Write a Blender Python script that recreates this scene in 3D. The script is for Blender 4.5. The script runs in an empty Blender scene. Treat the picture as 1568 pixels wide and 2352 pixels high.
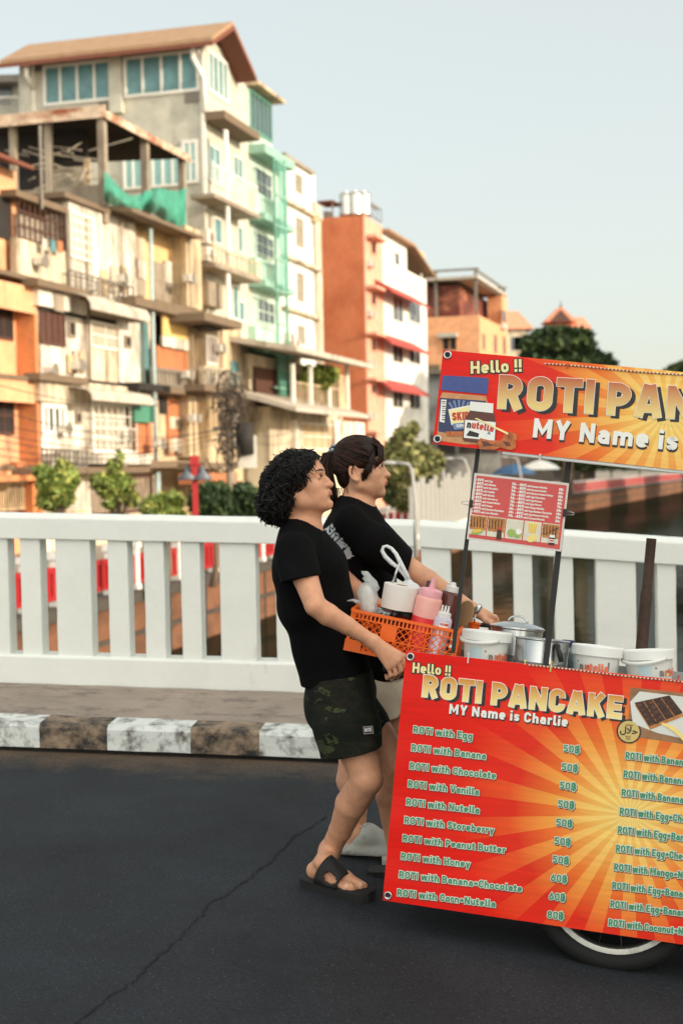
import bpy, bmesh, math, random
import numpy as np
from mathutils import Vector, Matrix, noise as mnoise
random.seed(7); RNG = np.random.default_rng(11)
SC = bpy.context.scene
COL = SC.collection
R_ = math.radians
# ------------------------------------------------------------------ camera
CW, CH, FPX = 1568.0, 2352.0, 3267.0
PITCH, ROLL = R_(1.86), R_(1.15)
CAM = Vector((0, 0, 1.55))
_f = Vector((0, math.cos(PITCH), -math.sin(PITCH)))
_r0 = Vector((1, 0, 0)); _u0 = Vector((0, math.sin(PITCH), math.cos(PITCH)))
_r = _r0 * math.cos(ROLL) - _u0 * math.sin(ROLL)
_u = _u0 * math.cos(ROLL) + _r0 * math.sin(ROLL)
cd = bpy.data.cameras.new('camera'); cam = bpy.data.objects.new('camera', cd); COL.objects.link(cam)
m = Matrix.Identity(4)
for i in range(3):
    m[i][0] = _r[i]; m[i][1] = _u[i]; m[i][2] = -_f[i]; m[i][3] = CAM[i]
cam.matrix_world = m
cd.sensor_fit = 'VERTICAL'; cd.sensor_height = 36; cd.sensor_width = 24; cd.lens = 50
cd.clip_start = .1; cd.clip_end = 3000
cd.dof.use_dof = True; cd.dof.focus_distance = 5.0; cd.dof.aperture_fstop = 3.2
SC.camera = cam
# ------------------------------------------------------------------ light
SUN_AZ = math.atan2(-.42, .91)          # direction to the sun, measured from +X towards +Y
SUN_EL = R_(16)
w = bpy.data.worlds.new('World'); SC.world = w; w.use_nodes = True
nt = w.node_tree
sky = nt.nodes.new('ShaderNodeTexSky'); sky.sky_type = 'NISHITA'; sky.sun_disc = False
sky.sun_elevation = SUN_EL; sky.sun_rotation = math.pi / 2 - SUN_AZ
sky.air_density = 1.0; sky.dust_density = 2.6; sky.ozone_density = 1.6
bgn = nt.nodes['Background']; bgn.inputs[1].default_value = .15
hz_ = nt.nodes.new('ShaderNodeMix'); hz_.data_type = 'RGBA'; hz_.inputs[0].default_value = .72      # thin evening haze evens the sky out
hz_.inputs[7].default_value = (2.54, 2.58, 2.28, 1); nt.links.new(sky.outputs[0], hz_.inputs[6]); 
tcw = nt.nodes.new('ShaderNodeTexCoord'); dp = nt.nodes.new('ShaderNodeVectorMath'); dp.operation = 'DOT_PRODUCT'          # added sky glow behind the camera, brightens the shaded railing
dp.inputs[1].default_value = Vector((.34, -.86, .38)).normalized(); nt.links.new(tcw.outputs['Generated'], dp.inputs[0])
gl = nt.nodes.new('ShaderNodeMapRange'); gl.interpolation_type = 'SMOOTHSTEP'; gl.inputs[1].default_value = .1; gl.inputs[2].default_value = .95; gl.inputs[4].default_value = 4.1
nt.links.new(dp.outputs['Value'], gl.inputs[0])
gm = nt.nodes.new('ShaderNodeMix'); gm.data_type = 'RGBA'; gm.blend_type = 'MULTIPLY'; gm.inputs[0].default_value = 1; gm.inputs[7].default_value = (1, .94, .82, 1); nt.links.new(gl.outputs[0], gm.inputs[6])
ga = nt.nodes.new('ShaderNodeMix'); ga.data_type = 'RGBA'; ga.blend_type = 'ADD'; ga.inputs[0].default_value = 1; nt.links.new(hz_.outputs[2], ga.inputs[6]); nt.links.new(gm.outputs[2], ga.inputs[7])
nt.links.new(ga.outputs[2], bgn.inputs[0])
sl = bpy.data.lights.new('sun', 'SUN'); sl.energy = 2.3; sl.angle = R_(.6); sl.color = (1, .85, .68)
so = bpy.data.objects.new('sun', sl); COL.objects.link(so)
sd = Vector((math.cos(SUN_EL) * math.cos(SUN_AZ), math.cos(SUN_EL) * math.sin(SUN_AZ), math.sin(SUN_EL)))
so.rotation_euler = sd.to_track_quat('Z', 'Y').to_euler(); so.location = (30, -20, 40)
SC.view_settings.view_transform = 'Standard'; SC.view_settings.look = 'None'
SC.view_settings.gamma = 1; SC.view_settings.use_curve_mapping = False
SC.view_settings.exposure = 1.15
SC.render.engine = 'CYCLES'
SC.cycles.max_bounces = 6; SC.cycles.transparent_max_bounces = 12; SC.cycles.use_denoising = True
# ------------------------------------------------------------------ pixel rays
def ray(u, v): return _f + _r * ((u - CW / 2) / FPX) + _u * ((CH / 2 - v) / FPX)
def P(u, v, Y):
    d = ray(u, v); return CAM + d * (Y / d.y)
def PP(u, v, o, n):                      # ray meets the plane through o with normal n
    d = ray(u, v); return CAM + d * ((o - CAM).dot(n) / d.dot(n))
V3 = lambda *a: Vector(a)
# ------------------------------------------------------------------ materials
def lin(c):
    c = c / 255.0
    return c / 12.92 if c <= .04045 else ((c + .055) / 1.055) ** 2.4
def C(r, g, b): return (lin(r), lin(g), lin(b), 1)
_M = {}
def mat(name, c, rough=.6, metal=0., var=.12, scale=6., bump=0., stain=None, stain_amt=.0, stain_scale=(2, 2, .5), spec=.5, trans=0., alpha=1., sheen=0., sss=0., coat=0.):
    if name in _M: return _M[name]
    m = bpy.data.materials.new(name); m.use_nodes = True
    t = m.node_tree; b = t.nodes['Principled BSDF']; L = t.links.new
    b.inputs['Roughness'].default_value = rough; b.inputs['Metallic'].default_value = metal
    b.inputs['Specular IOR Level'].default_value = spec
    b.inputs['Transmission Weight'].default_value = trans; b.inputs['Alpha'].default_value = alpha
    if sheen: b.inputs['Sheen Weight'].default_value = sheen
    if coat: b.inputs['Coat Weight'].default_value = coat
    if sss:
        b.inputs['Subsurface Weight'].default_value = sss; b.inputs['Subsurface Radius'].default_value = (.012, .004, .002); b.inputs['Subsurface Scale'].default_value = 1.0
    tc = t.nodes.new('ShaderNodeTexCoord')
    n = t.nodes.new('ShaderNodeTexNoise'); n.inputs['Scale'].default_value = scale; n.inputs['Detail'].default_value = 8; n.inputs['Roughness'].default_value = .65
    L(tc.outputs['Object'], n.inputs['Vector'])
    mr = t.nodes.new('ShaderNodeMapRange'); mr.inputs[1].default_value = .3; mr.inputs[2].default_value = .7
    mr.inputs[3].default_value = 1 - var; mr.inputs[4].default_value = 1 + var
    L(n.outputs[0], mr.inputs[0])
    mx = t.nodes.new('ShaderNodeMix'); mx.data_type = 'RGBA'; mx.blend_type = 'MULTIPLY'; mx.inputs[0].default_value = 1
    mx.inputs[6].default_value = c; L(mr.outputs[0], mx.inputs[7])
    out = mx.outputs[2]
    if stain is not None:
        mp = t.nodes.new('ShaderNodeMapping'); mp.inputs['Scale'].default_value = stain_scale; L(tc.outputs['Object'], mp.inputs[0])
        n2 = t.nodes.new('ShaderNodeTexNoise'); n2.inputs['Scale'].default_value = 1; n2.inputs['Detail'].default_value = 10; n2.inputs['Roughness'].default_value = .7
        L(mp.outputs[0], n2.inputs['Vector'])
        m2 = t.nodes.new('ShaderNodeMapRange'); m2.inputs[1].default_value = .62 - stain_amt * .3; m2.inputs[2].default_value = .78 - stain_amt * .2
        L(n2.outputs[0], m2.inputs[0])
        x2 = t.nodes.new('ShaderNodeMix'); x2.data_type = 'RGBA'; L(m2.outputs[0], x2.inputs[0]); L(out, x2.inputs[6]); x2.inputs[7].default_value = stain
        out = x2.outputs[2]
    L(out, b.inputs['Base Color'])
    if bump:
        bp = t.nodes.new('ShaderNodeBump'); bp.inputs['Strength'].default_value = bump; bp.inputs['Distance'].default_value = .01
        n3 = t.nodes.new('ShaderNodeTexNoise'); n3.inputs['Scale'].default_value = scale * 6; n3.inputs['Detail'].default_value = 6; L(tc.outputs['Object'], n3.inputs['Vector'])
        L(n3.outputs[0], bp.inputs['Height']); L(bp.outputs[0], b.inputs['Normal'])
    _M[name] = m; return m
# ------------------------------------------------------------------ objects
def tag(o, label=None, cat=None, group=None, kind=None):
    if label: o['label'] = label
    if cat: o['category'] = cat
    if group: o['group'] = group
    if kind: o['kind'] = kind
    return o
def empty(name, loc, label=None, cat=None, group=None, rot=None):
    o = bpy.data.objects.new(name, None); COL.objects.link(o); o.empty_display_size = .1
    mw = Matrix.Translation(loc)
    if rot is not None: mw = mw @ rot.to_4x4()
    o.matrix_world = mw; o['_mw'] = 0
    del o['_mw']
    _MW[o.name] = mw
    return tag(o, label, cat, group)
_MW = {}
def root_mw(o):
    while o.parent: o = o.parent
    return _MW.get(o.name, Matrix.Identity(4))
class MB:
    def __init__(s): s.v = []; s.f = []; s.mi = []
    def add(s, vs, fs, mi=0):
        n = len(s.v); s.v += [tuple(x) for x in vs]; s.f += [tuple(i + n for i in f) for f in fs]; s.mi += [mi] * len(fs); return s
    def box(s, o, ax, ay, az, mi=0):      # corner o and three edge vectors
        o, ax, ay, az = Vector(o), Vector(ax), Vector(ay), Vector(az)
        if ax.cross(ay).dot(az) < 0: o, ax = o + ax, -ax
        p = [o, o + ax, o + ax + ay, o + ay]; p += [q + az for q in p]
        return s.add(p, [(3, 2, 1, 0), (4, 5, 6, 7), (0, 1, 5, 4), (1, 2, 6, 5), (2, 3, 7, 6), (3, 0, 4, 7)], mi)
    def cbox(s, c, x, y, z, mi=0):        # centre and half vectors
        c, x, y, z = Vector(c), Vector(x), Vector(y), Vector(z)
        return s.box(c - x - y - z, 2 * x, 2 * y, 2 * z, mi)
    def prism(s, pts, d, mi=0):           # polygon extruded by d
        d = Vector(d); n = len(pts); a = [Vector(p) for p in pts]
        nn = Vector((0, 0, 0))
        for i in range(n): nn += a[i].cross(a[(i + 1) % n])
        if nn.dot(d) < 0: a.reverse()
        return s.add(a + [p + d for p in a], [tuple(range(n - 1, -1, -1)), tuple(range(n, 2 * n))] + [(i, (i + 1) % n, n + (i + 1) % n, n + i) for i in range(n)], mi)
    def tube(s, pts, r, k=8, cap=True, mi=0, sq=None):
        pts = [Vector(p) for p in pts]; n = len(pts)
        rr = r if isinstance(r, (list, tuple)) else [r] * n
        t = (pts[1] - pts[0]).normalized(); x = t.orthogonal().normalized()
        if sq is not None: x = (Vector(sq) - t * t.dot(Vector(sq))).normalized()
        vs = []; fs = []
        for i, p in enumerate(pts):
            t = (pts[min(i + 1, n - 1)] - pts[max(i - 1, 0)]).normalized()
            x = (x - t * x.dot(t)).normalized(); y = t.cross(x)
            for j in range(k):
                a = 2 * math.pi * (j + (.5 if k == 4 else 0)) / k
                vs.append(p + (x * math.cos(a) + y * math.sin(a)) * rr[i])
        for i in range(n - 1):
            for j in range(k):
                fs.append((i * k + j, i * k + (j + 1) % k, (i + 1) * k + (j + 1) % k, (i + 1) * k + j))
        if cap: fs += [tuple(range(k - 1, -1, -1)), tuple(range((n - 1) * k, n * k))]
        return s.add(vs, fs, mi)
    def lathe(s, o, prof, ax=(0, 0, 1), k=24, mi=0, x=None, ry=1., cap=True):   # prof: (radius, height)
        o = Vector(o); z = Vector(ax).normalized(); x = (Vector(x) - z * z.dot(Vector(x))).normalized() if x is not None else z.orthogonal().normalized(); y = z.cross(x)
        vs = []; fs = []; n = len(prof)
        for r, h in prof:
            for j in range(k):
                a = 2 * math.pi * j / k; vs.append(o + z * h + (x * math.cos(a) + y * math.sin(a) * ry) * r)
        for i in range(n - 1):
            for j in range(k): fs.append((i * k + j, i * k + (j + 1) % k, (i + 1) * k + (j + 1) % k, (i + 1) * k + j))
        if cap and prof[0][0] > 1e-6: fs.append(tuple(range(k - 1, -1, -1)))
        if cap and prof[-1][0] > 1e-6: fs.append(tuple(range((n - 1) * k, n * k)))
        return s.add(vs, fs, mi)
    def blob(s, c, r, k=8, mi=0, ax=None):
        c = Vector(c); r = Vector(r) if not isinstance(r, (int, float)) else Vector((r, r, r))
        ax = ax or Matrix.Identity(3); vs = [c + ax @ Vector((0, 0, -r.z))]; fs = []
        for i in range(1, k):
            th = math.pi * i / k
            for j in range(2 * k):
                ph = math.pi * j / k
                vs.append(c + ax @ Vector((r.x * math.sin(th) * math.cos(ph), r.y * math.sin(th) * math.sin(ph), -r.z * math.cos(th))))
        vs.append(c + ax @ Vector((0, 0, r.z))); n = 2 * k
        for j in range(n): fs.append((0, 1 + (j + 1) % n, 1 + j))
        for i in range(k - 2):
            for j in range(n): fs.append((1 + i * n + j, 1 + i * n + (j + 1) % n, 1 + (i + 1) * n + (j + 1) % n, 1 + (i + 1) * n + j))
        b = 1 + (k - 2) * n
        for j in range(n): fs.append((b + j, b + (j + 1) % n, len(vs) - 1))
        return s.add(vs, fs, mi)
    def build(s, name, mats, parent=None, smooth=False, bevel=0., label=None, cat=None, group=None, kind=None, angle=None):
        if not isinstance(mats, (list, tuple)): mats = [mats]
        me = bpy.data.meshes.new(name)
        inv = root_mw(parent).inverted() if parent is not None else None
        vs = [tuple(inv @ Vector(p)) for p in s.v] if inv is not None else s.v
        org = None
        if parent is None and kind != 'structure' and len(vs):
            a = np.array(vs); org = Vector(((a[:, 0].min() + a[:, 0].max()) / 2, (a[:, 1].min() + a[:, 1].max()) / 2, a[:, 2].min()))
            vs = [tuple(Vector(p) - org) for p in vs]
        me.from_pydata(vs, [], s.f)
        for x in mats: me.materials.append(x)
        if any(s.mi): me.polygons.foreach_set('material_index', s.mi)
        if smooth: me.polygons.foreach_set('use_smooth', [True] * len(me.polygons))
        me.update()
        if angle and smooth: me.set_sharp_from_angle(angle=R_(angle))
        o = bpy.data.objects.new(name, me); COL.objects.link(o)
        if parent is not None: o.parent = parent
        if org is not None: o.location = org; _MW[o.name] = Matrix.Translation(org)
        if bevel:
            b = o.modifiers.new('edge', 'BEVEL'); b.width = bevel; b.segments = 2; b.limit_method = 'ANGLE'
        return tag(o, label, cat, group, kind)
def text_mesh(body, size, bold=0., sx=1., align='LEFT', res=3):
    cu = bpy.data.curves.new('lettering', 'FONT'); cu.body = body; cu.size = size; cu.offset = bold; cu.align_x = align; cu.resolution_u = res
    cu.fill_mode = 'FRONT'
    o = bpy.data.objects.new('lettering', cu); COL.objects.link(o)
    dg = bpy.context.evaluated_depsgraph_get(); ev = o.evaluated_get(dg); me = bpy.data.meshes.new_from_object(ev)
    vs = [(v.co.x * sx, v.co.y) for v in me.vertices]; fs = [tuple(p.vertices) for p in me.polygons]
    bpy.data.objects.remove(o); bpy.data.meshes.remove(me); bpy.data.curves.remove(cu)
    return vs, fs
# ================================================================== bridge and canal
BE = R_(6.4)
E_ = V3(math.cos(BE), -math.sin(BE), 0); N_ = V3(math.sin(BE), math.cos(BE), 0); Z_ = V3(0, 0, 1)
_hs = np.arange(-40, 40.01, .05)
_sl = np.interp(_hs, [-40, -14, -12, -6, -5, -.9, -.3, 5, 9, 40], [.0, .05, .05, -.01, -.035, -.035, -.13, -.11, -.0, .0])
_hz = np.cumsum(_sl) * .05; _hz -= np.interp(-.58, _hs, _hz)
def hz(s): return float(np.interp(s, _hs, _hz))
def S(s, t, z=0.): return E_ * s + N_ * t + Z_ * (hz(s) + z)
def st(p): return p.dot(E_), p.dot(N_)
def strip(t0, z0, t1, z1, s0=-30, s1=30, ds=.25):
    mb = MB(); n = int((s1 - s0) / ds)
    a = [S(s0 + i * ds, t0, z0) for i in range(n + 1)]; b = [S(s0 + i * ds, t1, z1) for i in range(n + 1)]
    return mb.add(a + b, [(i, i + 1, n + 2 + i, n + 1 + i) for i in range(n)])
KT, RT = 7.23, 8.45
# road
def asphalt():
    m = mat('asphalt', C(31, 35, 40), .85, var=.42, scale=1.3, bump=.0, spec=.3)
    t = m.node_tree; b = t.nodes['Principled BSDF']; L = t.links.new
    tc = t.nodes.new('ShaderNodeTexCoord')
    src = b.inputs['Base Color'].links[0].from_socket
    n = t.nodes.new('ShaderNodeTexNoise'); n.inputs['Scale'].default_value = 95; n.inputs['Detail'].default_value = 4; n.inputs['Roughness'].default_value = .8; L(tc.outputs['Object'], n.inputs['Vector'])
    mr = t.nodes.new('ShaderNodeMapRange'); mr.inputs[1].default_value = .3; mr.inputs[2].default_value = .75; mr.inputs[3].default_value = .25; mr.inputs[4].default_value = 2.1; L(n.outputs[0], mr.inputs[0])
    x = t.nodes.new('ShaderNodeMix'); x.data_type = 'RGBA'; x.blend_type = 'MULTIPLY'; x.inputs[0].default_value = 1; L(src, x.inputs[6]); L(mr.outputs[0], x.inputs[7])
    v = t.nodes.new('ShaderNodeTexVoronoi'); v.inputs['Scale'].default_value = 55; L(tc.outputs['Object'], v.inputs['Vector'])
    lt = t.nodes.new('ShaderNodeMath'); lt.operation = 'LESS_THAN'; lt.inputs[1].default_value = .08; L(v.outputs['Distance'], lt.inputs[0])
    x2 = t.nodes.new('ShaderNodeMix'); x2.data_type = 'RGBA'; L(lt.outputs[0], x2.inputs[0]); L(x.outputs[2], x2.inputs[6]); x2.inputs[7].default_value = C(120, 116, 108); 
    L(x2.outputs[2], b.inputs['Base Color'])
    dt = t.nodes.new('ShaderNodeVectorMath'); dt.operation = 'DOT_PRODUCT'; dt.inputs[1].default_value = N_; L(tc.outputs['Object'], dt.inputs[0])
    n4 = t.nodes.new('ShaderNodeTexNoise'); n4.inputs['Scale'].default_value = 5; n4.inputs['Detail'].default_value = 9; n4.inputs['Roughness'].default_value = .75; L(tc.outputs['Object'], n4.inputs['Vector'])
    ad = t.nodes.new('ShaderNodeMath'); ad.operation = 'MULTIPLY_ADD'; ad.inputs[1].default_value = 1.1; L(n4.outputs[0], ad.inputs[0]); L(dt.outputs['Value'], ad.inputs[2])
    dm = t.nodes.new('ShaderNodeMapRange'); dm.inputs[1].default_value = KT + .10; dm.inputs[2].default_value = KT + .55; L(ad.outputs[0], dm.inputs[0])
    x3 = t.nodes.new('ShaderNodeMix'); x3.data_type = 'RGBA'; L(dm.outputs[0], x3.inputs[0]); L(x2.outputs[2], x3.inputs[6])
    dc = t.nodes.new('ShaderNodeMix'); dc.data_type = 'RGBA'; dc.blend_type = 'MULTIPLY'; dc.inputs[0].default_value = 1; dc.inputs[6].default_value = C(82, 68, 54); L(mr.outputs[0], dc.inputs[7]); L(dc.outputs[2], x3.inputs[7])
    L(x3.outputs[2], b.inputs['Base Color'])
    bp = t.nodes.new('ShaderNodeBump'); bp.inputs['Strength'].default_value = .6; bp.inputs['Distance'].default_value = .004; L(n.outputs[0], bp.inputs['Height']); L(bp.outputs[0], b.inputs['Normal'])
    return m
strip(-9, 0, KT + .02, 0).build('road', asphalt(), kind='structure')
# crack across the asphalt
def GP(u, v):                            # pixel to the road surface
    z = 0.
    for _ in range(6):
        d = ray(u, v); p = CAM + d * ((z - CAM.z) / d.z); z = hz(st(p)[0])
    return p
ck = [(748, 1878), (725, 1893), (704, 1908), (672, 1924), (655, 1946), (634, 1964), (618, 1984), (593, 2000), (566, 2024), (540, 2041), (510, 2062), (478, 2081), (462, 2106), (440, 2124), (418, 2150), (396, 2171), (365, 2196), (340, 2218), (318, 2246), (286, 2270), (250, 2291), (222, 2316), (196, 2336), (168, 2356), (140, 2380)]
pts = []
for (u0, v0), (u1, v1) in zip(ck, ck[1:]):
    for k in range(6):
        f = k / 6; pts.append(GP(u0 + (u1 - u0) * f + random.uniform(-3, 3), v0 + (v1 - v0) * f + random.uniform(-3, 3)))
a = []; b = []
for i, p in enumerate(pts):
    d = (pts[min(i + 1, len(pts) - 1)] - pts[max(i - 1, 0)]).normalized(); q = Z_.cross(d) * random.uniform(.0015, .0052)
    a.append(p + q + Z_ * .004); b.append(p - q + Z_ * .004)
n = len(pts)
MB().add(a + b, [(i, i + 1, n + i + 1, n + i) for i in range(n - 1)]).build('road_crack', mat('crack', C(14, 14, 14), 1, var=.3), kind='structure')
# kerb, painted white and black by turns
kw = mat('kerb_white', C(205, 208, 204), .8, var=.1, scale=5, bump=.5, stain=C(62, 54, 46), stain_amt=.5, stain_scale=(12, 12, 12))
kb = mat('kerb_black', C(44, 42, 40), .85, var=.35, scale=6, bump=.7, stain=C(150, 128, 106), stain_amt=.72, stain_scale=(9, 9, 12))
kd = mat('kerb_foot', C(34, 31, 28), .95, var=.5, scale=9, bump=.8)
kp = S(0, KT, 0); edges = [st(PP(u, 1690, kp, N_))[0] for u in (90, 245, 436, 595, 790)]
ss = [edges[0] - .42 * k for k in range(12, 0, -1)] + edges + [edges[-1] + .42 * k for k in range(1, 20)]
mb = MB()
for i in range(len(ss) - 1):
    s0, s1 = ss[i], ss[i + 1]; mi = (i + 1) % 2 if i >= 0 else 0
    prof = [(KT, .022), (KT + .012, .128), (KT + .035, .15), (KT + .21, .158)]
    k = 6; vs = []
    for j in range(k + 1):
        s = s0 + (s1 - s0) * j / k
        for q, (t, z) in enumerate(prof):
            w_ = mnoise.noise(V3(s * 6, t * 9, z * 9)) * .004
            vs.append(S(s + (mnoise.noise(V3(i, z * 30, t * 9)) * .012 if j in (0, k) and 0 < 1 else 0), t + w_, z + w_ * .6))
    fs = [(j * 4 + q, (j + 1) * 4 + q, (j + 1) * 4 + q + 1, j * 4 + q + 1) for j in range(k) for q in range(3)]
    mb.add(vs, fs, mi)
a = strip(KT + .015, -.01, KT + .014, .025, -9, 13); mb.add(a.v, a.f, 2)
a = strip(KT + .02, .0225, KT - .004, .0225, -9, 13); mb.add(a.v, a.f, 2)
mb.build('kerb', [kw, kb, kd], kind='structure')
strip(KT + .205, .154, RT + .35, .162, -9, 13).build('sidewalk', mat('sidewalk', C(146, 132, 120), .9, var=.22, scale=2.2, bump=.6, stain=C(92, 82, 74), stain_amt=.35, stain_scale=(6, 6, 6)), kind='structure')
mb = MB(); a = strip(RT + .35, .162, RT + .36, -1.0, -9, 13); mb.add(a.v, a.f); a = strip(RT + .36, -1.0, -9, -1.0, -9, 13); mb.add(a.v, a.f)
mb.build('bridge_deck', mat('deck', C(150, 146, 138), .9), kind='structure')
pts = [S(-6 + i * .04, RT - .017 + .006 * mnoise.noise(V3(i * .21, 3, 1)), .164) for i in range(240)]; a = []; b = []
for i, p in enumerate(pts): w_ = max(.0006, .006 * mnoise.noise(V3(i * .17, 9, 4)) + .003); a.append(p); b.append(p - N_ * w_)
n = len(pts); MB().add(a + b, [(i, i + 1, n + i + 1, n + i) for i in range(n - 1)]).build('sidewalk_joint', _M['crack'], kind='structure')
# railings: two cast panels, white paint
wp = mat('white_paint', C(226, 228, 222), .62, var=.04, scale=3, bump=.25, stain=C(190, 186, 174), stain_amt=.08, stain_scale=(3, 3, 1.2))
def ts(u, v=1400): return st(PP(u, v, N_ * RT, N_))[0]
def railing(name, u0, u1, tl, tr, posts, label):
    pl, pr = PP(tl[0], tl[1], N_ * RT, N_), PP(tr[0], tr[1], N_ * RT, N_)
    k = (pr.z - pl.z) / (st(pr)[0] - st(pl)[0]); sA, sB = ts(u0), ts(u1)
    top = lambda s: pl.z + k * (s - st(pl)[0])
    HT = 1.075
    def pt(s, t, h): return E_ * s + N_ * (RT + t) + Z_ * (top(s) - HT + h)
    root = empty(name, pt((sA + sB) / 2, .1, 0), label, 'railing')
    def beam(h0, h1, t0, t1, ch, nm):
        n = 40; mb = MB(); prof = [(t0, h0), (t0, h1 - ch), (t0 + ch, h1), (t1 - ch, h1), (t1, h1 - ch), (t1, h0)]
        vs = [pt(sA + (sB - sA) * i / n, t + .003 * mnoise.noise(V3(i, t * 40, h)), h + .003 * mnoise.noise(V3(i * .7, h * 40, 5))) for i in range(n + 1) for t, h in prof]
        m_ = len(prof); fs = [(i * m_ + j, (i + 1) * m_ + j, (i + 1) * m_ + (j + 1) % m_, i * m_ + (j + 1) % m_) for i in range(n) for j in range(m_)]
        fs += [tuple(range(m_)), tuple(range(n * m_ + m_ - 1, n * m_ - 1, -1))]
        mb.add(vs, fs).build(nm, wp, root, bevel=.006)
    beam(.918, HT, -.012, .19, .028, 'top_rail'); beam(-.03, .205, -.014, .2, .012, 'bottom_beam')
    for a_, b_ in posts:
        s0, s1 = ts(a_), ts(b_); mb = MB()
        n = 8; vs = []
        for i in range(n + 1):
            h = .2 + .722 * i / n; j = lambda q: .0025 * mnoise.noise(V3(a_ * .3 + q * 7, i * .8, q))
            for q, (s, t) in enumerate(((s0, .012), (s1, .012), (s1, .15), (s0, .15))): vs.append(pt(s + j(q), t + j(q + 3), h))
        fs = [(i * 4 + q, i * 4 + (q + 1) % 4, (i + 1) * 4 + (q + 1) % 4, (i + 1) * 4 + q) for i in range(n) for q in range(4)] + [(3, 2, 1, 0), (n * 4, n * 4 + 1, n * 4 + 2, n * 4 + 3)]
        mb.add(vs, fs).build('post', wp, root, bevel=.008)
    return root
P1 = [(a - 376 * k, b - 376 * k) for k in (4, 3, 2, 1) for a, b in ((-246, -165), (-118, -72), (-34, 20), (48, 94))] + [(-246, -165), (-118, -72), (-34, 20), (48, 94), (129, 209), (249, 295), (332, 378), (416, 461), (505, 588), (633, 680), (722, 768), (808, 852), (884, 951)]
railing('bridge_railing', -1760, 952, (0, 1178), (950, 1195.5), P1, 'long white painted concrete railing behind the two people, left of the gap')
P2 = [(968, 1036), (1085, 1131), (1179, 1223), (1274, 1317), (1369, 1461), (1509, 1553), (1604, 1648), (1699, 1790)]
railing('bridge_railing', 966, 1790, (966, 1196), (1568, 1237), P2, 'white painted concrete railing sloping down behind the food cart, right of the gap')
# ------------------------------------------------------------------ canal street
FD = V3(.262, .965, 0).normalized(); FN = V3(FD.y, -FD.x, 0); F0 = V3(-6.5, 28, -1.3)
def K(s, o, z): return F0 + FD * s + FN * o + Z_ * z      # along the canal, towards the water, up from the street
GZ = -1.3
_d2 = (Matrix.Rotation(R_(-5.2), 3, 'Z') @ FD)
mb = MB(); mb.add([K(95, .35, 0), K(95, 0, 0) + _d2 * 270 + V3(_d2.y, -_d2.x, 0) * .35, K(330, .35, 0)], [(0, 1, 2)]); mb.add([K(-60, .35, 0), K(330, .35, 0), K(330, -700, 0), K(-60, -700, 0)], [(0, 1, 2, 3)])
mb.build('street', mat('street', C(140, 130, 116), .9, var=.2, scale=.6), kind='structure')
mb = MB(); mb.add([K(-60, 17, .2), K(-60, 900, .2), K(330, 900, .2), K(330, 42, .2), K(95, 18, .2)], [(0, 1, 2, 3, 4)]); mb.add([K(-60, 17, .2), K(95, 18, .2), K(95, 18, -3), K(-60, 17, -3)], [(0, 1, 2, 3)]); mb.add([K(95, 18, .2), K(330, 42, .2), K(330, 42, -3), K(95, 18, -3)], [(0, 1, 2, 3)])
mb.add([K(330, -700, .0), K(330, 1200, .0), K(1500, 1200, 0), K(1500, -700, .0)], [(0, 1, 2, 3)]); mb.add([K(330, -3, .0), K(330, 43, .0), K(330, 43, -3), K(330, -3, -3)], [(0, 1, 2, 3)])
mb.build('ground', mat('far_ground', C(110, 104, 88), .95), kind='structure')
wm = bpy.data.materials.new('canal_water'); wm.use_nodes = True; t = wm.node_tree; L = t.links.new; t.nodes.remove(t.nodes['Principled BSDF'])
df = t.nodes.new('ShaderNodeBsdfDiffuse'); df.inputs[0].default_value = C(26, 30, 20); gl_ = t.nodes.new('ShaderNodeBsdfGlossy'); gl_.inputs['Roughness'].default_value = .05; ms = t.nodes.new('ShaderNodeMixShader'); ms.inputs[0].default_value = .14
tc = t.nodes.new('ShaderNodeTexCoord'); n1 = t.nodes.new('ShaderNodeTexNoise'); n1.inputs['Scale'].default_value = .9; n1.inputs['Detail'].default_value = 4
L(tc.outputs['Object'], n1.inputs['Vector']); bp = t.nodes.new('ShaderNodeBump'); bp.inputs['Strength'].default_value = .3; bp.inputs['Distance'].default_value = .05; L(n1.outputs[0], bp.inputs['Height']); L(bp.outputs[0], gl_.inputs['Normal'])
L(df.outputs[0], ms.inputs[1]); L(gl_.outputs[0], ms.inputs[2]); L(ms.outputs[0], t.nodes['Material Output'].inputs[0])
MB().add([K(-60, -1, -1.65), K(331, -1, -1.65), K(331, 43, -1.65), K(-60, 43, -1.65)], [(3, 2, 1, 0)]).build('water', wm, kind='structure')
wall = mat('canal_wall', C(120, 80, 54), .85, var=.22, scale=.5, stain=C(70, 48, 32), stain_amt=.5, stain_scale=(.5, .5, 1.2), bump=.5)
ledge = mat('ledge', C(74, 68, 60), .9, var=.3, scale=2, stain=C(40, 38, 34), stain_amt=.5, stain_scale=(2, 2, 2))
mb = MB(); mb.box(K(-60, -.4, -3.2), FD * 155, FN * .62, Z_ * 2.98)
for k in range(-20, 38): mb.box(K(k * 2.5, .2, -3.1), FD * .12, FN * .05, Z_ * 2.86, 1)
mb.box(K(-60, .2, -1.02), FD * 155, FN * .1, Z_ * .1, 1); mb.box(K(-60, -.45, -.22), FD * 155, FN * .85, Z_ * .23, 1)
root = empty('canal_wall', K(50, 0, -3.2), 'brown stained retaining wall dropping from the red and white fence into the canal', 'wall')
FD2 = (Matrix.Rotation(R_(-5.2), 3, 'Z') @ FD); FN2 = V3(FD2.y, -FD2.x, 0)       # the canal bends a little to the right further on
def K2(s, o, z): return K(95, 0, 0) + FD2 * s + FN2 * o + Z_ * z
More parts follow.
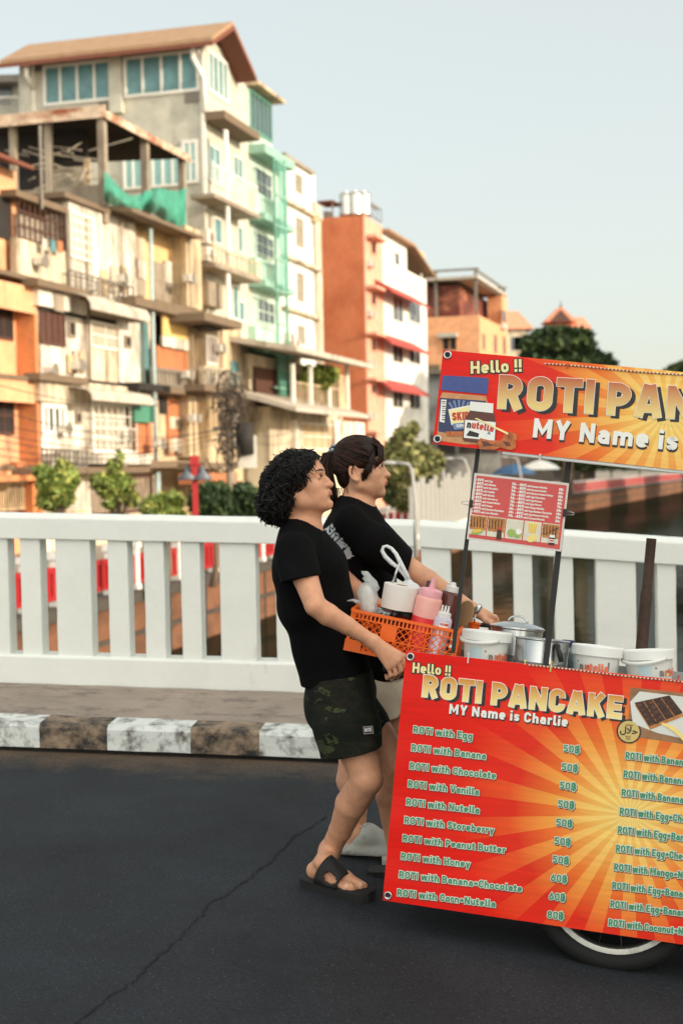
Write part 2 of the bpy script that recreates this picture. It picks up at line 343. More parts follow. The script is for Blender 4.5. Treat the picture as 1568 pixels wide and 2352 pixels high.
mb.box(K2(0, -.4, -3.2), FD2 * 270, FN2 * .6, Z_ * 2.98); mb.box(K2(0, -.45, -.22), FD2 * 270, FN2 * .85, Z_ * .23, 1); mb.box(K2(0, .19, -1.02), FD2 * 270, FN2 * .1, Z_ * .1, 1)
mb.build('wall_face', [wall, ledge], root)
# red and white fence along the canal
fw = mat('fence_white', C(225, 222, 214), .6, var=.06); fr = mat('fence_red', C(150, 22, 24), .55, var=.1)
root = empty('canal_fence', K(40, -.1, 0), 'low red and white concrete fence along the edge of the canal', 'fence')
step = 1.36
for k in range(-6, 69):
    c = k * step + .55
    mb = MB(); mb.box(K(c, -.16, 0), FD * .2, FN * .2, Z_ * 1.0); mb.box(K(c - .04, -.2, 1.0), FD * .28, FN * .28, Z_ * .13); mb.box(K(c + .01, -.15, .96), FD * .18, FN * .18, Z_ * .05); mb.box(K(c - .03, -.19, 0.002), FD * .26, FN * .26, Z_ * .12)
    mb.build('post', fw, root)
    mb = MB(); mb.box(K(c + .2, -.11, .72), FD * (step - .2), FN * .1, Z_ * .12); mb.box(K(c + .2, -.11, .14), FD * (step - .2), FN * .1, Z_ * .1)
    for q in range(4): mb.box(K(c + .2 + (step - .36) * q / 3, -.1, .24), FD * .16, FN * .08, Z_ * .48)
    mb.box(K(c + .2, -.085, .24), FD * (step - .2), FN * .03, Z_ * .48)
    mb.build('panel', fr, root)
mb = MB()
for k in range(0, 180):
    c = k * step + .1; mb.box(K2(c, -.16, 0), FD2 * .24, FN2 * .2, Z_ * 1.1); mb.box(K2(c + .24, -.1, .1), FD2 * (step - .24), FN2 * .16, Z_ * .8, 1)
tag(mb.build('fence_run', [fw, fr], root), kind='stuff')
# unseen building added at the right to keep the evening sun off the bridge
root = empty('shade_building', (21, -6, -.5), 'unseen building added right of the bridge, blocking the sun from the road', 'building')
mb = MB().box((15, -19, -2), (14, 0, 0), (0, 24, 0), (0, 0, 10.5)); mb.build('wall', mat('shade_building_wall', C(206, 196, 178), .9, var=.1, scale=.5), root)
MB().box((14.5, -19.5, 8.5), (15, 0, 0), (0, 25, 0), (0, 0, .4)).build('roof', mat('roof_slab', C(140, 132, 120), .9), root)
for fl in range(2):
    for q in range(6): MB().box((14.96, -17.5 + q * 3.8, 3 + fl * 3.1), (.05, 0, 0), (0, 1.8, 0), (0, 0, 1.5)).build('window', mat('dark_glass', C(40, 48, 52), .1), root)
# ================================================================== houses along the canal street
FO = V3(-11.37, 47, 0); BD = V3(.2785, .9604, 0).normalized(); BN = V3(BD.y, -BD.x, 0)
def fp(u, v, o=0):
    p = PP(u, v, FO + BN * o, BN) - FO; return p.dot(BD), p.z
def pw(u, v, s):
    p = PP(u, v, FO + BD * s, BD) - FO; return p.dot(BN), p.z
def B(s, o, z): return FO + BD * s + BN * o + Z_ * z
def rect(u0, v0, u1, v1, o=0):
    um, vm = (u0 + u1) / 2, (v0 + v1) / 2
    s0, s1 = fp(u0, vm, o)[0], fp(u1, vm, o)[0]
    return s0, s1, fp(um, v1, o)[1], fp(um, v0, o)[1]
def prect(u0, v0, u1, v1, s):
    um, vm = (u0 + u1) / 2, (v0 + v1) / 2
    return pw(u0, vm, s)[0], pw(u1, vm, s)[0], pw(um, v1, s)[1], pw(um, v0, s)[1]
def fbox(mb, s0, s1, o0, o1, z0, z1, mi=0): return mb.box(B(s0, o0, z0), BD * (s1 - s0), BN * (o1 - o0), Z_ * (z1 - z0), mi)
SOOT = C(112, 96, 78)
def wallm(name, c, amt=.3, sc=(.9, .9, .35)): return mat(name, c, .9, var=.16, scale=1.7, stain=SOOT, stain_amt=amt, stain_scale=sc)
m_cream = wallm('w_cream', C(210, 195, 168), .6, (1.6, 1.6, .3)); m_white = wallm('w_white', C(222, 214, 198), .6, (1.6, 1.6, .3)); m_beige = wallm('w_beige', C(202, 178, 142), .58, (1.6, 1.6, .3))
m_oran = wallm('w_orange', C(218, 160, 118), .3); m_orand = wallm('w_orange_deep', C(208, 132, 82), .3); m_grey = wallm('w_grey', C(186, 182, 166), .1)
m_mint = wallm('w_mint', C(182, 200, 186), .3); m_peach = wallm('w_peach', C(222, 160, 116), .1); m_terra = mat('w_terra', C(200, 116, 76), .85, var=.1, scale=.7, stain=C(172, 88, 50), stain_amt=.6, stain_scale=(.35, .35, .25))
m_pink = wallm('w_pink', C(220, 158, 132), .1); m_yel = wallm('w_yellow', C(214, 180, 128), .4); m_conc = wallm('concrete', C(150, 138, 120), .5); m_slab = wallm('slab', C(112, 94, 74), .5)
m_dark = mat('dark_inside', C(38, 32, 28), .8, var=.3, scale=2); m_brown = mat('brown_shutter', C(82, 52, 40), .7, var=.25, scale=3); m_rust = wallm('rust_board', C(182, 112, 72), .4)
m_teal = mat('teal_curtain', C(86, 130, 132), .35, var=.25, scale=2, spec=.7); m_tealp = mat('teal_pale', C(150, 188, 184), .5, var=.15); m_frame = mat('window_white', C(226, 222, 210), .6, var=.06)
m_green = mat('green_steel', C(84, 142, 124), .6, var=.15); m_net = mat('green_net', C(52, 140, 116), .85, var=.3, scale=2, alpha=.86); m_glass = mat('grey_glass', C(70, 76, 80), .2, var=.3, scale=1.5, spec=.8)
m_roof = mat('roof_tile', C(158, 126, 96), .85, var=.15, scale=2, bump=.3); m_fascia = mat('fascia', C(112, 62, 42), .7, var=.12); m_awn = mat('awning_red', C(168, 70, 62), .8, var=.15); m_tin = wallm('tin', C(182, 172, 156), .3)
m_pipe = mat('pipe_blue', C(168, 186, 184), .6); m_ac = mat('ac_white', C(204, 198, 184), .6); m_salmon = mat('thai_tile', C(214, 144, 112), .8, var=.12, scale=2); m_shut = wallm('beige_shutter', C(190, 166, 130), .3)
m_metal = mat('steel_dark', C(120, 112, 100), .6, var=.2); m_lace = mat('lattice', C(176, 164, 144), .8, var=.3, scale=6)
class House:
    def __init__(s, label, u, v, o=0, cat='building', name='row_house'):
        q = fp(u, v, o); s.root = empty(name, B(q[0], o, GZ), label, cat)
    def box(s, nm, m, r, o0=0., o1=.3, o=None, parent=None):
        q = rect(*r, o=(max(o0, o1) if o is None else o)); mb = MB(); fbox(mb, q[0], q[1], o0, o1, q[2], q[3]); return mb.build(nm, m, parent or s.root)
    def pbox(s, nm, m, r, s0, th=.06):
        q = prect(*r, s0); mb = MB(); fbox(mb, s0 - th, s0 + .02, q[0], q[1], q[2], q[3]); return mb.build(nm, m, s.root)
    def window(s, r, m=None, o=0., n=2, h=1, fm=None, th=.07, fw=.09):
        a, b, c, d = rect(*r, o=o); return s._win(lambda mb, x0, x1, q0, q1, z0, z1: fbox(mb, x0, x1, o + q0, o + q1, z0, z1), a, b, c, d, m, n, h, fm, th, fw)
    def pwindow(s, r, s0, m=None, n=2, h=1, fm=None, th=.07, fw=.09):
        a, b, c, d = prect(*r, s0); return s._win(lambda mb, x0, x1, q0, q1, z0, z1: fbox(mb, s0 - q1, s0 - q0, x0, x1, z0, z1), a, b, c, d, m, n, h, fm, th, fw)
    def _win(s, bx, a, b, c, d, m, n, h, fm, th, fw):
        mb = MB(); bx(mb, a, a + fw, .0, th, c, d); bx(mb, b - fw, b, 0, th, c, d); bx(mb, a + fw, b - fw, 0, th, c, c + fw); bx(mb, a + fw, b - fw, 0, th, d - fw, d)
        for k in range(1, n): x = a + (b - a) * k / n; bx(mb, x - fw * .4, x + fw * .4, 0, th * .9, c + fw, d - fw)
        for k in range(1, h): z = c + (d - c) * k / h; bx(mb, a + fw, b - fw, .003, th * .85, z - fw * .35, z + fw * .35)
        f = mb.build('window', fm or m_frame, s.root); mb = MB(); bx(mb, a + fw * .5, b - fw * .5, .004, th * .4, c + fw * .5, d - fw * .5); mb.build('pane', m or m_glass, f); return f
    def ac(s, u, v, w=14, h=20, o=.02):
        a, b, c, d = rect(u - w / 2, v - h / 2, u + w / 2, v + h / 2, o=o + .35); mb = MB(); fbox(mb, a, b, o, o + .35, c, d); q = mb.build('air_conditioner', m_ac, s.root, bevel=.02)
        mb = MB(); cc = B((a + b) / 2, o + .352, (c + d) / 2); mb.lathe(cc, [(.26, 0), (.26, .015), (.2, .02), (0.04, .02)], ax=BN, k=14); mb.build('fan_grille', m_metal, q)
    def bars(s, nm, m, r, n, o0, w=.04, rail=True, h=0):
        a, b, c, d = rect(*r, o=o0); mb = MB()
        for k in range(n + 1): x = a + (b - a) * k / n; fbox(mb, x - w / 2, x + w / 2, o0, o0 + w, c, d)
        if rail: fbox(mb, a, b, o0 + .003, o0 + w + .02, d - w, d + w * .5); fbox(mb, a, b, o0 + .003, o0 + w + .02, c, c + w)
        for k in range(1, h): z = c + (d - c) * k / h; fbox(mb, a, b, o0 + .004, o0 + w * .8, z - w * .4, z + w * .4)
        return mb.build(nm, m, s.root)
# --- orange corner house
A = House('orange house with recessed balconies and a rust brown eave at the left frame edge', 10, 1000)
def full(h, u0, u1, vt, m, dep=9., o=0., nm='wall', um=None):
    s0, s1 = fp(u0, vt, o)[0], fp(u1, vt, o)[0]; z = fp(um if um is not None else (u0 + u1) / 2, vt, o)[1]; mb = MB(); fbox(mb, s0, s1, o - dep, o, GZ, z); return mb.build(nm, m, h.root)
full(A, -260, 86, 644, m_oran, o=-.75); q = fp(84, 650); sA = fp(-260, 650)[0]; sB = q[0]
for (v0, v1) in ((640, 688), (872, 914), (1074, 1094)):
    A.box('balcony_band', m_oran, (-260, v0 - 18 if v0 < 1000 else v0, 84, v1), -.12, .0, o=0)
for vv in (633, 866, 1072):
    z = fp(50, vv)[1]; mb = MB(); fbox(mb, sA, sB + .1, -.76, .06, z - .12, z + .04); mb.build('balcony_slab', m_slab, A.root)
z = fp(62, 640)[1]; mb = MB(); fbox(mb, sB - .18, sB, -.76, -.003, GZ, z); mb.build('partition', m_orand, A.root)
for r in ((-40, 676, 27, 778), (-40, 908, 30, 998)): A.window(r, m_dark, o=-.75, n=3, h=2, fm=m_brown)
a_, b_ = fp(-260, 500, -.4)[0], fp(40, 500, -.4)[0]; mb = MB(); fbox(mb, a_, b_, -9, -.4, fp(20, 640, -.4)[1], fp(38, 395, -.4)[1]); mb.build('upper_wall', m_oran, A.root)
A.box('upper_window', m_dark, (-30, 446, 20, 545), -.42, -.36, o=-.4); A.box('window_frame', m_brown, (20, 440, 24, 548), -.42, -.33, o=-.4)
z0 = fp(30, 372, .3)[1]; sE = fp(70, 380, .3)[0]; mb = MB(); mb.prism([B(a_, -3, z0 + 1.0), B(a_, .45, z0 - .05), B(a_, .45, z0 + .08), B(a_, -3, z0 + 1.15)], BD * (sE - a_)); mb.build('eave', m_fascia, A.root)
A.bars('grille', m_shut, (-200, 1110, 84, 1178), 46, -.5, .08); A.box('awning', m_orand, (-200, 1094, 84, 1108), -.4, .8)
A.box('porch_column', m_orand, (76, 1108, 88, 1190), -.4, -.1); A.box('flower_pot', m_rust, (40, 1060, 62, 1073), -.1, .15)
# --- weathered white house
Bh = House('weathered white house with a caged brown top balcony and a brown shuttered window', 120, 1000)
full(Bh, 87, 201, 655, m_white); a_, b_ = fp(40, 560)[0], fp(154, 560)[0]
mb = MB(); fbox(mb, a_, b_, -9, -.8, fp(90, 655)[1], fp(100, 470)[1]); mb.build('upper_wall', m_conc, Bh.root)
Bh.box('parapet', m_cream, (40, 562, 154, 645), -.2, .05); Bh.bars('balcony_cage', m_brown, (42, 470, 148, 562), 9, -.1, .06, h=3); Bh.box('cage_screen', m_lace, (42, 500, 100, 562), -.3, -.2); Bh.box('cage_roof', m_slab, (38, 455, 155, 470), -1.2, .2)
Bh.box('floor_slab', m_slab, (88, 652, 200, 668), -.1, .55); Bh.box('fascia_band', m_white, (90, 668, 200, 712), 0, .22); Bh.box('stain_board', m_conc, (126, 672, 148, 715), .2, .26)
Bh.window((90, 700, 147, 793), m_brown, n=4, fm=m_brown); Bh.box('shutter_box', m_dark, (92, 712, 200, 722), 0, .1)
Bh.box('floor_slab', m_slab, (92, 862, 203, 878), -.1, .5); Bh.box('fascia_band', m_cream, (92, 880, 203, 925), 0, .22); Bh.ac(128, 850, 16, 14)
f = Bh.window((94, 925, 150, 1003), m_glass, n=4, fw=.2); Bh.box('lower_slab', m_slab, (94, 1075, 200, 1088), -.1, 1.1); Bh.bars('grille', m_shut, (96, 1092, 196, 1180), 16, -.1, .1); Bh.ac(178, 1048, 26, 26); Bh.ac(130, 1050, 20, 20)
# --- white house with curved awnings
Ch = House('cream house with two curved white awnings and a white latticed window', 270, 1000)
full(Ch, 202, 345, 690, m_cream); a_, b_ = fp(155, 560)[0], fp(306, 560)[0]
mb = MB(); fbox(mb, a_, b_, -9, .1, fp(230, 698)[1], fp(230, 478)[1]); mb.build('upper_wall', m_white, Ch.root)
Ch.window((160, 492, 212, 597), m_lace, o=.1, n=4, h=5); Ch.box('roof_edge', m_slab, (150, 470, 308, 482), -1, .3); Ch.box('floor_slab', m_slab, (200, 690, 310, 700), -.1, .5)
def awning(h, u0, v0, u1, v1):
    a, b, c, d = rect(u0, v0, u1, v1, o=1.1); mb = MB(); n = 8
    prof = [(0, d), (.6, d - .02), (1.0, d - (d - c) * .25), (1.15, d - (d - c) * .6), (1.18, c)]
    vs = []
    for e in (a, b): vs += [B(e, o, z) for o, z in prof] + [B(e, o - .04, z - .03) for o, z in reversed(prof)]
    m_ = 10; mb.add(vs, [tuple(range(m_)), tuple(range(2 * m_ - 1, m_ - 1, -1))] + [(i, m_ + i, m_ + (i + 1) % m_, (i + 1) % m_) for i in range(m_)])
    mb.add([B(b, 0, d), B(b, .6, d - .02), B(b, 1.0, d - (d - c) * .25), B(b, 1.15, d - (d - c) * .6), B(b, 1.18, c), B(b, 0, c)], [(0, 1, 2, 3, 4, 5)])
    mb.build('awning', m_tin, h.root)
awning(Ch, 206, 686, 342, 724); awning(Ch, 208, 893, 350, 924)
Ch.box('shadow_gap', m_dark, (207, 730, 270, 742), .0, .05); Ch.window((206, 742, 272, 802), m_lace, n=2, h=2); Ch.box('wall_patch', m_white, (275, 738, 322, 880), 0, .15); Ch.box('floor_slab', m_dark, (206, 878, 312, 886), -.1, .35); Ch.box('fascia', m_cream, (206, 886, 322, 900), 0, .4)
Ch.window((212, 928, 308, 1040), m_lace, n=3, h=3, fw=.13); Ch.bars('window_grille', m_frame, (212, 928, 312, 1040), 7, .35, .05, h=4); Ch.box('planter_box', m_white, (228, 1044, 347, 1066), 0, 1.2); Ch.bars('grille', m_brown, (205, 1092, 344, 1180), 22, -.1, .12); Ch.box('lower_slab', m_slab, (202, 1072, 345, 1086), -.1, 1.0)
# --- beige patched house
Dh = House('patched beige house with blue drainpipe and orange boarded balconies', 390, 1000)
full(Dh, 346, 432, 700, m_beige); a_, b_ = fp(306, 600)[0], fp(460, 600)[0]
mb = MB(); fbox(mb, a_, b_, -9, -.25, fp(380, 706)[1], fp(380, 505)[1]); mb.build('upper_wall', m_yel, Dh.root)
mb = MB(); e = fp(428, 600, .6)[0]; fbox(mb, e, fp(462, 600, .6)[0], -.4, .6, fp(440, 706, .6)[1], fp(440, 522, .6)[1]); mb.build('side_bay', m_beige, Dh.root)
q = rect(298, 498, 462, 524, o=1.1); mb = MB(); mb.prism([B(q[0], -9.2, q[3] + .9), B(q[0], 1.2, q[2] + .1), B(q[0], 1.2, q[2] + .25), B(q[0], -9.2, q[3] + 1.05)], BD * (q[1] - q[0])); mb.build('roof', m_slab, Dh.root)
Dh.box('board', m_cream, (309, 545, 334, 596), -.25, -.1); Dh.box('board', m_brown, (303, 593, 318, 645), -.25, -.15); Dh.box('board', m_white, (318, 597, 335, 640), -.25, -.12); Dh.box('board', m_conc, (304, 640, 335, 678), -.25, -.1); Dh.box('board', m_conc, (354, 604, 383, 645), -.25, -.1); Dh.box('board', m_white, (381, 600, 398, 660), -.25, -.08); Dh.box('board', m_conc, (356, 645, 403, 695), -.25, -.12); Dh.box('board', m_cream, (398, 590, 424, 698), -.25, -.14); Dh.box('window', m_dark, (399, 570, 417, 584), -.25, -.16)
s_ = fp(351, 780, .7)[0]; mb = MB(); mb.tube([B(s_, .72, fp(351, 528, .7)[1]), B(s_, .72, fp(351, 1062, .7)[1])], .08); mb.build('drainpipe', m_pipe, Dh.root, smooth=True)
Dh.box('balcony_slab', m_slab, (312, 692, 410, 712), -.1, 1.); Dh.box('balcony_slab', m_slab, (360, 702, 472, 724), -.1, .9)
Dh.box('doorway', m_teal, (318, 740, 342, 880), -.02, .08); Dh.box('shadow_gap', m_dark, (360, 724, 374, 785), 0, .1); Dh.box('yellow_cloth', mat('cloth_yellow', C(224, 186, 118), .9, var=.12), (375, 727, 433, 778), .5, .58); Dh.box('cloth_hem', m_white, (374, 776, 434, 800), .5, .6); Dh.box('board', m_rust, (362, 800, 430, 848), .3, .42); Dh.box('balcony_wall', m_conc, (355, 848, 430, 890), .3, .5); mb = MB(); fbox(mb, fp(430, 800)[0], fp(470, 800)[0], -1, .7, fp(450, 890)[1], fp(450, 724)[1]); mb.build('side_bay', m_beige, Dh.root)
Dh.box('balcony_slab', m_dark, (320, 882, 392, 898), -.1, .9); Dh.box('balcony_slab', m_slab, (375, 890, 476, 906), -.1, .9); Dh.box('green_board', mat('green_board', C(70, 128, 104), .7), (310, 924, 352, 970), .45, .55); Dh.box('board', m_rust, (312, 970, 350, 1042), .2, .32); Dh.box('door', m_rust, (386, 916, 432, 1045), 0, .1); Dh.box('doorway', m_dark, (370, 910, 385, 950), 0, .1); Dh.box('board', m_beige, (432, 905, 472, 1050), 0, .55); Dh.box('board', m_cream, (392, 958, 414, 985), .1, .16)
Dh.box('lower_slab', m_slab, (345, 1058, 478, 1074), -.1, 1.0); Dh.bars('grille', m_shut, (348, 1080, 430, 1180), 14, -.1, .1); s_ = fp(362, 1120, .3)[0]; MB().tube([B(s_, .3, GZ), B(s_, .3, 1.5)], .13).build('drainpipe', m_pipe, Dh.root, smooth=True)
# --- beige end house
Eh = House('beige house with brown tin canopy and slim shuttered window, behind the utility pole', 510, 1000, o=1.0)
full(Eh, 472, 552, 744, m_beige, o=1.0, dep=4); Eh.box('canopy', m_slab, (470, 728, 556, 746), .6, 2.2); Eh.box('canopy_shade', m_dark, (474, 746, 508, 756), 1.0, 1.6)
Eh.window((473, 770, 497, 838), m_brown, o=1.0, n=3); Eh.box('wall_bay', m_cream, (472, 845, 526, 890), 1.0, 1.3); Eh.box('balcony_slab', m_slab, (470, 888, 555, 902), .9, 1.8); Eh.bars('shutters', m_shut, (477, 905, 530, 1010), 9, 1.0, .16); Eh.box('door', m_teal, (533, 830, 548, 890), 1.0, 1.08); Eh.box('lower_slab', m_slab, (470, 1062, 560, 1076), .9, 2.2); Eh.box('shop_awning', m_rust, (482, 1085, 545, 1110), 1.0, 2.4); Eh.bars('grille', m_brown, (474, 1110, 552, 1180), 12, 1.02, .1); Eh.ac(540, 1020, 16, 24, o=1.0)
for h_, pts_ in ((Bh, ((105, 600), (190, 840), (160, 985))), (Ch, ((290, 640), (225, 660), (300, 1000))), (Dh, ((445, 640), (440, 860), (455, 960), (375, 1020))), (Eh, ((515, 800), (540, 960), (490, 870)))):
    for u, v in pts_: h_.ac(u, v, 15, 17, o=.75 if h_ is Dh else (1.05 if h_ is Eh else .12))
for h_, u, v0, v1, o in ((Bh, 196, 500, 1070, .1), (Bh, 152, 480, 650, .12), (Ch, 276, 500, 690, .2), (Ch, 325, 740, 1040, .2), (Dh, 432, 540, 1050, .75), (Eh, 506, 760, 1060, 1.1), (Eh, 548, 760, 1060, 1.1)):
    s = fp(u, v0, o)[0]; MB().tube([B(s, o + .05, fp(u, v0, o)[1]), B(s, o + .05, fp(u, v1, o)[1])], .05, k=6).build('waste_pipe', m_conc, h_.root, smooth=True)
for h_, r, o in ((Bh, (155, 735, 172, 775), .02), (Ch, (285, 770, 300, 800), .16), (Dh, (448, 740, 460, 765), .72), (Eh, (512, 930, 526, 965), 1.02), (Bh, (172, 945, 186, 975), .02)): h_.window(r, m_dark, o=o, n=1, fm=m_conc)
for h_, u0, u1, v0, v1, n, o in ((Ch, 232, 300, 610, 686, 3, .12), (Dh, 310, 345, 905, 922, 2, .3), (Dh, 388, 428, 1000, 1046, 4, .25), (Bh, 156, 196, 800, 858, 3, .05), (Eh, 532, 552, 905, 1000, 2, 1.05)):
    for k in range(n):                    # odd boards, screens and cloths fixed to the fronts
        a = u0 + (u1 - u0) * k / n + 2; b = a + (u1 - u0) / n * RNG.uniform(.6, .95); t = v0 + RNG.uniform(0, .3) * (v1 - v0); h_.box('screen_board', [m_conc, m_lace, m_white, m_shut, m_beige][(k * 3 + n) % 5], (a, t, b, v1 - RNG.uniform(0, .2) * (v1 - v0)), o, o + .07)
for k, (u, v) in enumerate(((100, 575), (118, 578), (134, 580), (395, 735), (408, 738))):
    (Bh if k < 3 else Dh).box('hung_cloth', [m_white, m_teal, m_rust, m_cream, m_teal][k], (u, v - 26, u + 11, v), .3, .34)
Ch.bars('balcony_rail', m_metal, (160, 640, 305, 682), 12, .35, .05, h=2); Dh.bars('balcony_rail', m_metal, (362, 850, 430, 888), 8, .8, .05); Eh.bars('balcony_rail', m_metal, (474, 852, 552, 888), 9, 1.6, .05, h=2); Bh.bars('balcony_rail', m_metal, (96, 1032, 198, 1074), 10, .9, .05, h=2)
# --- rooftop pavilion on the row: rusty shed roof on posts with a green net
Pv = House('rooftop shed with a rusty corrugated roof, bare posts and a draped green net', 240, 500, cat='rooftop shed', name='rooftop_shed')
s1, z1 = fp(245, 264, .3); s2, _ = fp(425, 350, .3); oB = pw(-70, 275, s1)[0]
m_rr = mat('roof_rust', C(150, 128, 104), .9, var=.3, scale=1, stain=C(142, 78, 44), stain_amt=.6, stain_scale=(1.5, 1.5, 1))
mb = MB(); n = 40; top = []
for i in range(n + 1):
    s = s1 - .3 + (s2 - s1 + .5) * i / n; wv = .06 * (i % 2); top += [B(s, .4, z1 + wv), B(s, oB, z1 + .25 + wv)]
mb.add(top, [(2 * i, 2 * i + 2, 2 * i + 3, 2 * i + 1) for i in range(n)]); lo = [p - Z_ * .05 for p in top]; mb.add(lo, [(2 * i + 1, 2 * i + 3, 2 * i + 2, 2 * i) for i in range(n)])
mb.mi = [0] * n + [1] * n; mb.build('roof_sheet', [m_rr, mat('shaded_ceiling', C(40, 34, 30), .9, var=.3, scale=1)], Pv.root)  # underside coloured dark to stand in for the deep shadow beneath the roof
m_er = mat('edge_rust', C(206, 184, 158), .9, var=.3, scale=1.5, stain=C(140, 74, 42), stain_amt=.7, stain_scale=(1, 1, 2))
mb = MB(); fbox(mb, s1 - .3, s2 + .2, .4, .46, z1 - .22, z1 + .08); fbox(mb, s1 - .36, s1 - .3, oB, .4, z1 - .16, z1 + .3); mb.build('roof_edge', m_er, Pv.root)
for u, vb in ((240, 480), (337, 500), (421, 510)):
    s = fp(u, 380, .2)[0]; mb = MB(); fbox(mb, s - .15, s + .15, .0, .28, fp(u, vb)[1] - .6, z1 - .02); mb.build('post', m_conc, Pv.root)
for u in (30, 110):
    o = pw(u, 400, s1)[0]; mb = MB(); fbox(mb, s1, s1 + .25, o - .13, o + .13, pw(u, 480, s1)[1] - .5, z1); mb.build('post', m_conc, Pv.root)
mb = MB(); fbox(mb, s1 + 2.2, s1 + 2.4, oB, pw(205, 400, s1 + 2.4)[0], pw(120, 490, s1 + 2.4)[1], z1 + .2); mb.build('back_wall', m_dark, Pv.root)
Pv.pbox('lattice_screen', m_lace, (112, 385, 205, 440), s1 + 1.2); Pv.pbox('low_wall', m_conc, (60, 432, 245, 500), s1 + .3, .15); Pv.pbox('shelf_boards', m_shut, (195, 365, 208, 440), s1 + 1)
mbj = MB()
for k in range(26):
    u, v = random.uniform(45, 215), random.uniform(345, 430); o, z = pw(u, v, s1 + .8); d = BD * random.uniform(-.4, .4) + Z_ * random.uniform(-.5, .5) + BN * random.uniform(-2, 2)
    mbj.tube([B(s1 + .8, o, z), B(s1 + .8, o, z) + d], .03, k=5)
mbj.build('stacked_bamboo', m_lace, Pv.root)
s, z = fp(97, 480, .3); MB().tube([B(s, .3, z), B(s, .3, fp(95, 290, .3)[1])], .06, k=6).build('aerial_mast', m_metal, Pv.root)
vs = []; n, m_ = 28, 12
for i in range(n + 1):
    f = i / n; u = 240 + 188 * f; vt = 392 + 40 * math.sin(f * math.pi) * (.6 + .5 * math.sin(f * 7)) + 50 * f * (1 - f) + 38 * f; vb = 460 + 62 * f + 8 * math.sin(f * 9)
    for j in range(m_ + 1):
        g = j / m_; o = .45 + .5 * math.sin(g * math.pi) * (.6 + .4 * math.sin(f * 11)) + .12 * math.sin(f * 40 + g * 4); s, z = fp(u, vt + (vb - vt) * g, o); vs.append(B(s, o, z))
MB().add(vs, [(i * (m_ + 1) + j, (i + 1) * (m_ + 1) + j, (i + 1) * (m_ + 1) + j + 1, i * (m_ + 1) + j + 1) for i in range(n) for j in range(m_)]).build('net', m_net, Pv.root, smooth=True)
# --- tall grey house with the gable roof
G = House('tall grey house with a brown gabled roof and long rows of teal curtained windows', 500, 1000)
sG = fp(466, 300)[0]; sG1 = fp(571, 300)[0]; zE = fp(487, 94, 1.0)[1] + .3; zR = fp(535, 49, 1.)[1]; sM = fp(535, 49, 1.)[0]
mb = MB(); fbox(mb, sG, sG1, -9.3, 0, GZ, zE - .5); mb.prism([B(sG, 0, zE - .5), B(sG1, 0, zE - .5), B(sM, 0, zR - .5)], BN * -9.3); mb.build('wall', m_grey, G.root)
gA, gB, gR = fp(487, 94, 1.0), fp(587, 177, 1.0), fp(535, 49, 1.0)
for (sa, za), dx in ((gA, -.03), (gB, .03)):
    mb = MB(); mb.prism([B(sa, 1.0, za), B(gR[0], 1.0, gR[1] - .18), B(gR[0], 1.0, gR[1]), B(sa, 1.0, za + .18)], BN * -10.6); r_ = mb.build('roof', m_roof, G.root)
    mb = MB(); mb.prism([B(sa + dx, 1.05, za - .2), B(gR[0], 1.05, gR[1] - .4), B(gR[0], 1.05, gR[1] - .183), B(sa + dx, 1.05, za - .003)], BN * -10.7); mb.build('soffit', m_fascia, r_)
for r, n in (((101, 143, 258, 238), 4), ((286, 122, 459, 218), 4)): G.pwindow(r, sG, m_teal, n=n, th=.1, fw=.14)
G.pwindow((284, 345, 420, 432), sG, m_tealp, n=6, th=.1, fw=.12); G.pwindow((420, 322, 456, 422), sG, m_tealp, n=2, h=2, th=.1, fw=.14)
G.pbox('corner_trim', m_frame, (464, 120, 472, 480), sG, .1); G.pbox('downpipe', m_frame, (76, 150, 82, 270), sG, .12); G.pbox('pilaster', m_grey, (256, 130, 284, 262), sG, .3); G.pbox('pilaster', m_grey, (52, 150, 76, 270), sG, .25); G.pbox('vent_panel', m_metal, (425, 205, 458, 236), sG, .05); G.pbox('vent_panel', m_metal, (228, 228, 258, 256), sG, .05)
mb = MB(); o0, z0 = pw(448, 100, sG - .5); mb.tube([B(sG - .8, o0, z0), B(sG - .8, o0, z0 - .7), B(sG - .15, o0 + .25, z0 - 1.5), B(sG - .15, o0 + .25, z0 - 3)], .12, k=7); mb.build('gutter_spout', m_frame, G.root, smooth=True); mb = MB(); o0, z0 = pw(68, 148, sG - .5); mb.tube([B(sG - .8, o0, z0 + .2), B(sG - .8, o0, z0 - .6), B(sG - .15, o0, z0 - 1)], .12, k=7); mb.build('gutter_spout', m_frame, G.root, smooth=True)
G.window((476, 128, 522, 224), m_teal, n=4, fw=.16); G.box('attic_vent', m_dark, (497, 85, 508, 106), 0, .04)
for (vs_, us) in (((336, 420), (478, 505)), ((348, 418), (515, 527)), ((360, 425), (534, 556))): G.window((us[0], vs_[0], us[1], vs_[1]), m_teal, n=2)
G.box('canopy', m_slab, (488, 282, 570, 300), 0, 1.1, o=.5)
def balcony(h, u0, u1, v0, v1, m, n, out=1.1, slab=m_conc, w=.05, pm=None):
    a, b, c, d = rect(u0, v0, u1, v1, o=out); mb = MB(); fbox(mb, a, b, 0, out + .05, c - .18, c); sl_ = mb.build('balcony', slab, h.root)
    mb = MB(); fbox(mb, a, b, out - w, out, d - .07, d); fbox(mb, a, a + .08, out - w + .003, out - .003, c, d + .12); fbox(mb, b - .08, b, out - w + .003, out - .003, c, d + .12); fbox(mb, a, b, out - w + .002, out - .002, c + .06, c + .1)
    for k in range(1, n): x = a + (b - a) * k / n; fbox(mb, x - w * .8, x + w * .8, out - w + .004, out - .004, c, d - .03)
    mb.build('balustrade', pm or m_frame, sl_)
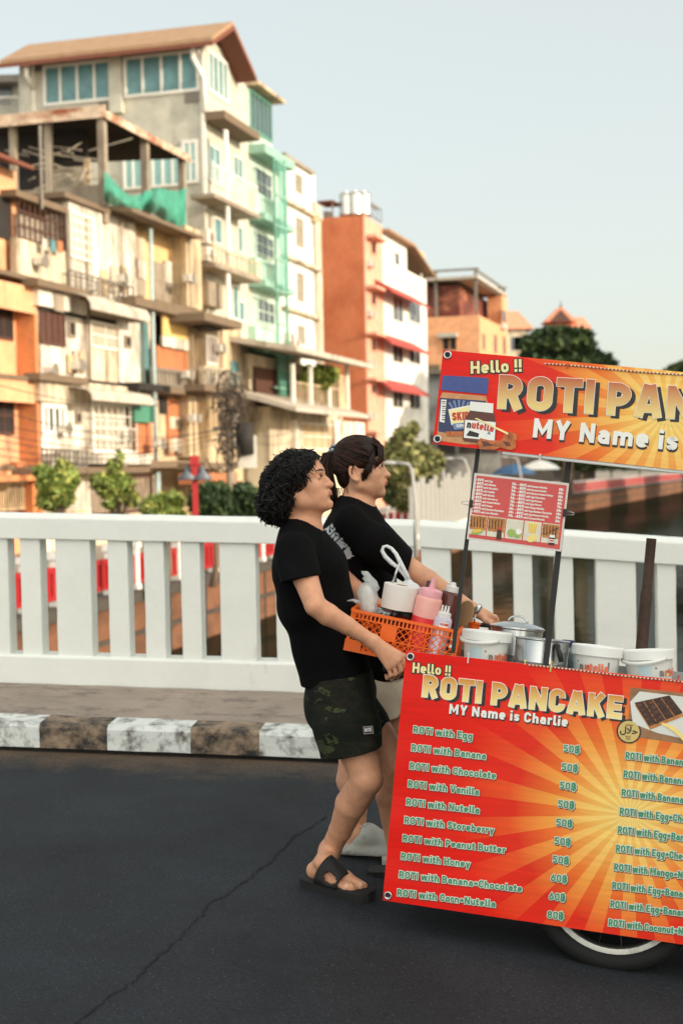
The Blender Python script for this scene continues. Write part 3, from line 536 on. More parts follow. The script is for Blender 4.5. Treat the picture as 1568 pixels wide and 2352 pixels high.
balcony(G, 490, 592, 402, 468, m_frame, 14, pm=m_frame); balcony(G, 492, 597, 585, 622, m_frame, 12, pm=m_beige); G.box('pergola_post', m_frame, (520, 300, 526, 470), .9, 1.0); G.box('pergola_post', m_frame, (524, 470, 529, 610), .9, 1.0); G.box('pergola_post', m_frame, (524, 625, 530, 745), .9, 1.0)
for r in ((490, 500, 508, 562), (514, 508, 526, 580), (544, 520, 556, 582), (546, 690, 560, 740), (532, 655, 546, 735)): G.window(r, m_teal, n=1)
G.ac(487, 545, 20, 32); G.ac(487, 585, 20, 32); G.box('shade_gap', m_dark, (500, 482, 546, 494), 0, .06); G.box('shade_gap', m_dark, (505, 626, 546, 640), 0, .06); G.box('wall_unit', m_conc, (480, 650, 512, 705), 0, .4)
m_mintg = mat('mint_green_steel', C(138, 176, 158), .7, var=.15); m_bright = wallm('w_bright', C(226, 222, 212), .2); m_lat = mat('grey_lattice', C(150, 142, 126), .8, var=.25, scale=5)
# --- mint green house in scaffolding
H = House('narrow mint green house wrapped in green scaffolding and netting', 610, 1000)
full(H, 573, 654, 350, m_mint); a, b, c, d = rect(571, 208, 624, 350); mb = MB(); fbox(mb, a, b, -6, 0, c, d - .2); mb.build('rooftop_room', m_mint, H.root)
mb = MB(); fbox(mb, a - .1, b + .5, -6, .6, d - .2, d - .02); mb.build('roof_slab', m_beige, H.root); H.window((573, 222, 622, 312), m_glass, n=5, fm=m_green, fw=.12)
for r in ((585, 392, 622, 460), (586, 540, 626, 590), (590, 690, 628, 745), (594, 862, 628, 935), (596, 985, 632, 1025)): H.window(r, m_glass, n=3, h=2, fm=m_mint)
for v0, v1 in ((352, 372), (505, 520), (655, 668), (800, 816), (955, 966)): H.box('canopy', m_mintg, (592, v0, 660, v1), 0, .9, o=.5)
for v0, v1 in ((455, 500), (602, 652), (755, 800), (905, 950)): H.box('balcony_front', mat('mint_front', C(168, 200, 180), .8, var=.15), (588, v0, 646, v1), 0, .45)
for u in (634, 657):
    s = fp(u, 600, 1.2)[0]; MB().tube([B(s, 1.2, GZ), B(s, 1.2, fp(u, 345 + (u - 580) * .35, 1.2)[1])], .07, k=6).build('scaffold_pole', m_green, H.root)
for v in (372, 450, 520, 595, 668, 742, 815, 890, 962, 1030): H.box('scaffold_rail', m_mintg, (632, v, 660, v + 3), 1.15, 1.25)
mnet = mat('scaffold_net', C(96, 158, 140), .9, var=.3, scale=1.5, alpha=.42)
for r in ((640, 372, 662, 665), (640, 800, 666, 1035)): H.box('scaffold_net', mnet, r, 1.22, 1.24)
# --- tall white house
I = House('tall plain white house with a strip of small shuttered windows', 700, 800)
full(I, 656, 722, 378, m_bright); a, b, c, d = rect(722, 470, 742, 1000); mb = MB(); fbox(mb, a, b, -8, 0, GZ, d); mb.build('stair_wing', m_cream, I.root)
for r in ((677, 402, 692, 442), (679, 502, 695, 566), (681, 628, 696, 692), (683, 748, 698, 790)): I.window(r, m_lat, n=2, h=3, fm=m_lat)
for v in (476, 600, 716): I.box('ledge', m_cream, (657, v, 741, v + 7), 0, .3)
I.box('roof_rail', m_conc, (656, 372, 722, 380), -.6, .2); I.ac(672, 775, 12, 20); I.ac(684, 790, 12, 20); I.box('duct', m_beige, (724, 490, 731, 510), 0, .3)
# --- low house with verandah
J2 = House('low cream house with a plant filled upper verandah and tin canopies', 760, 1000, o=3.0)
a, b = fp(672, 900, 3)[0], fp(832, 900, 3)[0]; zt = fp(750, 826, 3)[1]; mb = MB(); fbox(mb, a, b, -3, 1.8, GZ, fp(750, 940, 3)[1]); fbox(mb, a, b, -3, .8, fp(750, 940, 3)[1], zt); mb.build('wall', m_cream, J2.root); [J2.box('verandah_post', m_frame, (u, 836, u + 4, 940), 2.9, 3.04) for u in (674, 714, 756, 798)]
q0 = rect(671, 812, 850, 832, o=4.); mb = MB(); mb.prism([B(q0[0], -1, q0[3] + .6), B(q0[0], 4.2, q0[2] + .1), B(q0[0], 4.2, q0[2] + .35), B(q0[0], -1, q0[3] + .85)], BD * (q0[1] - q0[0])); mb.build('upper_canopy', m_tin, J2.root)
J2.box('verandah_back', m_brown, (680, 850, 802, 930), .85, .95, o=3); J2.box('end_wall', m_beige, (780, 862, 802, 940), .9, 3.0, o=3); balcony(J2, 678, 790, 885, 938, m_frame, 20, out=3.0, pm=m_beige)
q0 = rect(670, 940, 838, 958, o=4.); mb = MB(); mb.prism([B(q0[0], 1.5, q0[3] + .5), B(q0[0], 4.2, q0[2] + .1), B(q0[0], 4.2, q0[2] + .3), B(q0[0], 1.5, q0[3] + .75)], BD * (q0[1] - q0[0])); mb.build('lower_canopy', m_tin, J2.root)
J2.window((690, 972, 762, 1034), m_shut, o=1.8, n=4, h=2); J2.box('front_panel', m_white, (768, 968, 838, 1040), 1.8, 2.0, o=2.0); J2.box('door_post', m_white, (676, 965, 684, 1050), 1.8, 2.1, o=2)
# --- orange tower
J = House('tall orange tower house with a wide blank wall and narrow pink front', 830, 700, name='tower_house')
sJ = fp(835, 600)[0]; sJ1 = fp(876, 600)[0]; zJ = pw(790, 497, sJ)[1]; mb = MB(); fbox(mb, sJ, sJ1, -7, -.003, GZ, zJ); mb.build('side_wall', m_terra, J.root); mb = MB(); fbox(mb, sJ + .01, sJ1 + .01, -.003, .08, GZ, zJ + .01); mb.build('front_wall', m_pink, J.root)
for v0, v1 in ((555, 585), (670, 702), (776, 808), (880, 906), (1000, 1020)):
    J.window((851, v0, 862, v1), m_dark, o=.08, n=1, fm=m_pink); J.box('window_hood', m_pink, (850, v0 - 10, 874, v0 - 4), .08, .8, o=.4)
for v in (600, 715, 830, 950): J.ac(858, v + 6, 9, 14, o=.08)
J.box('roof_rail', m_metal, (840, 470, 868, 474), -.3, -.2); J.bars('roof_railing', m_metal, (838, 470, 874, 500), 4, -.3, .05)
# water tanks on its roof
m_tank = mat('tank_steel', C(206, 200, 190), .22, metal=.9, var=.05)
for k, (o, sx) in enumerate(((pw(786, 480, sJ)[0], .9), (pw(807, 480, sJ)[0], .9), (pw(797, 480, sJ)[0], 2.6), (pw(824, 480, sJ)[0], 1.2))):
    p = B(sJ + sx, o, zJ); r = .47; mb = MB(); prof = [(0.0, .2), (r * .96, .2)]
    for i in range(12): prof += [(r, .24 + i * .105), (r * .965, .29 + i * .105)]
    prof += [(r, 1.5), (r * .8, 1.64), (r * .3, 1.71), (r * .3, 1.76), (0, 1.76)]; mb.lathe(p, prof, k=20)
    t = empty('water_tank', p, ['shiny steel water tank at the front left of the orange tower roof', 'shiny steel water tank at the far left of the orange tower roof', 'shiny steel water tank behind the others on the orange tower roof', 'shiny steel water tank at the right end of the orange tower roof'][k], 'water tank', 'steel water tanks on the orange tower'); mb.build('tank', m_tank, t, smooth=True, angle=40)
    mb = MB()
    for a in range(4): mb.tube([p + V3(.35 * math.cos(a * 1.57), .35 * math.sin(a * 1.57), 0), p + V3(.35 * math.cos(a * 1.57), .35 * math.sin(a * 1.57), .2)], .04, k=5)
    mb.build('stand', m_metal, t)
t = House('small open shed roof beside the steel water tanks', 745, 480, cat='shed', name='roof_shed'); q = pw(728, 470, sJ)[0], pw(765, 470, sJ)[0]; zt = pw(745, 464, sJ)[1]
mb = MB(); fbox(mb, sJ, sJ + 2, q[0], q[1], zt, zt + .1); mb.build('roof', m_fascia, t.root); mb = MB()
for o in q: fbox(mb, sJ + .1, sJ + .2, min(max(o, q[0] + .1), q[1] - .1) - .04, min(max(o, q[0] + .1), q[1] - .1) + .04, zJ, zt)
fbox(mb, sJ + .4, sJ + 1, q[0] + .3, q[1] - .4, zJ, zJ + .5); mb.build('post', m_metal, t.root)
# --- white house with red awnings
Kh = House('white house with dark red awnings over paired dark windows', 930, 800)
full(Kh, 877, 978, 640, m_bright); a, b, c, d = rect(877, 548, 934, 660); mb = MB(); fbox(mb, a, b, -7, -.01, c, d); mb.build('rooftop_room', m_bright, Kh.root)
q = fp(934, 560)[0]; zt = fp(905, 548)[1]; s9 = fp(978, 590)[0]; mb = MB(); mb.prism([B(a - .2, -7, zt + .1), B(q, -7, zt + .15), B(s9 + .6, -7, zt - 1.3), B(s9 + .6, -7, zt - 1.45), B(q, -7, zt - .05), B(a - .2, -7, zt - .05)], BN * 7.6); mb.build('roof', m_roof, Kh.root)
Kh.box('terrace_wall', m_shut, (936, 570, 976, 625), -4, -3.9, o=-3.9); s9 = fp(972, 610)[0]; MB().tube([B(s9, -.2, fp(972, 650)[1]), B(s9, -.2, zt - 1.3)], .08, k=6).build('terrace_post', m_frame, Kh.root)
Kh.window((904, 579, 916, 619), m_glass, n=1)
for v in (662, 775, 876):
    q = rect(898, v, 986, v + 24, o=1.2); mb = MB(); mb.prism([B(q[0], 0, q[3] + .1), B(q[0], 1.2, q[2] + .05), B(q[0], 1.2, q[2] - .12), B(q[0], 0, q[3] - .05)], BD * (q[1] - q[0])); mb.build('awning', m_awn, Kh.root)
for v0, v1 in ((682, 740), (793, 834), (898, 938)): Kh.window((900, v0, 924, v1), m_dark if v0 > 700 else m_glass, n=2); Kh.window((938, v0 + 4, 964, v1 + 3), m_dark if v0 > 700 else m_glass, n=2)
Kh.box('parapet', m_bright, (895, 622, 978, 652), -.1, .12)
# --- peach house
Lh = House('peach house with an open rooftop bar under a bare steel frame', 1050, 800)
sL = fp(1100, 760)[0]; sL1 = fp(1165, 760)[0]; oL = pw(976, 760, sL)[0] - 3; zL = pw(1030, 727, sL)[1]; mb = MB(); fbox(mb, sL, sL1, oL, 0, GZ, zL); mb.build('wall', m_peach, Lh.root)
for r in ((1106, 766, 1113, 804), (1132, 768, 1140, 812), (1153, 772, 1160, 815)): Lh.window(r, m_glass, n=1, fm=m_peach)
Lh.pwindow((1014, 772, 1050, 806), sL, m_dark, n=2, fm=m_peach); Lh.pbox('window_awning', m_tin, (1008, 766, 1052, 776), sL, .9); Lh.pbox('band', m_slab, (976, 838, 1010, 856), sL, .3); Lh.pbox('window', m_dark, (976, 830, 984, 880), sL, .05)
mb = MB(); fbox(mb, sL + 1, sL1, oL, -2, zL, zL + 3.0); mb.build('rooftop_bar', mat('bar_red', C(96, 44, 32), .7, var=.5, scale=.6, stain=C(190, 120, 80), stain_amt=.4, stain_scale=(.4, .4, .6)), Lh.root); mb = MB(); fbox(mb, sL - .3, sL1, oL, .0, zL + 3.35, zL + 3.6); mb.build('bar_roof', m_tin, Lh.root)
mb = MB(); zt = pw(1080, 615, sL)[1]
for o in (oL + .2, oL * .5, -.3):
    for s in (sL + .2, sL1 - .2): fbox(mb, s - .12, s + .12, o - .12, o + .12, zL, zt)
for s in (sL + .2, sL1 - .2): fbox(mb, s - .1, s + .1, oL, 0, zt - .2, zt)
for o in (oL + .2, -.3): fbox(mb, sL, sL1, o - .09, o + .09, zt - .23, zt - .03); fbox(mb, sL, sL1, o - .05, o + .05, zt - 1.2, zt - 1.1)
mb.build('steel_frame', m_metal, Lh.root); mb = MB(); fbox(mb, sL1 - 3, sL1, -1.5, -.01, zL, zL + 3.2); mb.build('stair_tower', m_peach, Lh.root); Lh.window((1151, 712, 1161, 742), m_glass, n=1, fm=m_peach); Lh.ac(1160, 750, 8, 12)
# --- far roofs, tiled and gabled
for (u0, u1, v0, v1, lab, gab) in ((1150, 1226, 706, 755, 'far pale house with a plain salmon hipped roof, beside the peach house', 0), (1236, 1360, 703, 755, 'far pale house with a salmon roof crowned by a dark pointed gable', 1)):
    Y = 165.; p = P((u0 + u1) / 2, 1054, Y); r = empty('tiled_house', V3(p.x, Y, GZ), lab, 'house'); x0, x1 = P(u0, v1, Y).x, P(u1, v1, Y).x; ze, zt = P((u0 + u1) / 2, v1, Y).z, P((u0 + u1) / 2, v0, Y).z
    MB().box((x0 + .8, Y + .5, GZ), (x1 - x0 - 1.6, 0, 0), (0, 8, 0), (0, 0, ze - GZ)).build('wall', m_cream, r); xm0, xm1 = x0 + (x1 - x0) * (.05 if not gab else .45), x1 - (x1 - x0) * (.35 if not gab else .06); zt2 = zt - (.9 if gab else 0)
    MB().add([V3(x0, Y, ze), V3(x1, Y, ze), V3(x1, Y + 9, ze), V3(x0, Y + 9, ze), V3(xm0, Y + 4, zt2), V3(xm1, Y + 4, zt2)], [(0, 1, 5, 4), (1, 2, 5), (2, 3, 4, 5), (3, 0, 4), (3, 2, 1, 0)]).build('roof', m_salmon, r)
    for q in range(4): MB().box((x0 + 1.2 + q * (x1 - x0 - 2.4) / 4, Y + .45, ze - 2.4), (.9, 0, 0), (0, .1, 0), (0, 0, 1.5)).build('window', m_glass, r)
    if gab:
        xc = x0 + (x1 - x0) * .43; MB().prism([V3(xc - 1.9, Y + .5, zt - 1.7), V3(xc + 1.9, Y + .5, zt - 1.7), V3(xc + .12, Y + .5, zt), V3(xc - .12, Y + .5, zt)], (0, 4, 0)).build('gable', m_salmon, r)
        MB().prism([V3(xc - 1.3, Y + .38, zt - 1.75), V3(xc + 1.3, Y + .38, zt - 1.75), V3(xc, Y + .38, zt - .35)], (0, .1, 0)).build('gable_screen', m_brown, r); MB().tube([V3(xc, Y + .5, zt - .1), V3(xc, Y + .4, zt + .7)], [.12, .02], k=5).build('finial', m_brown, r)
# house at far left behind the grey house
t = House('dark tin roofed house showing left of the tall grey house', 20, 250); p = P(20, 250, 72); MB().box((p.x - 9, 72, GZ), (9.6, 0, 0), (0, 6, 0), (0, 0, P(20, 195, 72).z - GZ)).build('wall', m_grey, t.root); MB().box((p.x - 10, 71, P(20, 200, 72).z), (10.8, 0, 0), (0, 8, 0), (0, 0, .35)).build('roof', m_metal, t.root)
mb = MB(); z = P(20, 240, 72).z
for k in range(18): mb.box((p.x - 2.5 + k * .18, 71.6, z - .7), (.05, 0, 0), (0, .05, 0), (0, 0, .9))
mb.box((p.x - 2.6, 71.55, z + .2), (3.4, 0, 0), (0, .15, 0), (0, 0, .1)); mb.build('balustrade', m_frame, t.root); MB().box((p.x - 1, 71.9, z), (1.2, 0, 0), (0, .12, 0), (0, 0, .9)).build('window', m_glass, t.root)
# low grey sheds at the far end of the street, seen under the top banner
for k, (u0, u1, vt, Y, c) in enumerate(((985, 1150, 1000, 112, (128, 126, 120)), (975, 1085, 860, 125, (150, 150, 146)), (1085, 1210, 985, 140, (96, 92, 88)), (1210, 1366, 1010, 160, (70, 66, 60)))):
    a, b = P(u0, 1054, Y), P(u1, 1054, Y); r = empty('far_building', V3((a.x + b.x) / 2, Y, GZ), ['low grey tin roofed shed behind the left pole of the top banner', 'grey far block low behind the street, left of the top banner', 'dark low far building under the left half of the top banner', 'dark low far building under the right half of the top banner'][k], 'building'); zt = P(u0, vt, Y).z
    MB().box((a.x, Y, GZ), (b.x - a.x, 0, 0), (0, 8, 0), (0, 0, zt - GZ)).build('wall', mat('far_w%d' % k, C(*c), .9, var=.3, scale=.4, stain=C(40, 38, 36), stain_amt=.5, stain_scale=(.3, .3, .3)), r); MB().box((a.x - .4, Y - .8, zt), (b.x - a.x + .8, 0, 0), (0, 9, 0), (0, 0, .3)).build('roof', m_metal, r)
    for q in range(3): MB().box((a.x + (b.x - a.x) * (.12 + .3 * q), Y - .06, GZ + 3.6), (1.4, 0, 0), (0, .1, 0), (0, 0, 1.3)).build('window', m_dark, r)
# ------------------------------------------------------------------ leaves
def leaves(mb, c, r, n, size, mi=0, seed=0, squash=1.):
    g = np.random.default_rng(seed); d = g.normal(size=(n, 3)); d /= np.linalg.norm(d, axis=1)[:, None]; rad = g.uniform(.35, 1, n) ** .5
    p = np.array(c) + d * rad[:, None] * np.array(r); a = g.normal(size=(n, 3)); a /= np.linalg.norm(a, axis=1)[:, None]; b = np.cross(a, g.normal(size=(n, 3))); b /= np.linalg.norm(b, axis=1)[:, None]
    s = size * g.uniform(.6, 1.4, n)[:, None]; base = len(mb.v)
    vs = np.stack([p - a * s, p + b * s * .42, p + a * s, p - b * s * .42], 1).reshape(-1, 3)
    mb.v += [tuple(x) for x in vs]; mb.f += [(base + 4 * i, base + 4 * i + 1, base + 4 * i + 2, base + 4 * i + 3) for i in range(n)]; mb.mi += [mi if g.random() < .7 else (mi + 1) % 3 for _ in range(n)]
def leafm(name, c): return mat(name, c, .6, var=.3, scale=2, spec=.3)
LG = [leafm('leaf_mid', C(112, 128, 60)), leafm('leaf_light', C(158, 160, 84)), leafm('leaf_dark', C(70, 90, 46))]
LO = [leafm('leaf_olive', C(110, 112, 66)), leafm('leaf_olive_light', C(146, 142, 92)), leafm('leaf_olive_dark', C(70, 78, 48))]
LD = [leafm('leaf_deep', C(48, 66, 40)), leafm('leaf_deep_light', C(80, 96, 54)), leafm('leaf_deep_dark', C(30, 44, 28))]
bark = mat('bark', C(110, 92, 74), .9, var=.3, scale=4)
def tree(name, label, cat, blobs, Y, base, mats, leaf, n, group=None, seed=1, zb=GZ):
    bp_ = P(base[0], base[1], Y); root = empty(name, V3(bp_.x, Y, zb), label, cat, group)
    mb = MB(); cs = []
    for i, (u, v, ru, rv) in enumerate(blobs):
        c = P(u, v, Y + RNG.uniform(-.3, .3) * ru * Y / FPX); k = Y / FPX; cs.append(c)
        leaves(mb, c, (ru * k, (ru + rv) * .5 * k, rv * k), int(n * ru * rv / 900), leaf, i % 3 if i % 4 == 0 else 0, seed * 50 + i)
    mb.build('crown', mats, root)
    mb = MB(); b0 = V3(bp_.x, Y, zb); top = sum(cs, V3(0, 0, 0)) / len(cs); mid = b0.lerp(top, .55) + V3(.1, 0, 0); r = max(.05, (top.z - zb) * .035); mb.tube([b0, b0.lerp(mid, .5) + V3(.06, .05, 0), mid], [r * 1.3, r, r * .8], k=7)
    for c in cs[:9]: mb.tube([mid - Z_ * .1, mid.lerp(c, .5) + Z_ * .12, c], [r * .6, r * .4, r * .12], k=5)
    mb.build('trunk', bark, root, smooth=True)
tree('street_tree', 'leafy street tree with yellowish leaves in front of the weathered white house', 'tree', [(128, 1110, 44, 36), (100, 1085, 22, 18), (160, 1100, 24, 26), (115, 1150, 30, 22), (145, 1072, 18, 14), (150, 1140, 20, 26)], 34, (128, 1190), LG, .12, 420, 'street trees behind the white railing', 1)
tree('street_tree', 'thin airy street tree in front of the curved awnings', 'tree', [(250, 1115, 34, 30), (225, 1105, 20, 18), (285, 1110, 26, 26), (262, 1075, 16, 22), (300, 1145, 22, 18), (252, 1150, 18, 22), (275, 1050, 8, 16)], 35, (258, 1190), LG, .11, 230, 'street trees behind the white railing', 2)
tree('street_shrub', 'broad dark shrub left of the red lamp post', 'shrub', [(375, 1160, 44, 24), (350, 1165, 28, 22), (398, 1150, 24, 20), (385, 1180, 40, 22)], 33, (375, 1200), LG, .12, 500, 'shrubs behind the white railing', 3)
tree('street_shrub', 'round dark green shrub between the red lamp post and utility pole', 'shrub', [(485, 1140, 36, 32), (460, 1150, 26, 34), (505, 1130, 22, 24), (490, 1165, 40, 26)], 34, (485, 1200), LD, .12, 560, 'shrubs behind the white railing', 4)
tree('street_shrub', 'bushy green shrub right of the utility pole beside the curly haired man', 'shrub', [(560, 1140, 30, 32), (585, 1155, 30, 34), (545, 1165, 26, 26)], 36, (565, 1200), LD, .12, 520, 'shrubs behind the white railing', 5)
tree('roadside_tree', 'loose olive green tree just right of the ponytailed woman', 'tree', [(930, 1075, 52, 60), (905, 1050, 28, 44), (965, 1055, 36, 40), (925, 1010, 26, 30), (975, 1100, 34, 34), (935, 1140, 40, 36), (950, 985, 12, 18), (1000, 1060, 22, 24), (905, 1120, 30, 46)], 52, (935, 1200), LO, .17, 330, None, 6)
tree('rain_tree', 'big dark flat layered tree in front of the salmon roofs', 'tree', [(1285, 764, 58, 11), (1325, 770, 34, 9), (1240, 778, 36, 9), (1225, 794, 34, 8), (1290, 790, 62, 9), (1345, 792, 22, 6), (1300, 812, 84, 9), (1370, 820, 34, 6), (1235, 816, 40, 8), (1310, 836, 96, 11), (1395, 832, 20, 5)], 120, (1300, 1090), LD, .5, 900, None, 7)
tree('rain_tree', 'dark distant tree whose top just shows at the right frame edge', 'tree', [(1570, 850, 34, 18), (1545, 862, 30, 14), (1610, 862, 40, 24), (1580, 900, 60, 30)], 170, (1580, 1080), LD, .6, 600, None, 8)
tree('canal_tree', 'dark tree mass across the canal behind the top banner', 'tree', [(1430, 1020, 60, 36), (1520, 1010, 60, 40), (1610, 1000, 70, 50), (1700, 1000, 70, 60), (1480, 1050, 90, 24), (1620, 1050, 90, 24), (1800, 990, 80, 60)], 352, (1560, 1056), LD, .6, 500, None, 9)
for q, Y in enumerate((92, 112, 134, 160, 190)):  # out of view, added to cast shade on the far canal wall and fence
    x = -6.5 + .2715 * (Y - 28) + 27 + max(0, Y - 120) * .1; k = FPX / Y; u = CW / 2 + x * k
    tree('shade_tree', 'unseen shade tree added on the right canal bank, ' + ('nearest', 'second', 'third', 'fourth', 'last')[q] + ' of the row', 'tree', [(u, 1054 - 12 * k, 5 * k, 5 * k), (u - 4 * k, 1054 - 9 * k, 5 * k, 4.2 * k), (u + 4 * k, 1054 - 8 * k, 5 * k, 4.2 * k), (u, 1054 - 3 * k, 7 * k, 3.6 * k)], Y, (u, 1100), LD, .5, 420, 'added shade trees on the right canal bank', 20 + q, zb=-1.1)
for q, (u, Y) in enumerate(((1330, 138), (1400, 160), (1465, 190), (1530, 230))):
    k = FPX / Y; tree('street_shrub', ('first', 'second', 'third', 'last')[q] + ' dark shrub along the far fence, counted from the banner pole', 'shrub', [(u, 1050, 50, 26), (u + 36, 1056, 44, 22), (u - 30, 1058, 40, 20)], Y, (u, 1100), LD, .4, 800, None, 30 + q)
tree('verandah_plant', 'trailing yellow green plants on the cream house verandah', 'plant', [(712, 858, 16, 16), (735, 858, 16, 20), (760, 860, 18, 18), (700, 880, 12, 12), (742, 885, 14, 12)], 72.5, (735, 940), LG, .22, 800, None, 10, zb=fp(735, 935, 5)[1])
# ------------------------------------------------------------------ poles, lamps, cables
def pole(u, v, Y): return P(u, v, Y)
pY = 44; b0 = P(533, 1180, pY); tp = P(523, 868, pY); root = empty('utility_pole', V3(b0.x, pY, GZ), 'tall concrete utility pole tangled with cables and a transformer', 'utility pole')
MB().tube([V3(b0.x, pY, GZ), tp], [.17, .11], k=8).build('pole', mat('pole_conc', C(150, 134, 112), .9, var=.2, scale=3), root, smooth=True)
k = pY / FPX
for v, hw in ((905, 30), (985, 36), (1000, 26), (945, 20)): c = P(525, v, pY); MB().box(c + V3(-hw * k, -.1, -.05), (2 * hw * k, 0, 0), (0, .16, 0), (0, 0, .12)).build('crossarm', m_metal, root)
mb = MB()
for q in range(46):
    c = P(random.gauss(524, 12), random.uniform(875, 1060), pY - .2); r = random.uniform(.12, .4); a0 = random.uniform(0, 6)
    mb.tube([c + V3(r * math.cos(a0 + t * .55), .1 * math.sin(t), r * 1.5 * math.sin(a0 + t * .55)) for t in range(random.randint(4, 11))], .022, k=4)
mb.build('cable_tangle', mat('cable', C(70, 58, 48), .8), root); MB().lathe(P(562, 1010, pY), [(.0, -.5), (.28, -.45), (.28, .5), (0, .55)], k=14).build('transformer', m_dark, root, smooth=True)
MB().box(P(548, 1075, pY), (.55, 0, 0), (0, .3, 0), (0, 0, 1.0)).build('meter_box', m_ac, root)
mcab = mat('cable_black', C(52, 46, 42), .7); sg = 0
for q, (v0, v1, uE) in enumerate(((985, 925, -60), (990, 985, -60), (1000, 1000, -60), (1004, 1020, -60), (1010, 1038, -60), (980, 960, -60), (905, 870, -60), (1000, 985, 720), (985, 960, 720))):
    a = P(525, v0, pY - .1); b = P(uE, v1, 33 if uE < 0 else 66); pts = [a.lerp(b, i / 14) - Z_ * .5 * math.sin(math.pi * i / 14) for i in range(15)]
    MB().tube(pts, .011, k=4).build('overhead_cable', mcab, None, label='thin black overhead cable sagging from the utility pole ' + ('to the left' if uE < 0 else 'to the right'), cat='cable', group='cables strung left from the utility pole' if uE < 0 else 'cables strung right from the utility pole')
p = P(450, 1180, 31); root = empty('red_lamp_post', V3(p.x, 31, GZ), 'red square lamp post with two grey shades above the railing', 'lamp post'); mr_ = mat('post_red', C(168, 36, 36), .5, var=.1); zt = P(447, 1052, 31).z
MB().box((p.x - .06, 30.9, GZ), (.12, 0, 0), (0, .12, 0), (0, 0, zt - GZ)).box((p.x - .09, 30.87, zt - .15), (.18, 0, 0), (0, .18, 0), (0, 0, .2)).build('post', mr_, root)
for q in (-1, 1):
    c = P(448 + q * 17, 1100, 31); MB().lathe(c, [(.03, .3), (.06, .18), (.24, 0), (.22, -.02), (0, -.02)], k=14).build('lamp_shade', mat('shade_grey', C(92, 96, 104), .5), root, smooth=True); MB().tube([V3(p.x, 31, c.z + .3), c + Z_ * .3], .025, k=5).build('bracket', mr_, root)
for q, (u0, v0, u1, v1, u2, v2, Y) in enumerate(((952, 1150, 946, 1083, 899, 1061, 44), (1018, 1110, 1016, 1076, 987, 1061, 58), (1077, 1085, 1066, 1056, 1034, 1052, 70), (1195, 1092, 1189, 1060, 1161, 1048, 86))):
    b0 = P(u0, v0, Y); b1 = P(u1, v1, Y); b2 = P(u2, v2, Y); mid = P(u1 - (u1 - u2) * .15, v1 - (v1 - v2) * .75, Y); r = empty('street_lamp', V3(b0.x, Y, GZ), ['curved grey street lamp nearest the ponytailed woman', 'curved grey street lamp second to the right of the ponytailed woman', 'curved grey street lamp just left of the menu card pole', 'curved grey street lamp between the two banner poles'][q], 'street lamp', 'curved lamps along the canal street')
    mg = mat('lamp_grey', C(160, 160, 156), .5); MB().tube([V3(b0.x, Y, GZ), b0, b1, mid, b2], [.07, .06, .055, .05, .045], k=7).build('pole', mg, r, smooth=True); MB().blob(b2 - V3(.1, 0, .03), (.26, .12, .07), k=6).build('lamp_head', mg, r, smooth=True)
# white slatted hoarding beyond the fence
a, b = P(938, 1118, 46), P(1078, 1092, 62); r = empty('white_hoarding', V3((a.x + b.x) / 2, 54, GZ), 'white slatted hoarding along the street beyond the olive tree', 'fence'); n = 15; d = V3(b.x - a.x, 16, 0)
for k in range(n):
    zt = a.z + (b.z - a.z) * k / n + .12 * (k % 3); p = V3(a.x, 46, GZ) + d * (k / n); MB().box(p, d * (.78 / n), (.08, 0, 0), (0, 0, zt - GZ)).build('slat', mat('hoarding', C(150, 148, 142), .8, var=.12), r)
MB().box(V3(a.x + .1, 46, GZ + .4), d * .99, (.06, 0, 0), (0, 0, .12)).build('rail', m_frame, r)
for k, (u, v, Y, c, lab) in enumerate(((1178, 1080, 90, (40, 78, 112), 'blue market parasol far down the canal street'), (1240, 1070, 100, (220, 220, 214), 'white market parasol far down the canal street'))):
    p = P(u, v, Y); r = empty('market_parasol', V3(p.x, Y, GZ), lab, 'parasol'); MB().lathe(V3(p.x, Y, p.z), [(1.5, -.25), (1.1, .05), (.5, .3), (.02, .42)], k=10).build('canopy', mat('parasol%d' % k, C(*c), .8), r); MB().tube([V3(p.x, Y, GZ), V3(p.x, Y, p.z + .3)], .04, k=5).build('pole', m_metal, r)
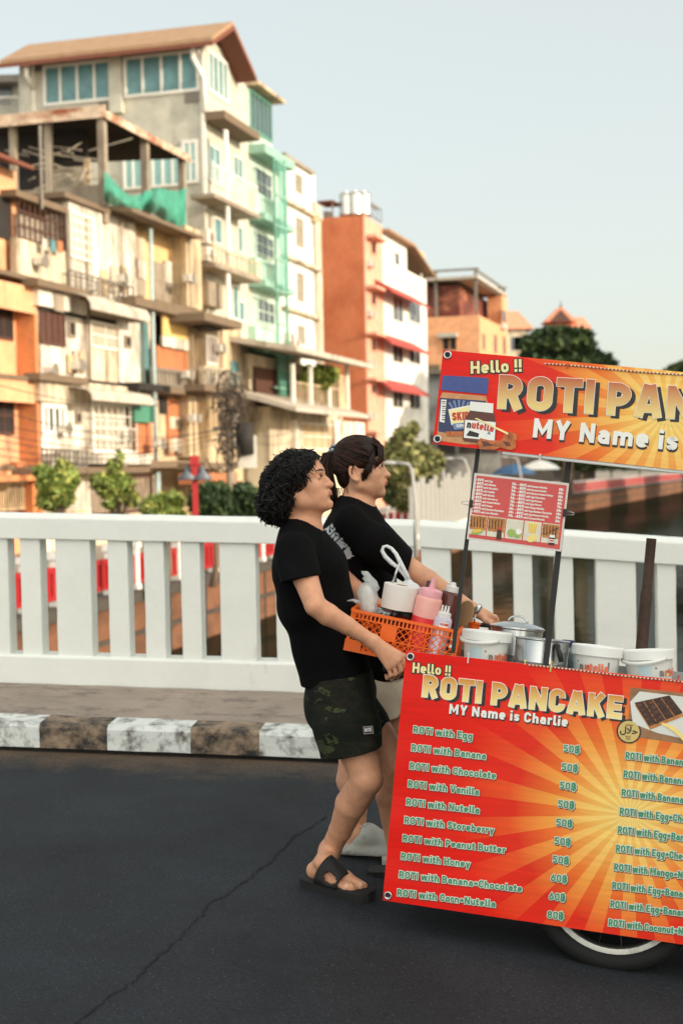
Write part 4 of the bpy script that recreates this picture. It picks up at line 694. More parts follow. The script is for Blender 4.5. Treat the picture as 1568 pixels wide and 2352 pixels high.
# ================================================================== stroke lettering (round cornered grotesque)
def _arc(cx, cy, rx, ry, a0, a1, n=9): return [(cx + rx * math.cos(R_(a0 + (a1 - a0) * i / n)), cy + ry * math.sin(R_(a0 + (a1 - a0) * i / n))) for i in range(n + 1)]
def glyph(ch, w):
    b, t = w / 2, 1 - w / 2; l = w / 2; X = .72; xt = X - w / 2
    def box(W, bt=b, tp=t, r=None):
        r_ = W - l; rad = r or min((r_ - l) / 2, .28)
        return [[(r_, tp - rad)] + _arc(r_ - rad, tp - rad, rad, rad, 0, 90) + _arc(l + rad, tp - rad, rad, rad, 90, 180) + _arc(l + rad, bt + rad, rad, rad, 180, 270) + _arc(r_ - rad, bt + rad, rad, rad, 270, 360) + [(r_, tp - rad)]]
    def bowl(x0, x1, y0, y1):
        r = min((y1 - y0) / 2, x1 - x0); return [(x0, y1), (x1 - r, y1)] + _arc(x1 - r, y1 - r, r, r, 90, 0) + _arc(x1 - r, y0 + r, r, r, 0, -90) + [(x0, y0)]
    def copen(W, bt, tp, a=.0):
        r_ = W - l; rad = min((r_ - l) / 2, .28); h = tp - bt
        return [(r_, tp - rad - .06 * h)] + _arc(r_ - rad, tp - rad, rad, rad, 0, 90) + _arc(l + rad, tp - rad, rad, rad, 90, 180) + _arc(l + rad, bt + rad, rad, rad, 180, 270) + _arc(r_ - rad, bt + rad, rad, rad, 270, 360) + [(r_, bt + rad + .06 * h)]
    u = ch
    if u == 'O': return .62, box(.62)
    if u == '0': return .56, box(.56)
    if u == 'A': return .68, [[(l * .95, 0), (.30, 1)], [(.68 - l * .95, 0), (.38, 1)], [(.34 - w * .2, 1 - l * 1.15), (.34 + w * .2, 1 - l * 1.15)], [(.17, .27), (.51, .27)]]
    if u == 'B': return .61, [[(l, 0), (l, 1)], bowl(l, .60 - l, b, .5), bowl(l, .57 - l, .5, t)]
    if u == 'C': return .60, [copen(.60, b, t)]
    if u == 'D': return .62, [[(l, 0), (l, 1)], [(l, t), (.62 - l - .25, t)] + _arc(.62 - l - .25, t - .25, .25, .25, 90, 0) + _arc(.62 - l - .25, b + .25, .25, .25, 0, -90) + [(l, b)]]
    if u == 'E': return .54, [[(l, 0), (l, 1)], [(l, t), (.53, t)], [(l, .5), (.49, .5)], [(l, b), (.53, b)]]
    if u == 'F': return .52, [[(l, 0), (l, 1)], [(l, t), (.52, t)], [(l, .48), (.48, .48)]]
    if u == 'H': return .64, [[(l, 0), (l, 1)], [(.64 - l, 0), (.64 - l, 1)], [(l, .5), (.64 - l, .5)]]
    if u == 'I': return w, [[(l, 0), (l, 1)]]
    if u == 'K': return .63, [[(l, 0), (l, 1)], [(.63 - l, 1), (l + .04, .42)], [(.27, .58), (.64 - l, 0)]]
    if u == 'L': return .52, [[(l, 1), (l, b), (.52, b)]]
    if u == 'M': return .80, [[(l, 0), (l, 1)], [(.80 - l, 0), (.80 - l, 1)], [(l, 1 - w * .3), (.40, .3), (.80 - l, 1 - w * .3)]]
    if u == 'N': return .65, [[(l, 0), (l, 1)], [(.65 - l, 0), (.65 - l, 1)], [(l, 1 - w * .3), (.65 - l, w * .3)]]
    if u == 'P': return .59, [[(l, 0), (l, 1)], bowl(l, .59 - l, .42, t)]
    if u == 'R': return .61, [[(l, 0), (l, 1)], bowl(l, .59 - l, .45, t), [(.33, .45), (.61 - l * .9, 0)]]
    if u == 'S': return .58, [[(.58 - l, t - .2)] + _arc(.58 - l - .2, t - .2, .2, .2, 0, 90) + _arc(l + .2, t - .2, .2, .2, 90, 200)+ [(l + .12, .56), (.58 - l - .1, .45)] + _arc(.58 - l - .2, b + .2, .2, .2, 20, -90) + _arc(l + .2, b + .2, .2, .2, 270, 180)]
    if u == 'T': return .58, [[(.29, 0), (.29, 1)], [(0, t), (.58, t)]]
    if u == 'U': return .62, [[(l, 1), (l, b + .22)] + _arc(l + .22, b + .22, .22, .22, 180, 270) + _arc(.62 - l - .22, b + .22, .22, .22, 270, 360) + [(.62 - l, 1)]]
    if u == 'V': return .66, [[(l * .95, 1), (.295, 0)], [(.66 - l * .95, 1), (.365, 0)]]
    if u == 'W': return .92, [[(l * .95, 1), (.24, 0)], [(.27, 0), (.45, .9)], [(.47, .9), (.65, 0)], [(.68, 0), (.92 - l * .95, 1)]]
    if u == 'Y': return .66, [[(l * .95, 1), (.33, .42)], [(.66 - l * .95, 1), (.33, .42)], [(.33, .46), (.33, 0)]]
    if u == '!': return w, [[(l, .34), (l, 1)], [(l, 0), (l, w * 1.05)]]
    if u == '+': return .5, [[(.25, .2), (.25, .7)], [(0, .45), (.5, .45)]]
    if u == '-': return .4, [[(0, .4), (.4, .4)]]
    if u == '.': return w, [[(l, 0), (l, w)]]
    if u == '3': return .56, [[(l, t), (.52 - l, t), (.26, .56)] + _arc(.56 - l - .22, b + .24, .22, .24, 80, -90) + _arc(l + .2, b + .2, .2, .2, 270, 190)]
    if u == '5': return .56, [[(.52, t), (l + .02, t), (l + .02, .52)] + _arc(.56 - l - .22, b + .24, .22, .24, 110, -90) + _arc(l + .2, b + .2, .2, .2, 270, 190)]
    if u == '6': return .57, box(.57, b, .6) + [[(l, .34), (l, .45), (.36, 1)]]
    if u == '7': return .52, [[(0, t), (.52 - l * .6, t), (.2, 0)]]
    if u == '8': return .57, box(.57, b, .53) + box(.57, .53, t, .2)
    if u == '฿': return .62, glyph('B', w)[1] + [[(.32, -.13), (.32, 1.13)]]
    W = .54; r_ = W - l; rr = (r_ - l) / 2
    arch = lambda x0, x1, y: [(x0, y - (x1 - x0) / 2)] + _arc((x0 + x1) / 2, y - (x1 - x0) / 2, (x1 - x0) / 2, (x1 - x0) / 2, 180, 0)
    if u == 'a': return .53, [[(l + .02, xt - .1)] + _arc(.265, xt - .16, .53 / 2 - l, .16, 140, 0) + [(.53 - l, 0)], [(.53 - l, .44), (l + .15, .44)] + _arc(l + .15, .44 - (.44 - b) / 2, .15, (.44 - b) / 2, 90, 270) + [(.53 - l - .1, b), (.53 - l, b + .1)]]
    if u == 'b': return W, box(W, b, xt) + [[(l, 0), (l, 1)]]
    if u == 'c': return .51, [copen(.51, b, xt)]
    if u == 'd': return W, box(W, b, xt) + [[(r_, 0), (r_, 1)]]
    if u == 'e': return W, [[(l, .36), (r_, .36), (r_, xt - rr)] + _arc(r_ - rr, xt - rr, rr, rr, 0, 90) + _arc(l + rr, xt - rr, rr, rr, 90, 180) + _arc(l + rr, b + rr, rr, rr, 180, 270) + _arc(r_ - rr, b + rr, rr, rr, 270, 325)]
    if u == 'f': return .36, [[(.12 + l * .3, 0), (.12 + l * .3, .8)] + _arc(.12 + l * .3 + .16, .8, .16, 1 - l - .8, 180, 90) + [(.36, t)], [(0, xt), (.35, xt)]]
    if u == 'g': return W, box(W, b, xt) + [[(r_, X), (r_, -.08)] + _arc(r_ - rr, -.08, rr, .17, 0, -90) + [(l + .03, -.25)]]
    if u == 'h': return W, [[(l, 0), (l, 1)], arch(l, r_, xt) + [(r_, 0)]]
    if u == 'i': return w, [[(l, 0), (l, X)], [(l, .82), (l, 1)]]
    if u == 'k': return .54, [[(l, 0), (l, 1)], [(.53 - l, X), (l + .03, .28)], [(.24, .42), (.55 - l, 0)]]
    if u == 'l': return w + .06, [[(l, 1), (l, .15), (l + .07, b), (w + .07, b)]]
    if u == 'm': return .84, [[(l, 0), (l, X)], arch(l, .42, xt) + [(.42, 0)], arch(.42, .84 - l, xt) + [(.84 - l, 0)]]
    if u == 'n': return W, [[(l, 0), (l, X)], arch(l, r_, xt) + [(r_, 0)]]
    if u == 'o': return W, box(W, b, xt)
    if u == 'p': return W, box(W, b, xt) + [[(l, -.27), (l, X)]]
    if u == 'r': return .38, [[(l, 0), (l, X)], [(l, xt - .14)] + _arc(l + .15, xt - .14, .15, .14, 180, 90) + [(.38, xt)]]
    if u == 's': return .49, [[(.49 - l, xt - .12)] + _arc(.49 - l - .13, xt - .12, .13, .12, 0, 90) + _arc(l + .13, xt - .12, .13, .12, 90, 210) + [(l + .1, .39), (.49 - l - .08, .33)] + _arc(.49 - l - .13, b + .13, .13, .13, 20, -90) + _arc(l + .13, b + .13, .13, .13, 270, 185)]
    if u == 't': return .38, [[(.12 + l * .3, .92), (.12 + l * .3, .2)] + _arc(.12 + l * .3 + .15, .2, .15, .2 - b, 180, 270) + [(.38, b)], [(0, xt), (.37, xt)]]
    if u == 'u': return W, [[(l, X), (l, b + rr)] + _arc(l + rr, b + rr, rr, rr, 180, 360) + [(r_, X)], [(r_, 0), (r_, X)]]
    if u == 'v': return .54, [[(l * .9, X), (.245, 0)], [(.54 - l * .9, X), (.295, 0)]]
    if u == 'w': return .80, [[(l * .85, X), (.21, 0)], [(.24, 0), (.385, X)], [(.415, X), (.56, 0)], [(.59, 0), (.80 - l * .85, X)]]
    if u == 'y': return .55, [[(l * .9, X), (.275, .05)], [(.55 - l * .9, X), (.2, -.27)]]
    return .3, []
def stroke_text(s, h, w=.2, grow=0., sx=1., gap=.075, skew=0.):
    """list of quads (x, y, layer) for the text; h cap height, grow widens every stroke by that length"""
    out = []; x = 0.; li = 0
    for ch in s:
        if ch == ' ': x += .27; continue
        W, st_ = glyph(ch, w)
        for line in st_:
            P_ = [((x + px) * h * sx, py * h) for px, py in line]; q = [P_[0]]
            for p in P_[1:]:
                if math.hypot(p[0] - q[-1][0], p[1] - q[-1][1]) > 1e-5: q.append(p)
            if len(q) < 2: continue
            hw = w * h / 2 + grow
            if grow and q[0] != q[-1] :
                for e, f in ((0, 1), (-1, -2)):
                    dx, dy = q[e][0] - q[f][0], q[e][1] - q[f][1]; L = math.hypot(dx, dy); q[e] = (q[e][0] + dx / L * grow, q[e][1] + dy / L * grow)
            L_, R__ = [], []
            closed = math.hypot(q[0][0] - q[-1][0], q[0][1] - q[-1][1]) < 1e-4
            n = len(q)
            for i in range(n):
                a = q[i - 1] if i else (q[-2] if closed else None); c = q[i + 1] if i < n - 1 else (q[1] if closed else None)
                def nrm(p, r): d = (r[0] - p[0], r[1] - p[1]); L = math.hypot(*d); return (-d[1] / L, d[0] / L)
                n1 = nrm(a, q[i]) if a else None; n2 = nrm(q[i], c) if c else None
                n1 = n1 or n2; n2 = n2 or n1; mx_, my_ = n1[0] + n2[0], n1[1] + n2[1]; L = math.hypot(mx_, my_) or 1; mx_, my_ = mx_ / L, my_ / L
                k = hw / max(.72, mx_ * n1[0] + my_ * n1[1])
                L_.append((q[i][0] + mx_ * k, q[i][1] + my_ * k)); R__.append((q[i][0] - mx_ * k, q[i][1] - my_ * k))
            for i in range(n - 1): out.append((R__[i], R__[i + 1], L_[i + 1], L_[i], li))
            li += 1
        x += W + gap
    return out, (x - gap) * h * sx
# ================================================================== the food cart
cx_ = (_r * 15189 + _u * -1321 + _f * -3267).normalized()
TL = P(932, 1495, 4.8)
m_ = ray(932, 1495).cross(ray(878, 2070)); cz_ = m_.cross(cx_).normalized()
if cz_.z < 0: cz_ = -cz_
cy_ = cz_.cross(cx_).normalized()
CM = Matrix((cx_, cy_, cz_)).transposed()
def Q(x, y, z): return TL + cx_ * x + cy_ * y + cz_ * z      # cart space: x along, y away, z up, origin at the banner's upper left corner
def bp_(u, v, y=0.):
    p = PP(u, v, TL + cy_ * y, cy_) - TL; return p.dot(cx_), p.dot(cz_)
a_r = R_(1.55); tx_ = cx_ * math.cos(a_r) - cz_ * math.sin(a_r); tz_ = cz_ * math.cos(a_r) + cx_ * math.sin(a_r)   # the upper boards hang a little more askew
BW, BH = 1.52, -bp_(878, 2070)[1]
whl = bp_(1402, 2150)[0]
cart = empty('food_cart', Q(.55, .3, -BH - .1), 'red and orange food cart with two menu banners and white rimmed wheels', 'food cart', rot=CM)
def obox(mb, c, sx, sy, sz, mi=0, ax=None):
    X, Y, Z = ax or (cx_, cy_, cz_); return mb.cbox(c, X * sx / 2, Y * sy / 2, Z * sz / 2, mi)
m_blk = mat('black_steel', C(34, 32, 32), .55, var=.2, scale=6, spec=.4); m_stl = mat('steel', C(190, 192, 192), .25, metal=1., var=.05); m_tray = mat('tray_steel', C(150, 150, 148), .4, metal=.8, var=.15)
m_rustp = mat('rusty_pole', C(66, 46, 36), .8, var=.5, scale=14, bump=.4)
# body
mb = MB(); obox(mb, Q(BW / 2, .31, -.045), BW - .06, .56, .02); obox(mb, Q(BW / 2, .58, -.03), BW - .06, .02, .06); mb.build('tray', m_tray, cart)
mb = MB(); obox(mb, Q(BW / 2, .31, -.40), BW - .1, .54, .68); mb.build('cabinet', mat('cabinet', C(96, 92, 88), .6, metal=.2, var=.2), cart)
mb = MB()
for y in (.06, .56): obox(mb, Q(BW / 2, y, -.765), BW - .05, .04, .04)
for x in (.06, whl, BW - .06): obox(mb, Q(x, .31, -.766), .04, .47, .036)
mb.build('chassis', m_blk, cart)
hb = Q(*[bp_(893, 1530, .16)[0], .16, bp_(893, 1530, .16)[1]])
HX0 = bp_(880, 1533, .16)[0]; HZ = bp_(893, 1531, .16)[1]
for y in (.16, .52):
    mb = MB(); mb.tube([Q(HX0 + .085, y, HZ), Q(.28, y, HZ - .012)], .0135, k=12, sq=cz_); mb.build('handle_bar', m_blk, cart, smooth=True)
    mb = MB(); mb.lathe(Q(HX0, y, HZ), [(.0, .012), (.0125, .011), (.0135, .0), (.0185, .0), (.0195, .004), (.0195, .13), (.0165, .135), (.0, .135)], ax=cx_, k=20); mb.build('handle_grip', mat('rubber', C(26, 25, 25), .8, var=.1), cart, smooth=True, angle=50)
# wheel, axle under the tray
gz_ = lambda x, y: hz(st(Q(x, y, 0))[0])
for y in (.055, .56):
    zt = -BH + .03; c = Q(whl, y, 0); rd = .285
    rd = .292; zc = (gz_(whl, y) + rd - c.z) / cz_.z; c = Q(whl, y, zc)
    mb = MB(); prof = [(rd - .056, -.020), (rd - .028, -.029), (rd - .004, -.018), (rd, 0), (rd - .004, .018), (rd - .028, .029), (rd - .056, .020), (rd - .056, -.020)]; mb.lathe(c, prof, ax=-cy_, k=56, cap=False)
    wob = mb.build('wheel', mat('tyre', C(18, 18, 19), .85, var=.2, scale=8), cart, smooth=True)
    mb = MB(); mb.lathe(c, [(rd - .074, -.0205), (rd - .066, -.0235), (rd - .057, -.0215)], ax=cy_, k=56, cap=False); mb.lathe(c, [(rd - .074, -.0205), (rd - .066, -.0235), (rd - .057, -.0215)], ax=-cy_, k=56, cap=False); mb.build('white_wall', mat('white_rubber', C(208, 206, 196), .7, stain=C(110, 104, 96), stain_amt=.3, stain_scale=(8, 8, 8)), wob, smooth=True)
    mb = MB(); mb.lathe(c, [(rd - .078, -.016), (rd - .054, -.0195), (rd - .054, .0195), (rd - .078, .016), (rd - .078, -.016)], ax=cy_, k=48, cap=False)
    for k in range(18):
        a = k * math.pi / 9; d = cx_ * math.cos(a) + cz_ * math.sin(a); mb.tube([c + d * .03 + cy_ * .02 * (-1) ** k, c + d * (rd - .074)], .0022, k=5)
    mb.lathe(c, [(.0, -.035), (.03, -.035), (.03, .035), (0, .035)], ax=cy_, k=16); mb.build('rim', m_blk, wob, smooth=True, angle=40)
    mb = MB(); mb.tube([c, Q(whl, y, -.76)], .018, k=8); mb.build('fork', m_blk, cart)
# ------------------------------------------------------------------ printed boards
def board_mat(name, ctr, ox, oz, scale):
    m = bpy.data.materials.new(name); m.use_nodes = True; t = m.node_tree; b = t.nodes['Principled BSDF']; L = t.links.new; N = t.nodes.new
    b.inputs['Roughness'].default_value = .42; b.inputs['Specular IOR Level'].default_value = .22
    tc = N('ShaderNodeTexCoord'); sp = N('ShaderNodeSeparateXYZ'); L(tc.outputs['UV'], sp.inputs[0])
    def mth(op, a, c=None):
        n = N('ShaderNodeMath'); n.operation = op
        for i, q in enumerate((a, c)):
            if q is None: continue
            if isinstance(q, (int, float)): n.inputs[i].default_value = q
            else: L(q, n.inputs[i])
        return n.outputs[0]
    x = mth('SUBTRACT', sp.outputs[0], ctr[0]); z = mth('SUBTRACT', sp.outputs[1], ctr[1])
    r = mth('DIVIDE', mth('SQRT', mth('ADD', mth('MULTIPLY', x, x), mth('MULTIPLY', z, z))), scale)
    an = mth('ARCTAN2', z, x); wv = mth('SINE', mth('MULTIPLY', an, 22.0))
    st_ = mth('MULTIPLY', mth('GREATER_THAN', wv, 0.), 1.)
    def ramp(stops):
        n = N('ShaderNodeValToRGB'); e = n.color_ramp.elements
        while len(e) < len(stops): e.new(.5)
        for i, (p_, c_) in enumerate(stops): e[i].position = p_; e[i].color = C(*c_)
        L(r, n.inputs[0]); return n.outputs[0]
    ra = ramp(((0, (240, 214, 130)), (.16, (246, 204, 112)), (.36, (240, 158, 68)), (.55, (232, 84, 36)), (.78, (228, 34, 14)), (1, (222, 22, 8))))
    rb = ramp(((0, (236, 204, 118)), (.14, (240, 186, 92)), (.34, (232, 118, 46)), (.52, (222, 46, 24)), (.75, (226, 28, 12)), (1, (222, 22, 8))))
    mx = N('ShaderNodeMix'); mx.data_type = 'RGBA'; L(st_, mx.inputs[0]); L(ra, mx.inputs[6]); L(rb, mx.inputs[7])
    n = N('ShaderNodeTexNoise'); n.inputs['Scale'].default_value = 5; n.inputs['Detail'].default_value = 10; mp = N('ShaderNodeMapping'); mp.inputs['Scale'].default_value = (1, 14, 1); L(tc.outputs['UV'], mp.inputs[0]); L(mp.outputs[0], n.inputs['Vector'])
    mr = N('ShaderNodeMapRange'); mr.inputs[1].default_value = .35; mr.inputs[2].default_value = .7; mr.inputs[3].default_value = .93; mr.inputs[4].default_value = 1.06; L(n.outputs[0], mr.inputs[0])
    m2 = N('ShaderNodeMix'); m2.data_type = 'RGBA'; m2.blend_type = 'MULTIPLY'; m2.inputs[0].default_value = 1; L(mx.outputs[2], m2.inputs[6]); L(mr.outputs[0], m2.inputs[7])
    L(m2.outputs[2], b.inputs['Base Color'])
    wv2 = N('ShaderNodeTexWave'); wv2.bands_direction = 'Y'; wv2.inputs['Scale'].default_value = 42; wv2.inputs['Distortion'].default_value = .4; L(tc.outputs['UV'], wv2.inputs['Vector'])
    bu = N('ShaderNodeBump'); bu.inputs['Strength'].default_value = .05; bu.inputs['Distance'].default_value = .002; L(wv2.outputs[0], bu.inputs['Height']); L(bu.outputs[0], b.inputs['Normal'])
    return m
class Board:                             # a flat printed board with its own axes
    def __init__(s, o, X, Z, parent): s.o, s.X, s.Z, s.Y, s.parent = o, X, Z, Z.cross(X).normalized(), parent; s.warp = lambda x, z: 0.
    def uv(s, u, v): p = PP(u, v, s.o, s.Y) - s.o; return p.dot(s.X), p.dot(s.Z)
    def pt(s, x, z, up=0.): return s.o + s.X * x + s.Z * z - s.Y * (up + s.warp(x, z))
    def panel(s, name, pts, m, th=.005, nx=30, nz=14, par=None, edge=None):
        # quad panel with warped front; pts: four (x, z) corners tl, tr, br, bl
        tl, tr, br, bl = pts; mb = MB(); f = []; uvs = []
        for j in range(nz + 1):
            for i in range(nx + 1):
                a, c = i / nx, j / nz; x = (tl[0] * (1 - a) + tr[0] * a) * (1 - c) + (bl[0] * (1 - a) + br[0] * a) * c; z = (tl[1] * (1 - a) + tr[1] * a) * (1 - c) + (bl[1] * (1 - a) + br[1] * a) * c
                f.append((x, z))
        n = len(f); mb.add([s.pt(x, z) for x, z in f] + [s.pt(x, z, -th) for x, z in f], [], 0)
        q = lambda i, j: j * (nx + 1) + i
        for j in range(nz):
            for i in range(nx): mb.f += [(q(i, j), q(i, j + 1), q(i + 1, j + 1), q(i + 1, j)), (n + q(i, j), n + q(i + 1, j), n + q(i + 1, j + 1), n + q(i, j + 1))]; mb.mi += [0, 1]
        rim = [q(i, 0) for i in range(nx)] + [q(nx, j) for j in range(nz)] + [q(i, nz) for i in range(nx, 0, -1)] + [q(0, j) for j in range(nz, 0, -1)]
        for k in range(len(rim)): a, b_ = rim[k], rim[(k + 1) % len(rim)]; mb.f.append((a, b_, n + b_, n + a)); mb.mi.append(1)
        o = mb.build(name, [m, edge or mat('board_edge', C(214, 208, 200), .7)], par or s.parent)
        ul = o.data.uv_layers.new(name='UVMap'); fl = f + f
        for p in o.data.polygons:
            for li in p.loop_indices: ul.data[li].uv = fl[o.data.loops[li].vertex_index]
        return o
    def ink(s, mb, quads, x, z, up, mi=0, dx=(1, 0), dz=(0, 1)):
        for a, b_, c, d, li in quads: mb.add([s.pt(x + p[0] * dx[0] + p[1] * dz[0], z + p[0] * dx[1] + p[1] * dz[1], up + (li % 40) * 1.5e-5) for p in (a, b_, c, d)], [(0, 1, 2, 3)], mi)
    def poly(s, mb, pts, up, mi=0, z0=None): mb.add([s.pt(x, z, up) for x, z in pts], [tuple(range(len(pts)))], mi)
    def disc(s, mb, c, r, up, mi=0, n=28, ry=None, r0=0, ang=0):
        ry = ry or r; ca, sa = math.cos(ang), math.sin(ang); pts = [(c[0] + r * math.cos(2 * math.pi * k / n) * ca - ry * math.sin(2 * math.pi * k / n) * sa, c[1] + r * math.cos(2 * math.pi * k / n) * sa + ry * math.sin(2 * math.pi * k / n) * ca) for k in range(n)]; s.poly(mb, pts, up, mi)
    def rrect(s, mb, x0, z0, x1, z1, r, up, mi=0):
        pts = _arc(x1 - r, z1 - r, r, r, 0, 90, 4) + _arc(x0 + r, z1 - r, r, r, 90, 180, 4) + _arc(x0 + r, z0 + r, r, r, 180, 270, 4) + _arc(x1 - r, z0 + r, r, r, 270, 360, 4); s.poly(mb, pts, up, mi)
    def words(s, mb, txt, p0, p1, cap, w, layers, gap=.075):
        """text from pixel p0 to pixel p1 along its base line, cap height in pixels; layers: (grow px, dx px, dy px, material index)"""
        a, b_ = s.uv(*p0), s.uv(*p1); k = math.dist(a, b_) / math.dist(p0, p1); h = cap * k; _, W = stroke_text(txt, h, w, gap=gap); sx = math.dist(a, b_) / W
        d = ((b_[0] - a[0]) / math.dist(a, b_), (b_[1] - a[1]) / math.dist(a, b_)); nz_ = (-d[1], d[0])
        for i, (g, dx, dy, mi) in enumerate(layers):
            q, _ = stroke_text(txt, h, w, g * k, sx, gap); s.ink(mb, q, a[0] + dx * k, a[1] - dy * k, .0012 + i * .0008, mi, d, nz_)
        return h
def grad_mat(name, c0, c1, z0, z1):      # printed two-tone lettering, upper colour to lower colour
    m = bpy.data.materials.new(name); m.use_nodes = True; t = m.node_tree; b = t.nodes['Principled BSDF']; b.inputs['Roughness'].default_value = .45; b.inputs['Specular IOR Level'].default_value = .3
    tc = t.nodes.new('ShaderNodeTexCoord'); sp = t.nodes.new('ShaderNodeSeparateXYZ'); t.links.new(tc.outputs['Object'], sp.inputs[0]); ma = t.nodes.new('ShaderNodeMath'); ma.operation = 'MULTIPLY_ADD'
    ma.inputs[1].default_value = z1[1]; t.links.new(sp.outputs[0], ma.inputs[0]); t.links.new(sp.outputs[2], ma.inputs[2])
    mr = t.nodes.new('ShaderNodeMapRange'); mr.inputs[1].default_value = z0; mr.inputs[2].default_value = z1[0]; t.links.new(ma.outputs[0], mr.inputs[0])
    mx = t.nodes.new('ShaderNodeMix'); mx.data_type = 'RGBA'; mx.inputs[6].default_value = c0; mx.inputs[7].default_value = c1; t.links.new(mr.outputs[0], mx.inputs[0]); t.links.new(mx.outputs[2], b.inputs['Base Color']); return m
i_w = mat('ink_white', C(232, 232, 226), .5, var=.03); i_k = mat('ink_black', C(24, 22, 20), .5, var=.05); i_g = mat('ink_green', C(64, 134, 104), .5, var=.08); i_y = mat('ink_cream', C(238, 224, 160), .5, var=.04); i_gh = mat('ink_pale_green', C(206, 222, 204), .5, var=.04); i_sh = mat('ink_shadow', C(126, 34, 22), .6)
def cart_local(p): return CM.transposed() @ (p - _MW[cart.name].translation)
# front banner
FBd = Board(TL.copy(), cx_, cz_, cart); FBd.warp = lambda x, z: .003 * math.sin(x * 5 + 1) * math.sin(z * 4 + .6) + .002 * mnoise.noise(V3(x * 6, z * 7, 2)) + .0016 * math.sin(z * 30 + x * 4) * math.exp(-(x * 5) ** 2)
bl = FBd.uv(878, 2068)
ctr = FBd.uv(1446, 1872)
fb = FBd.panel('front_banner', ((0, 0), (BW, 0), (BW, bl[1] - .004), (bl[0], bl[1])), board_mat('front_print', ctr, 0, 0, .72), nx=46, nz=24)
pa, pb = FBd.uv(966, 1600), FBd.uv(966, 1548); la, lb = cart_local(FBd.pt(*pa)), cart_local(FBd.pt(*pb)); ea = FBd.uv(1424, 1651.7); le = cart_local(FBd.pt(*ea)); slp = (le.z - la.z) / (le.x - la.x)
i_gold = grad_mat('ink_gold', C(242, 222, 150), C(208, 140, 60), la.z - slp * la.x + .004, (lb.z - slp * la.x - .003, -slp))
mb = MB(); MI = [i_w, i_k, i_g, i_y, i_gold, i_gh, i_sh]
FBd.words(mb, 'Hello !!', (946, 1544.5), (1034, 1540.5 + 12), 23, .215, [(2.2, .6, .6, 1), (0, 0, 0, 3)])
FBd.words(mb, 'ROTI PANCAKE', (967, 1600), (1426, 1652), 52, .245, [(1.2, 8, 4.5, 1), (1.5, 0, 0, 0), (0, 0, 0, 4)], gap=.05)
FBd.words(mb, 'MY Name is Charlie', (1030, 1639), (1303, 1669.5), 23, .235, [(.6, 1.6, 2.6, 1), (0, 0, 0, 0)])
left = ['Egg', 'Banana', 'Chocolate', 'Vanilla', 'Nutella', 'Storeberry', 'Peanut Butter', 'Honey', 'Banana+Chocolate', 'Corn+Nutella']
ends = [(1084, 1701), (1115, 1742), (1138, 1788), (1099, 1824), (1100, 1868), (1134, 1916), (1160, 1961), (1079, 1995), (1198, 2053), (1137, 2085)]
for i, wd in enumerate(left):
    e0 = (948 - 4.06 * i, 1683 + 41.6 * i); e1 = ends[i]; dd = .118
    FBd.words(mb, 'ROTI with ' + wd, e0, (e1[0], e0[1] + (e1[0] - e0[0]) * dd), 16, .215, [(1.5, 1.6, 2.0, 6), (1.5, 0, 0, 5), (0, 0, 0, 2)])
    pr = ['50', '50', '50', '50', '50', '50', '50', '60', '60', '80'][i]; p0 = (1292 - 4.09 * i, 1726.5 + 42.4 * i)
    FBd.words(mb, pr + '฿', p0, (p0[0] + 39, p0[1] + 4.7), 17, .2, [(1.5, 1.6, 2.0, 6), (1.5, 0, 0, 5), (0, 0, 0, 2)])
right = ['Banana+Nutella', 'Banana+Vanilla', 'Banana+Peanut Butter', 'Egg+Chocolate', 'Egg+Banana', 'Egg+Cheese', 'Mango+Nutella', 'Egg+Banana+Chocolate', 'Egg+Banana+Nutella', 'Coconut+Nutella']
for i, wd in enumerate(right):
    e0 = (1434.7 - 4.3 * i, 1742.4 + 42.65 * i); t = 'ROTI with ' + wd; _, W = stroke_text(t, 16, .215); e1 = e0[0] + W * 1.02
    FBd.words(mb, t, e0, (e1, e0[1] + (e1 - e0[0]) * .123), 17, .215, [(1.5, 1.6, 2.0, 6), (1.5, 0, 0, 5), (0, 0, 0, 2)])
mb.build('lettering', MI, fb)
# printed dish photo and round seal
i_choc = mat('ink_choc', C(66, 40, 30), .6, var=.6, scale=60); i_plate = mat('ink_plate', C(214, 214, 208), .5, var=.05); i_wood = mat('ink_wood', C(150, 110, 74), .6, var=.3, scale=20); i_ban = mat('ink_banana', C(238, 214, 132), .5, var=.1, scale=30); i_gd = mat('ink_seal', C(204, 178, 108), .45, var=.08); i_tan = mat('ink_roti', C(184, 122, 62), .6, var=.3, scale=50)
U = FBd.uv; mb = MB()
FBd.poly(mb, [U(1447, 1579), U(1640, 1599), U(1640, 1720), U(1440, 1690)], .0011, 2); FBd.poly(mb, [U(1446, 1612), U(1468, 1588), U(1600, 1604), U(1640, 1640), U(1640, 1712), U(1510, 1684), U(1452, 1662)], .0019, 1)
FBd.poly(mb, [U(1457, 1620), U(1536, 1600), U(1570, 1644), U(1492, 1676)], .0027, 3); FBd.poly(mb, [U(1456, 1614), U(1536, 1597), U(1567, 1637), U(1490, 1668)], .0034, 0)
for k in range(3): a0 = U(1476 + k * 20, 1611 - k * 4); a1 = U(1508 + k * 20, 1662 - k * 8); FBd.poly(mb, [a0, (a0[0] + .003, a0[1]), (a1[0] + .003, a1[1]), a1], .0037, 3)
for k in range(26):
    fx, fy = .08 + .17 * (k % 6), .12 + .2 * (k // 6); a0 = U(1456 + 80 * fx + 34 * fy, 1614 - 17 * fx + 54 * fy); r_ = RNG.uniform(.004, .008); FBd.poly(mb, [(a0[0] + r_ * math.cos(t) * RNG.uniform(.7, 1.2), a0[1] + r_ * .7 * math.sin(t) * RNG.uniform(.7, 1.2)) for t in [6.28 * q / 7 for q in range(7)]], .0036 + k * .00002, 5 + k % 2)
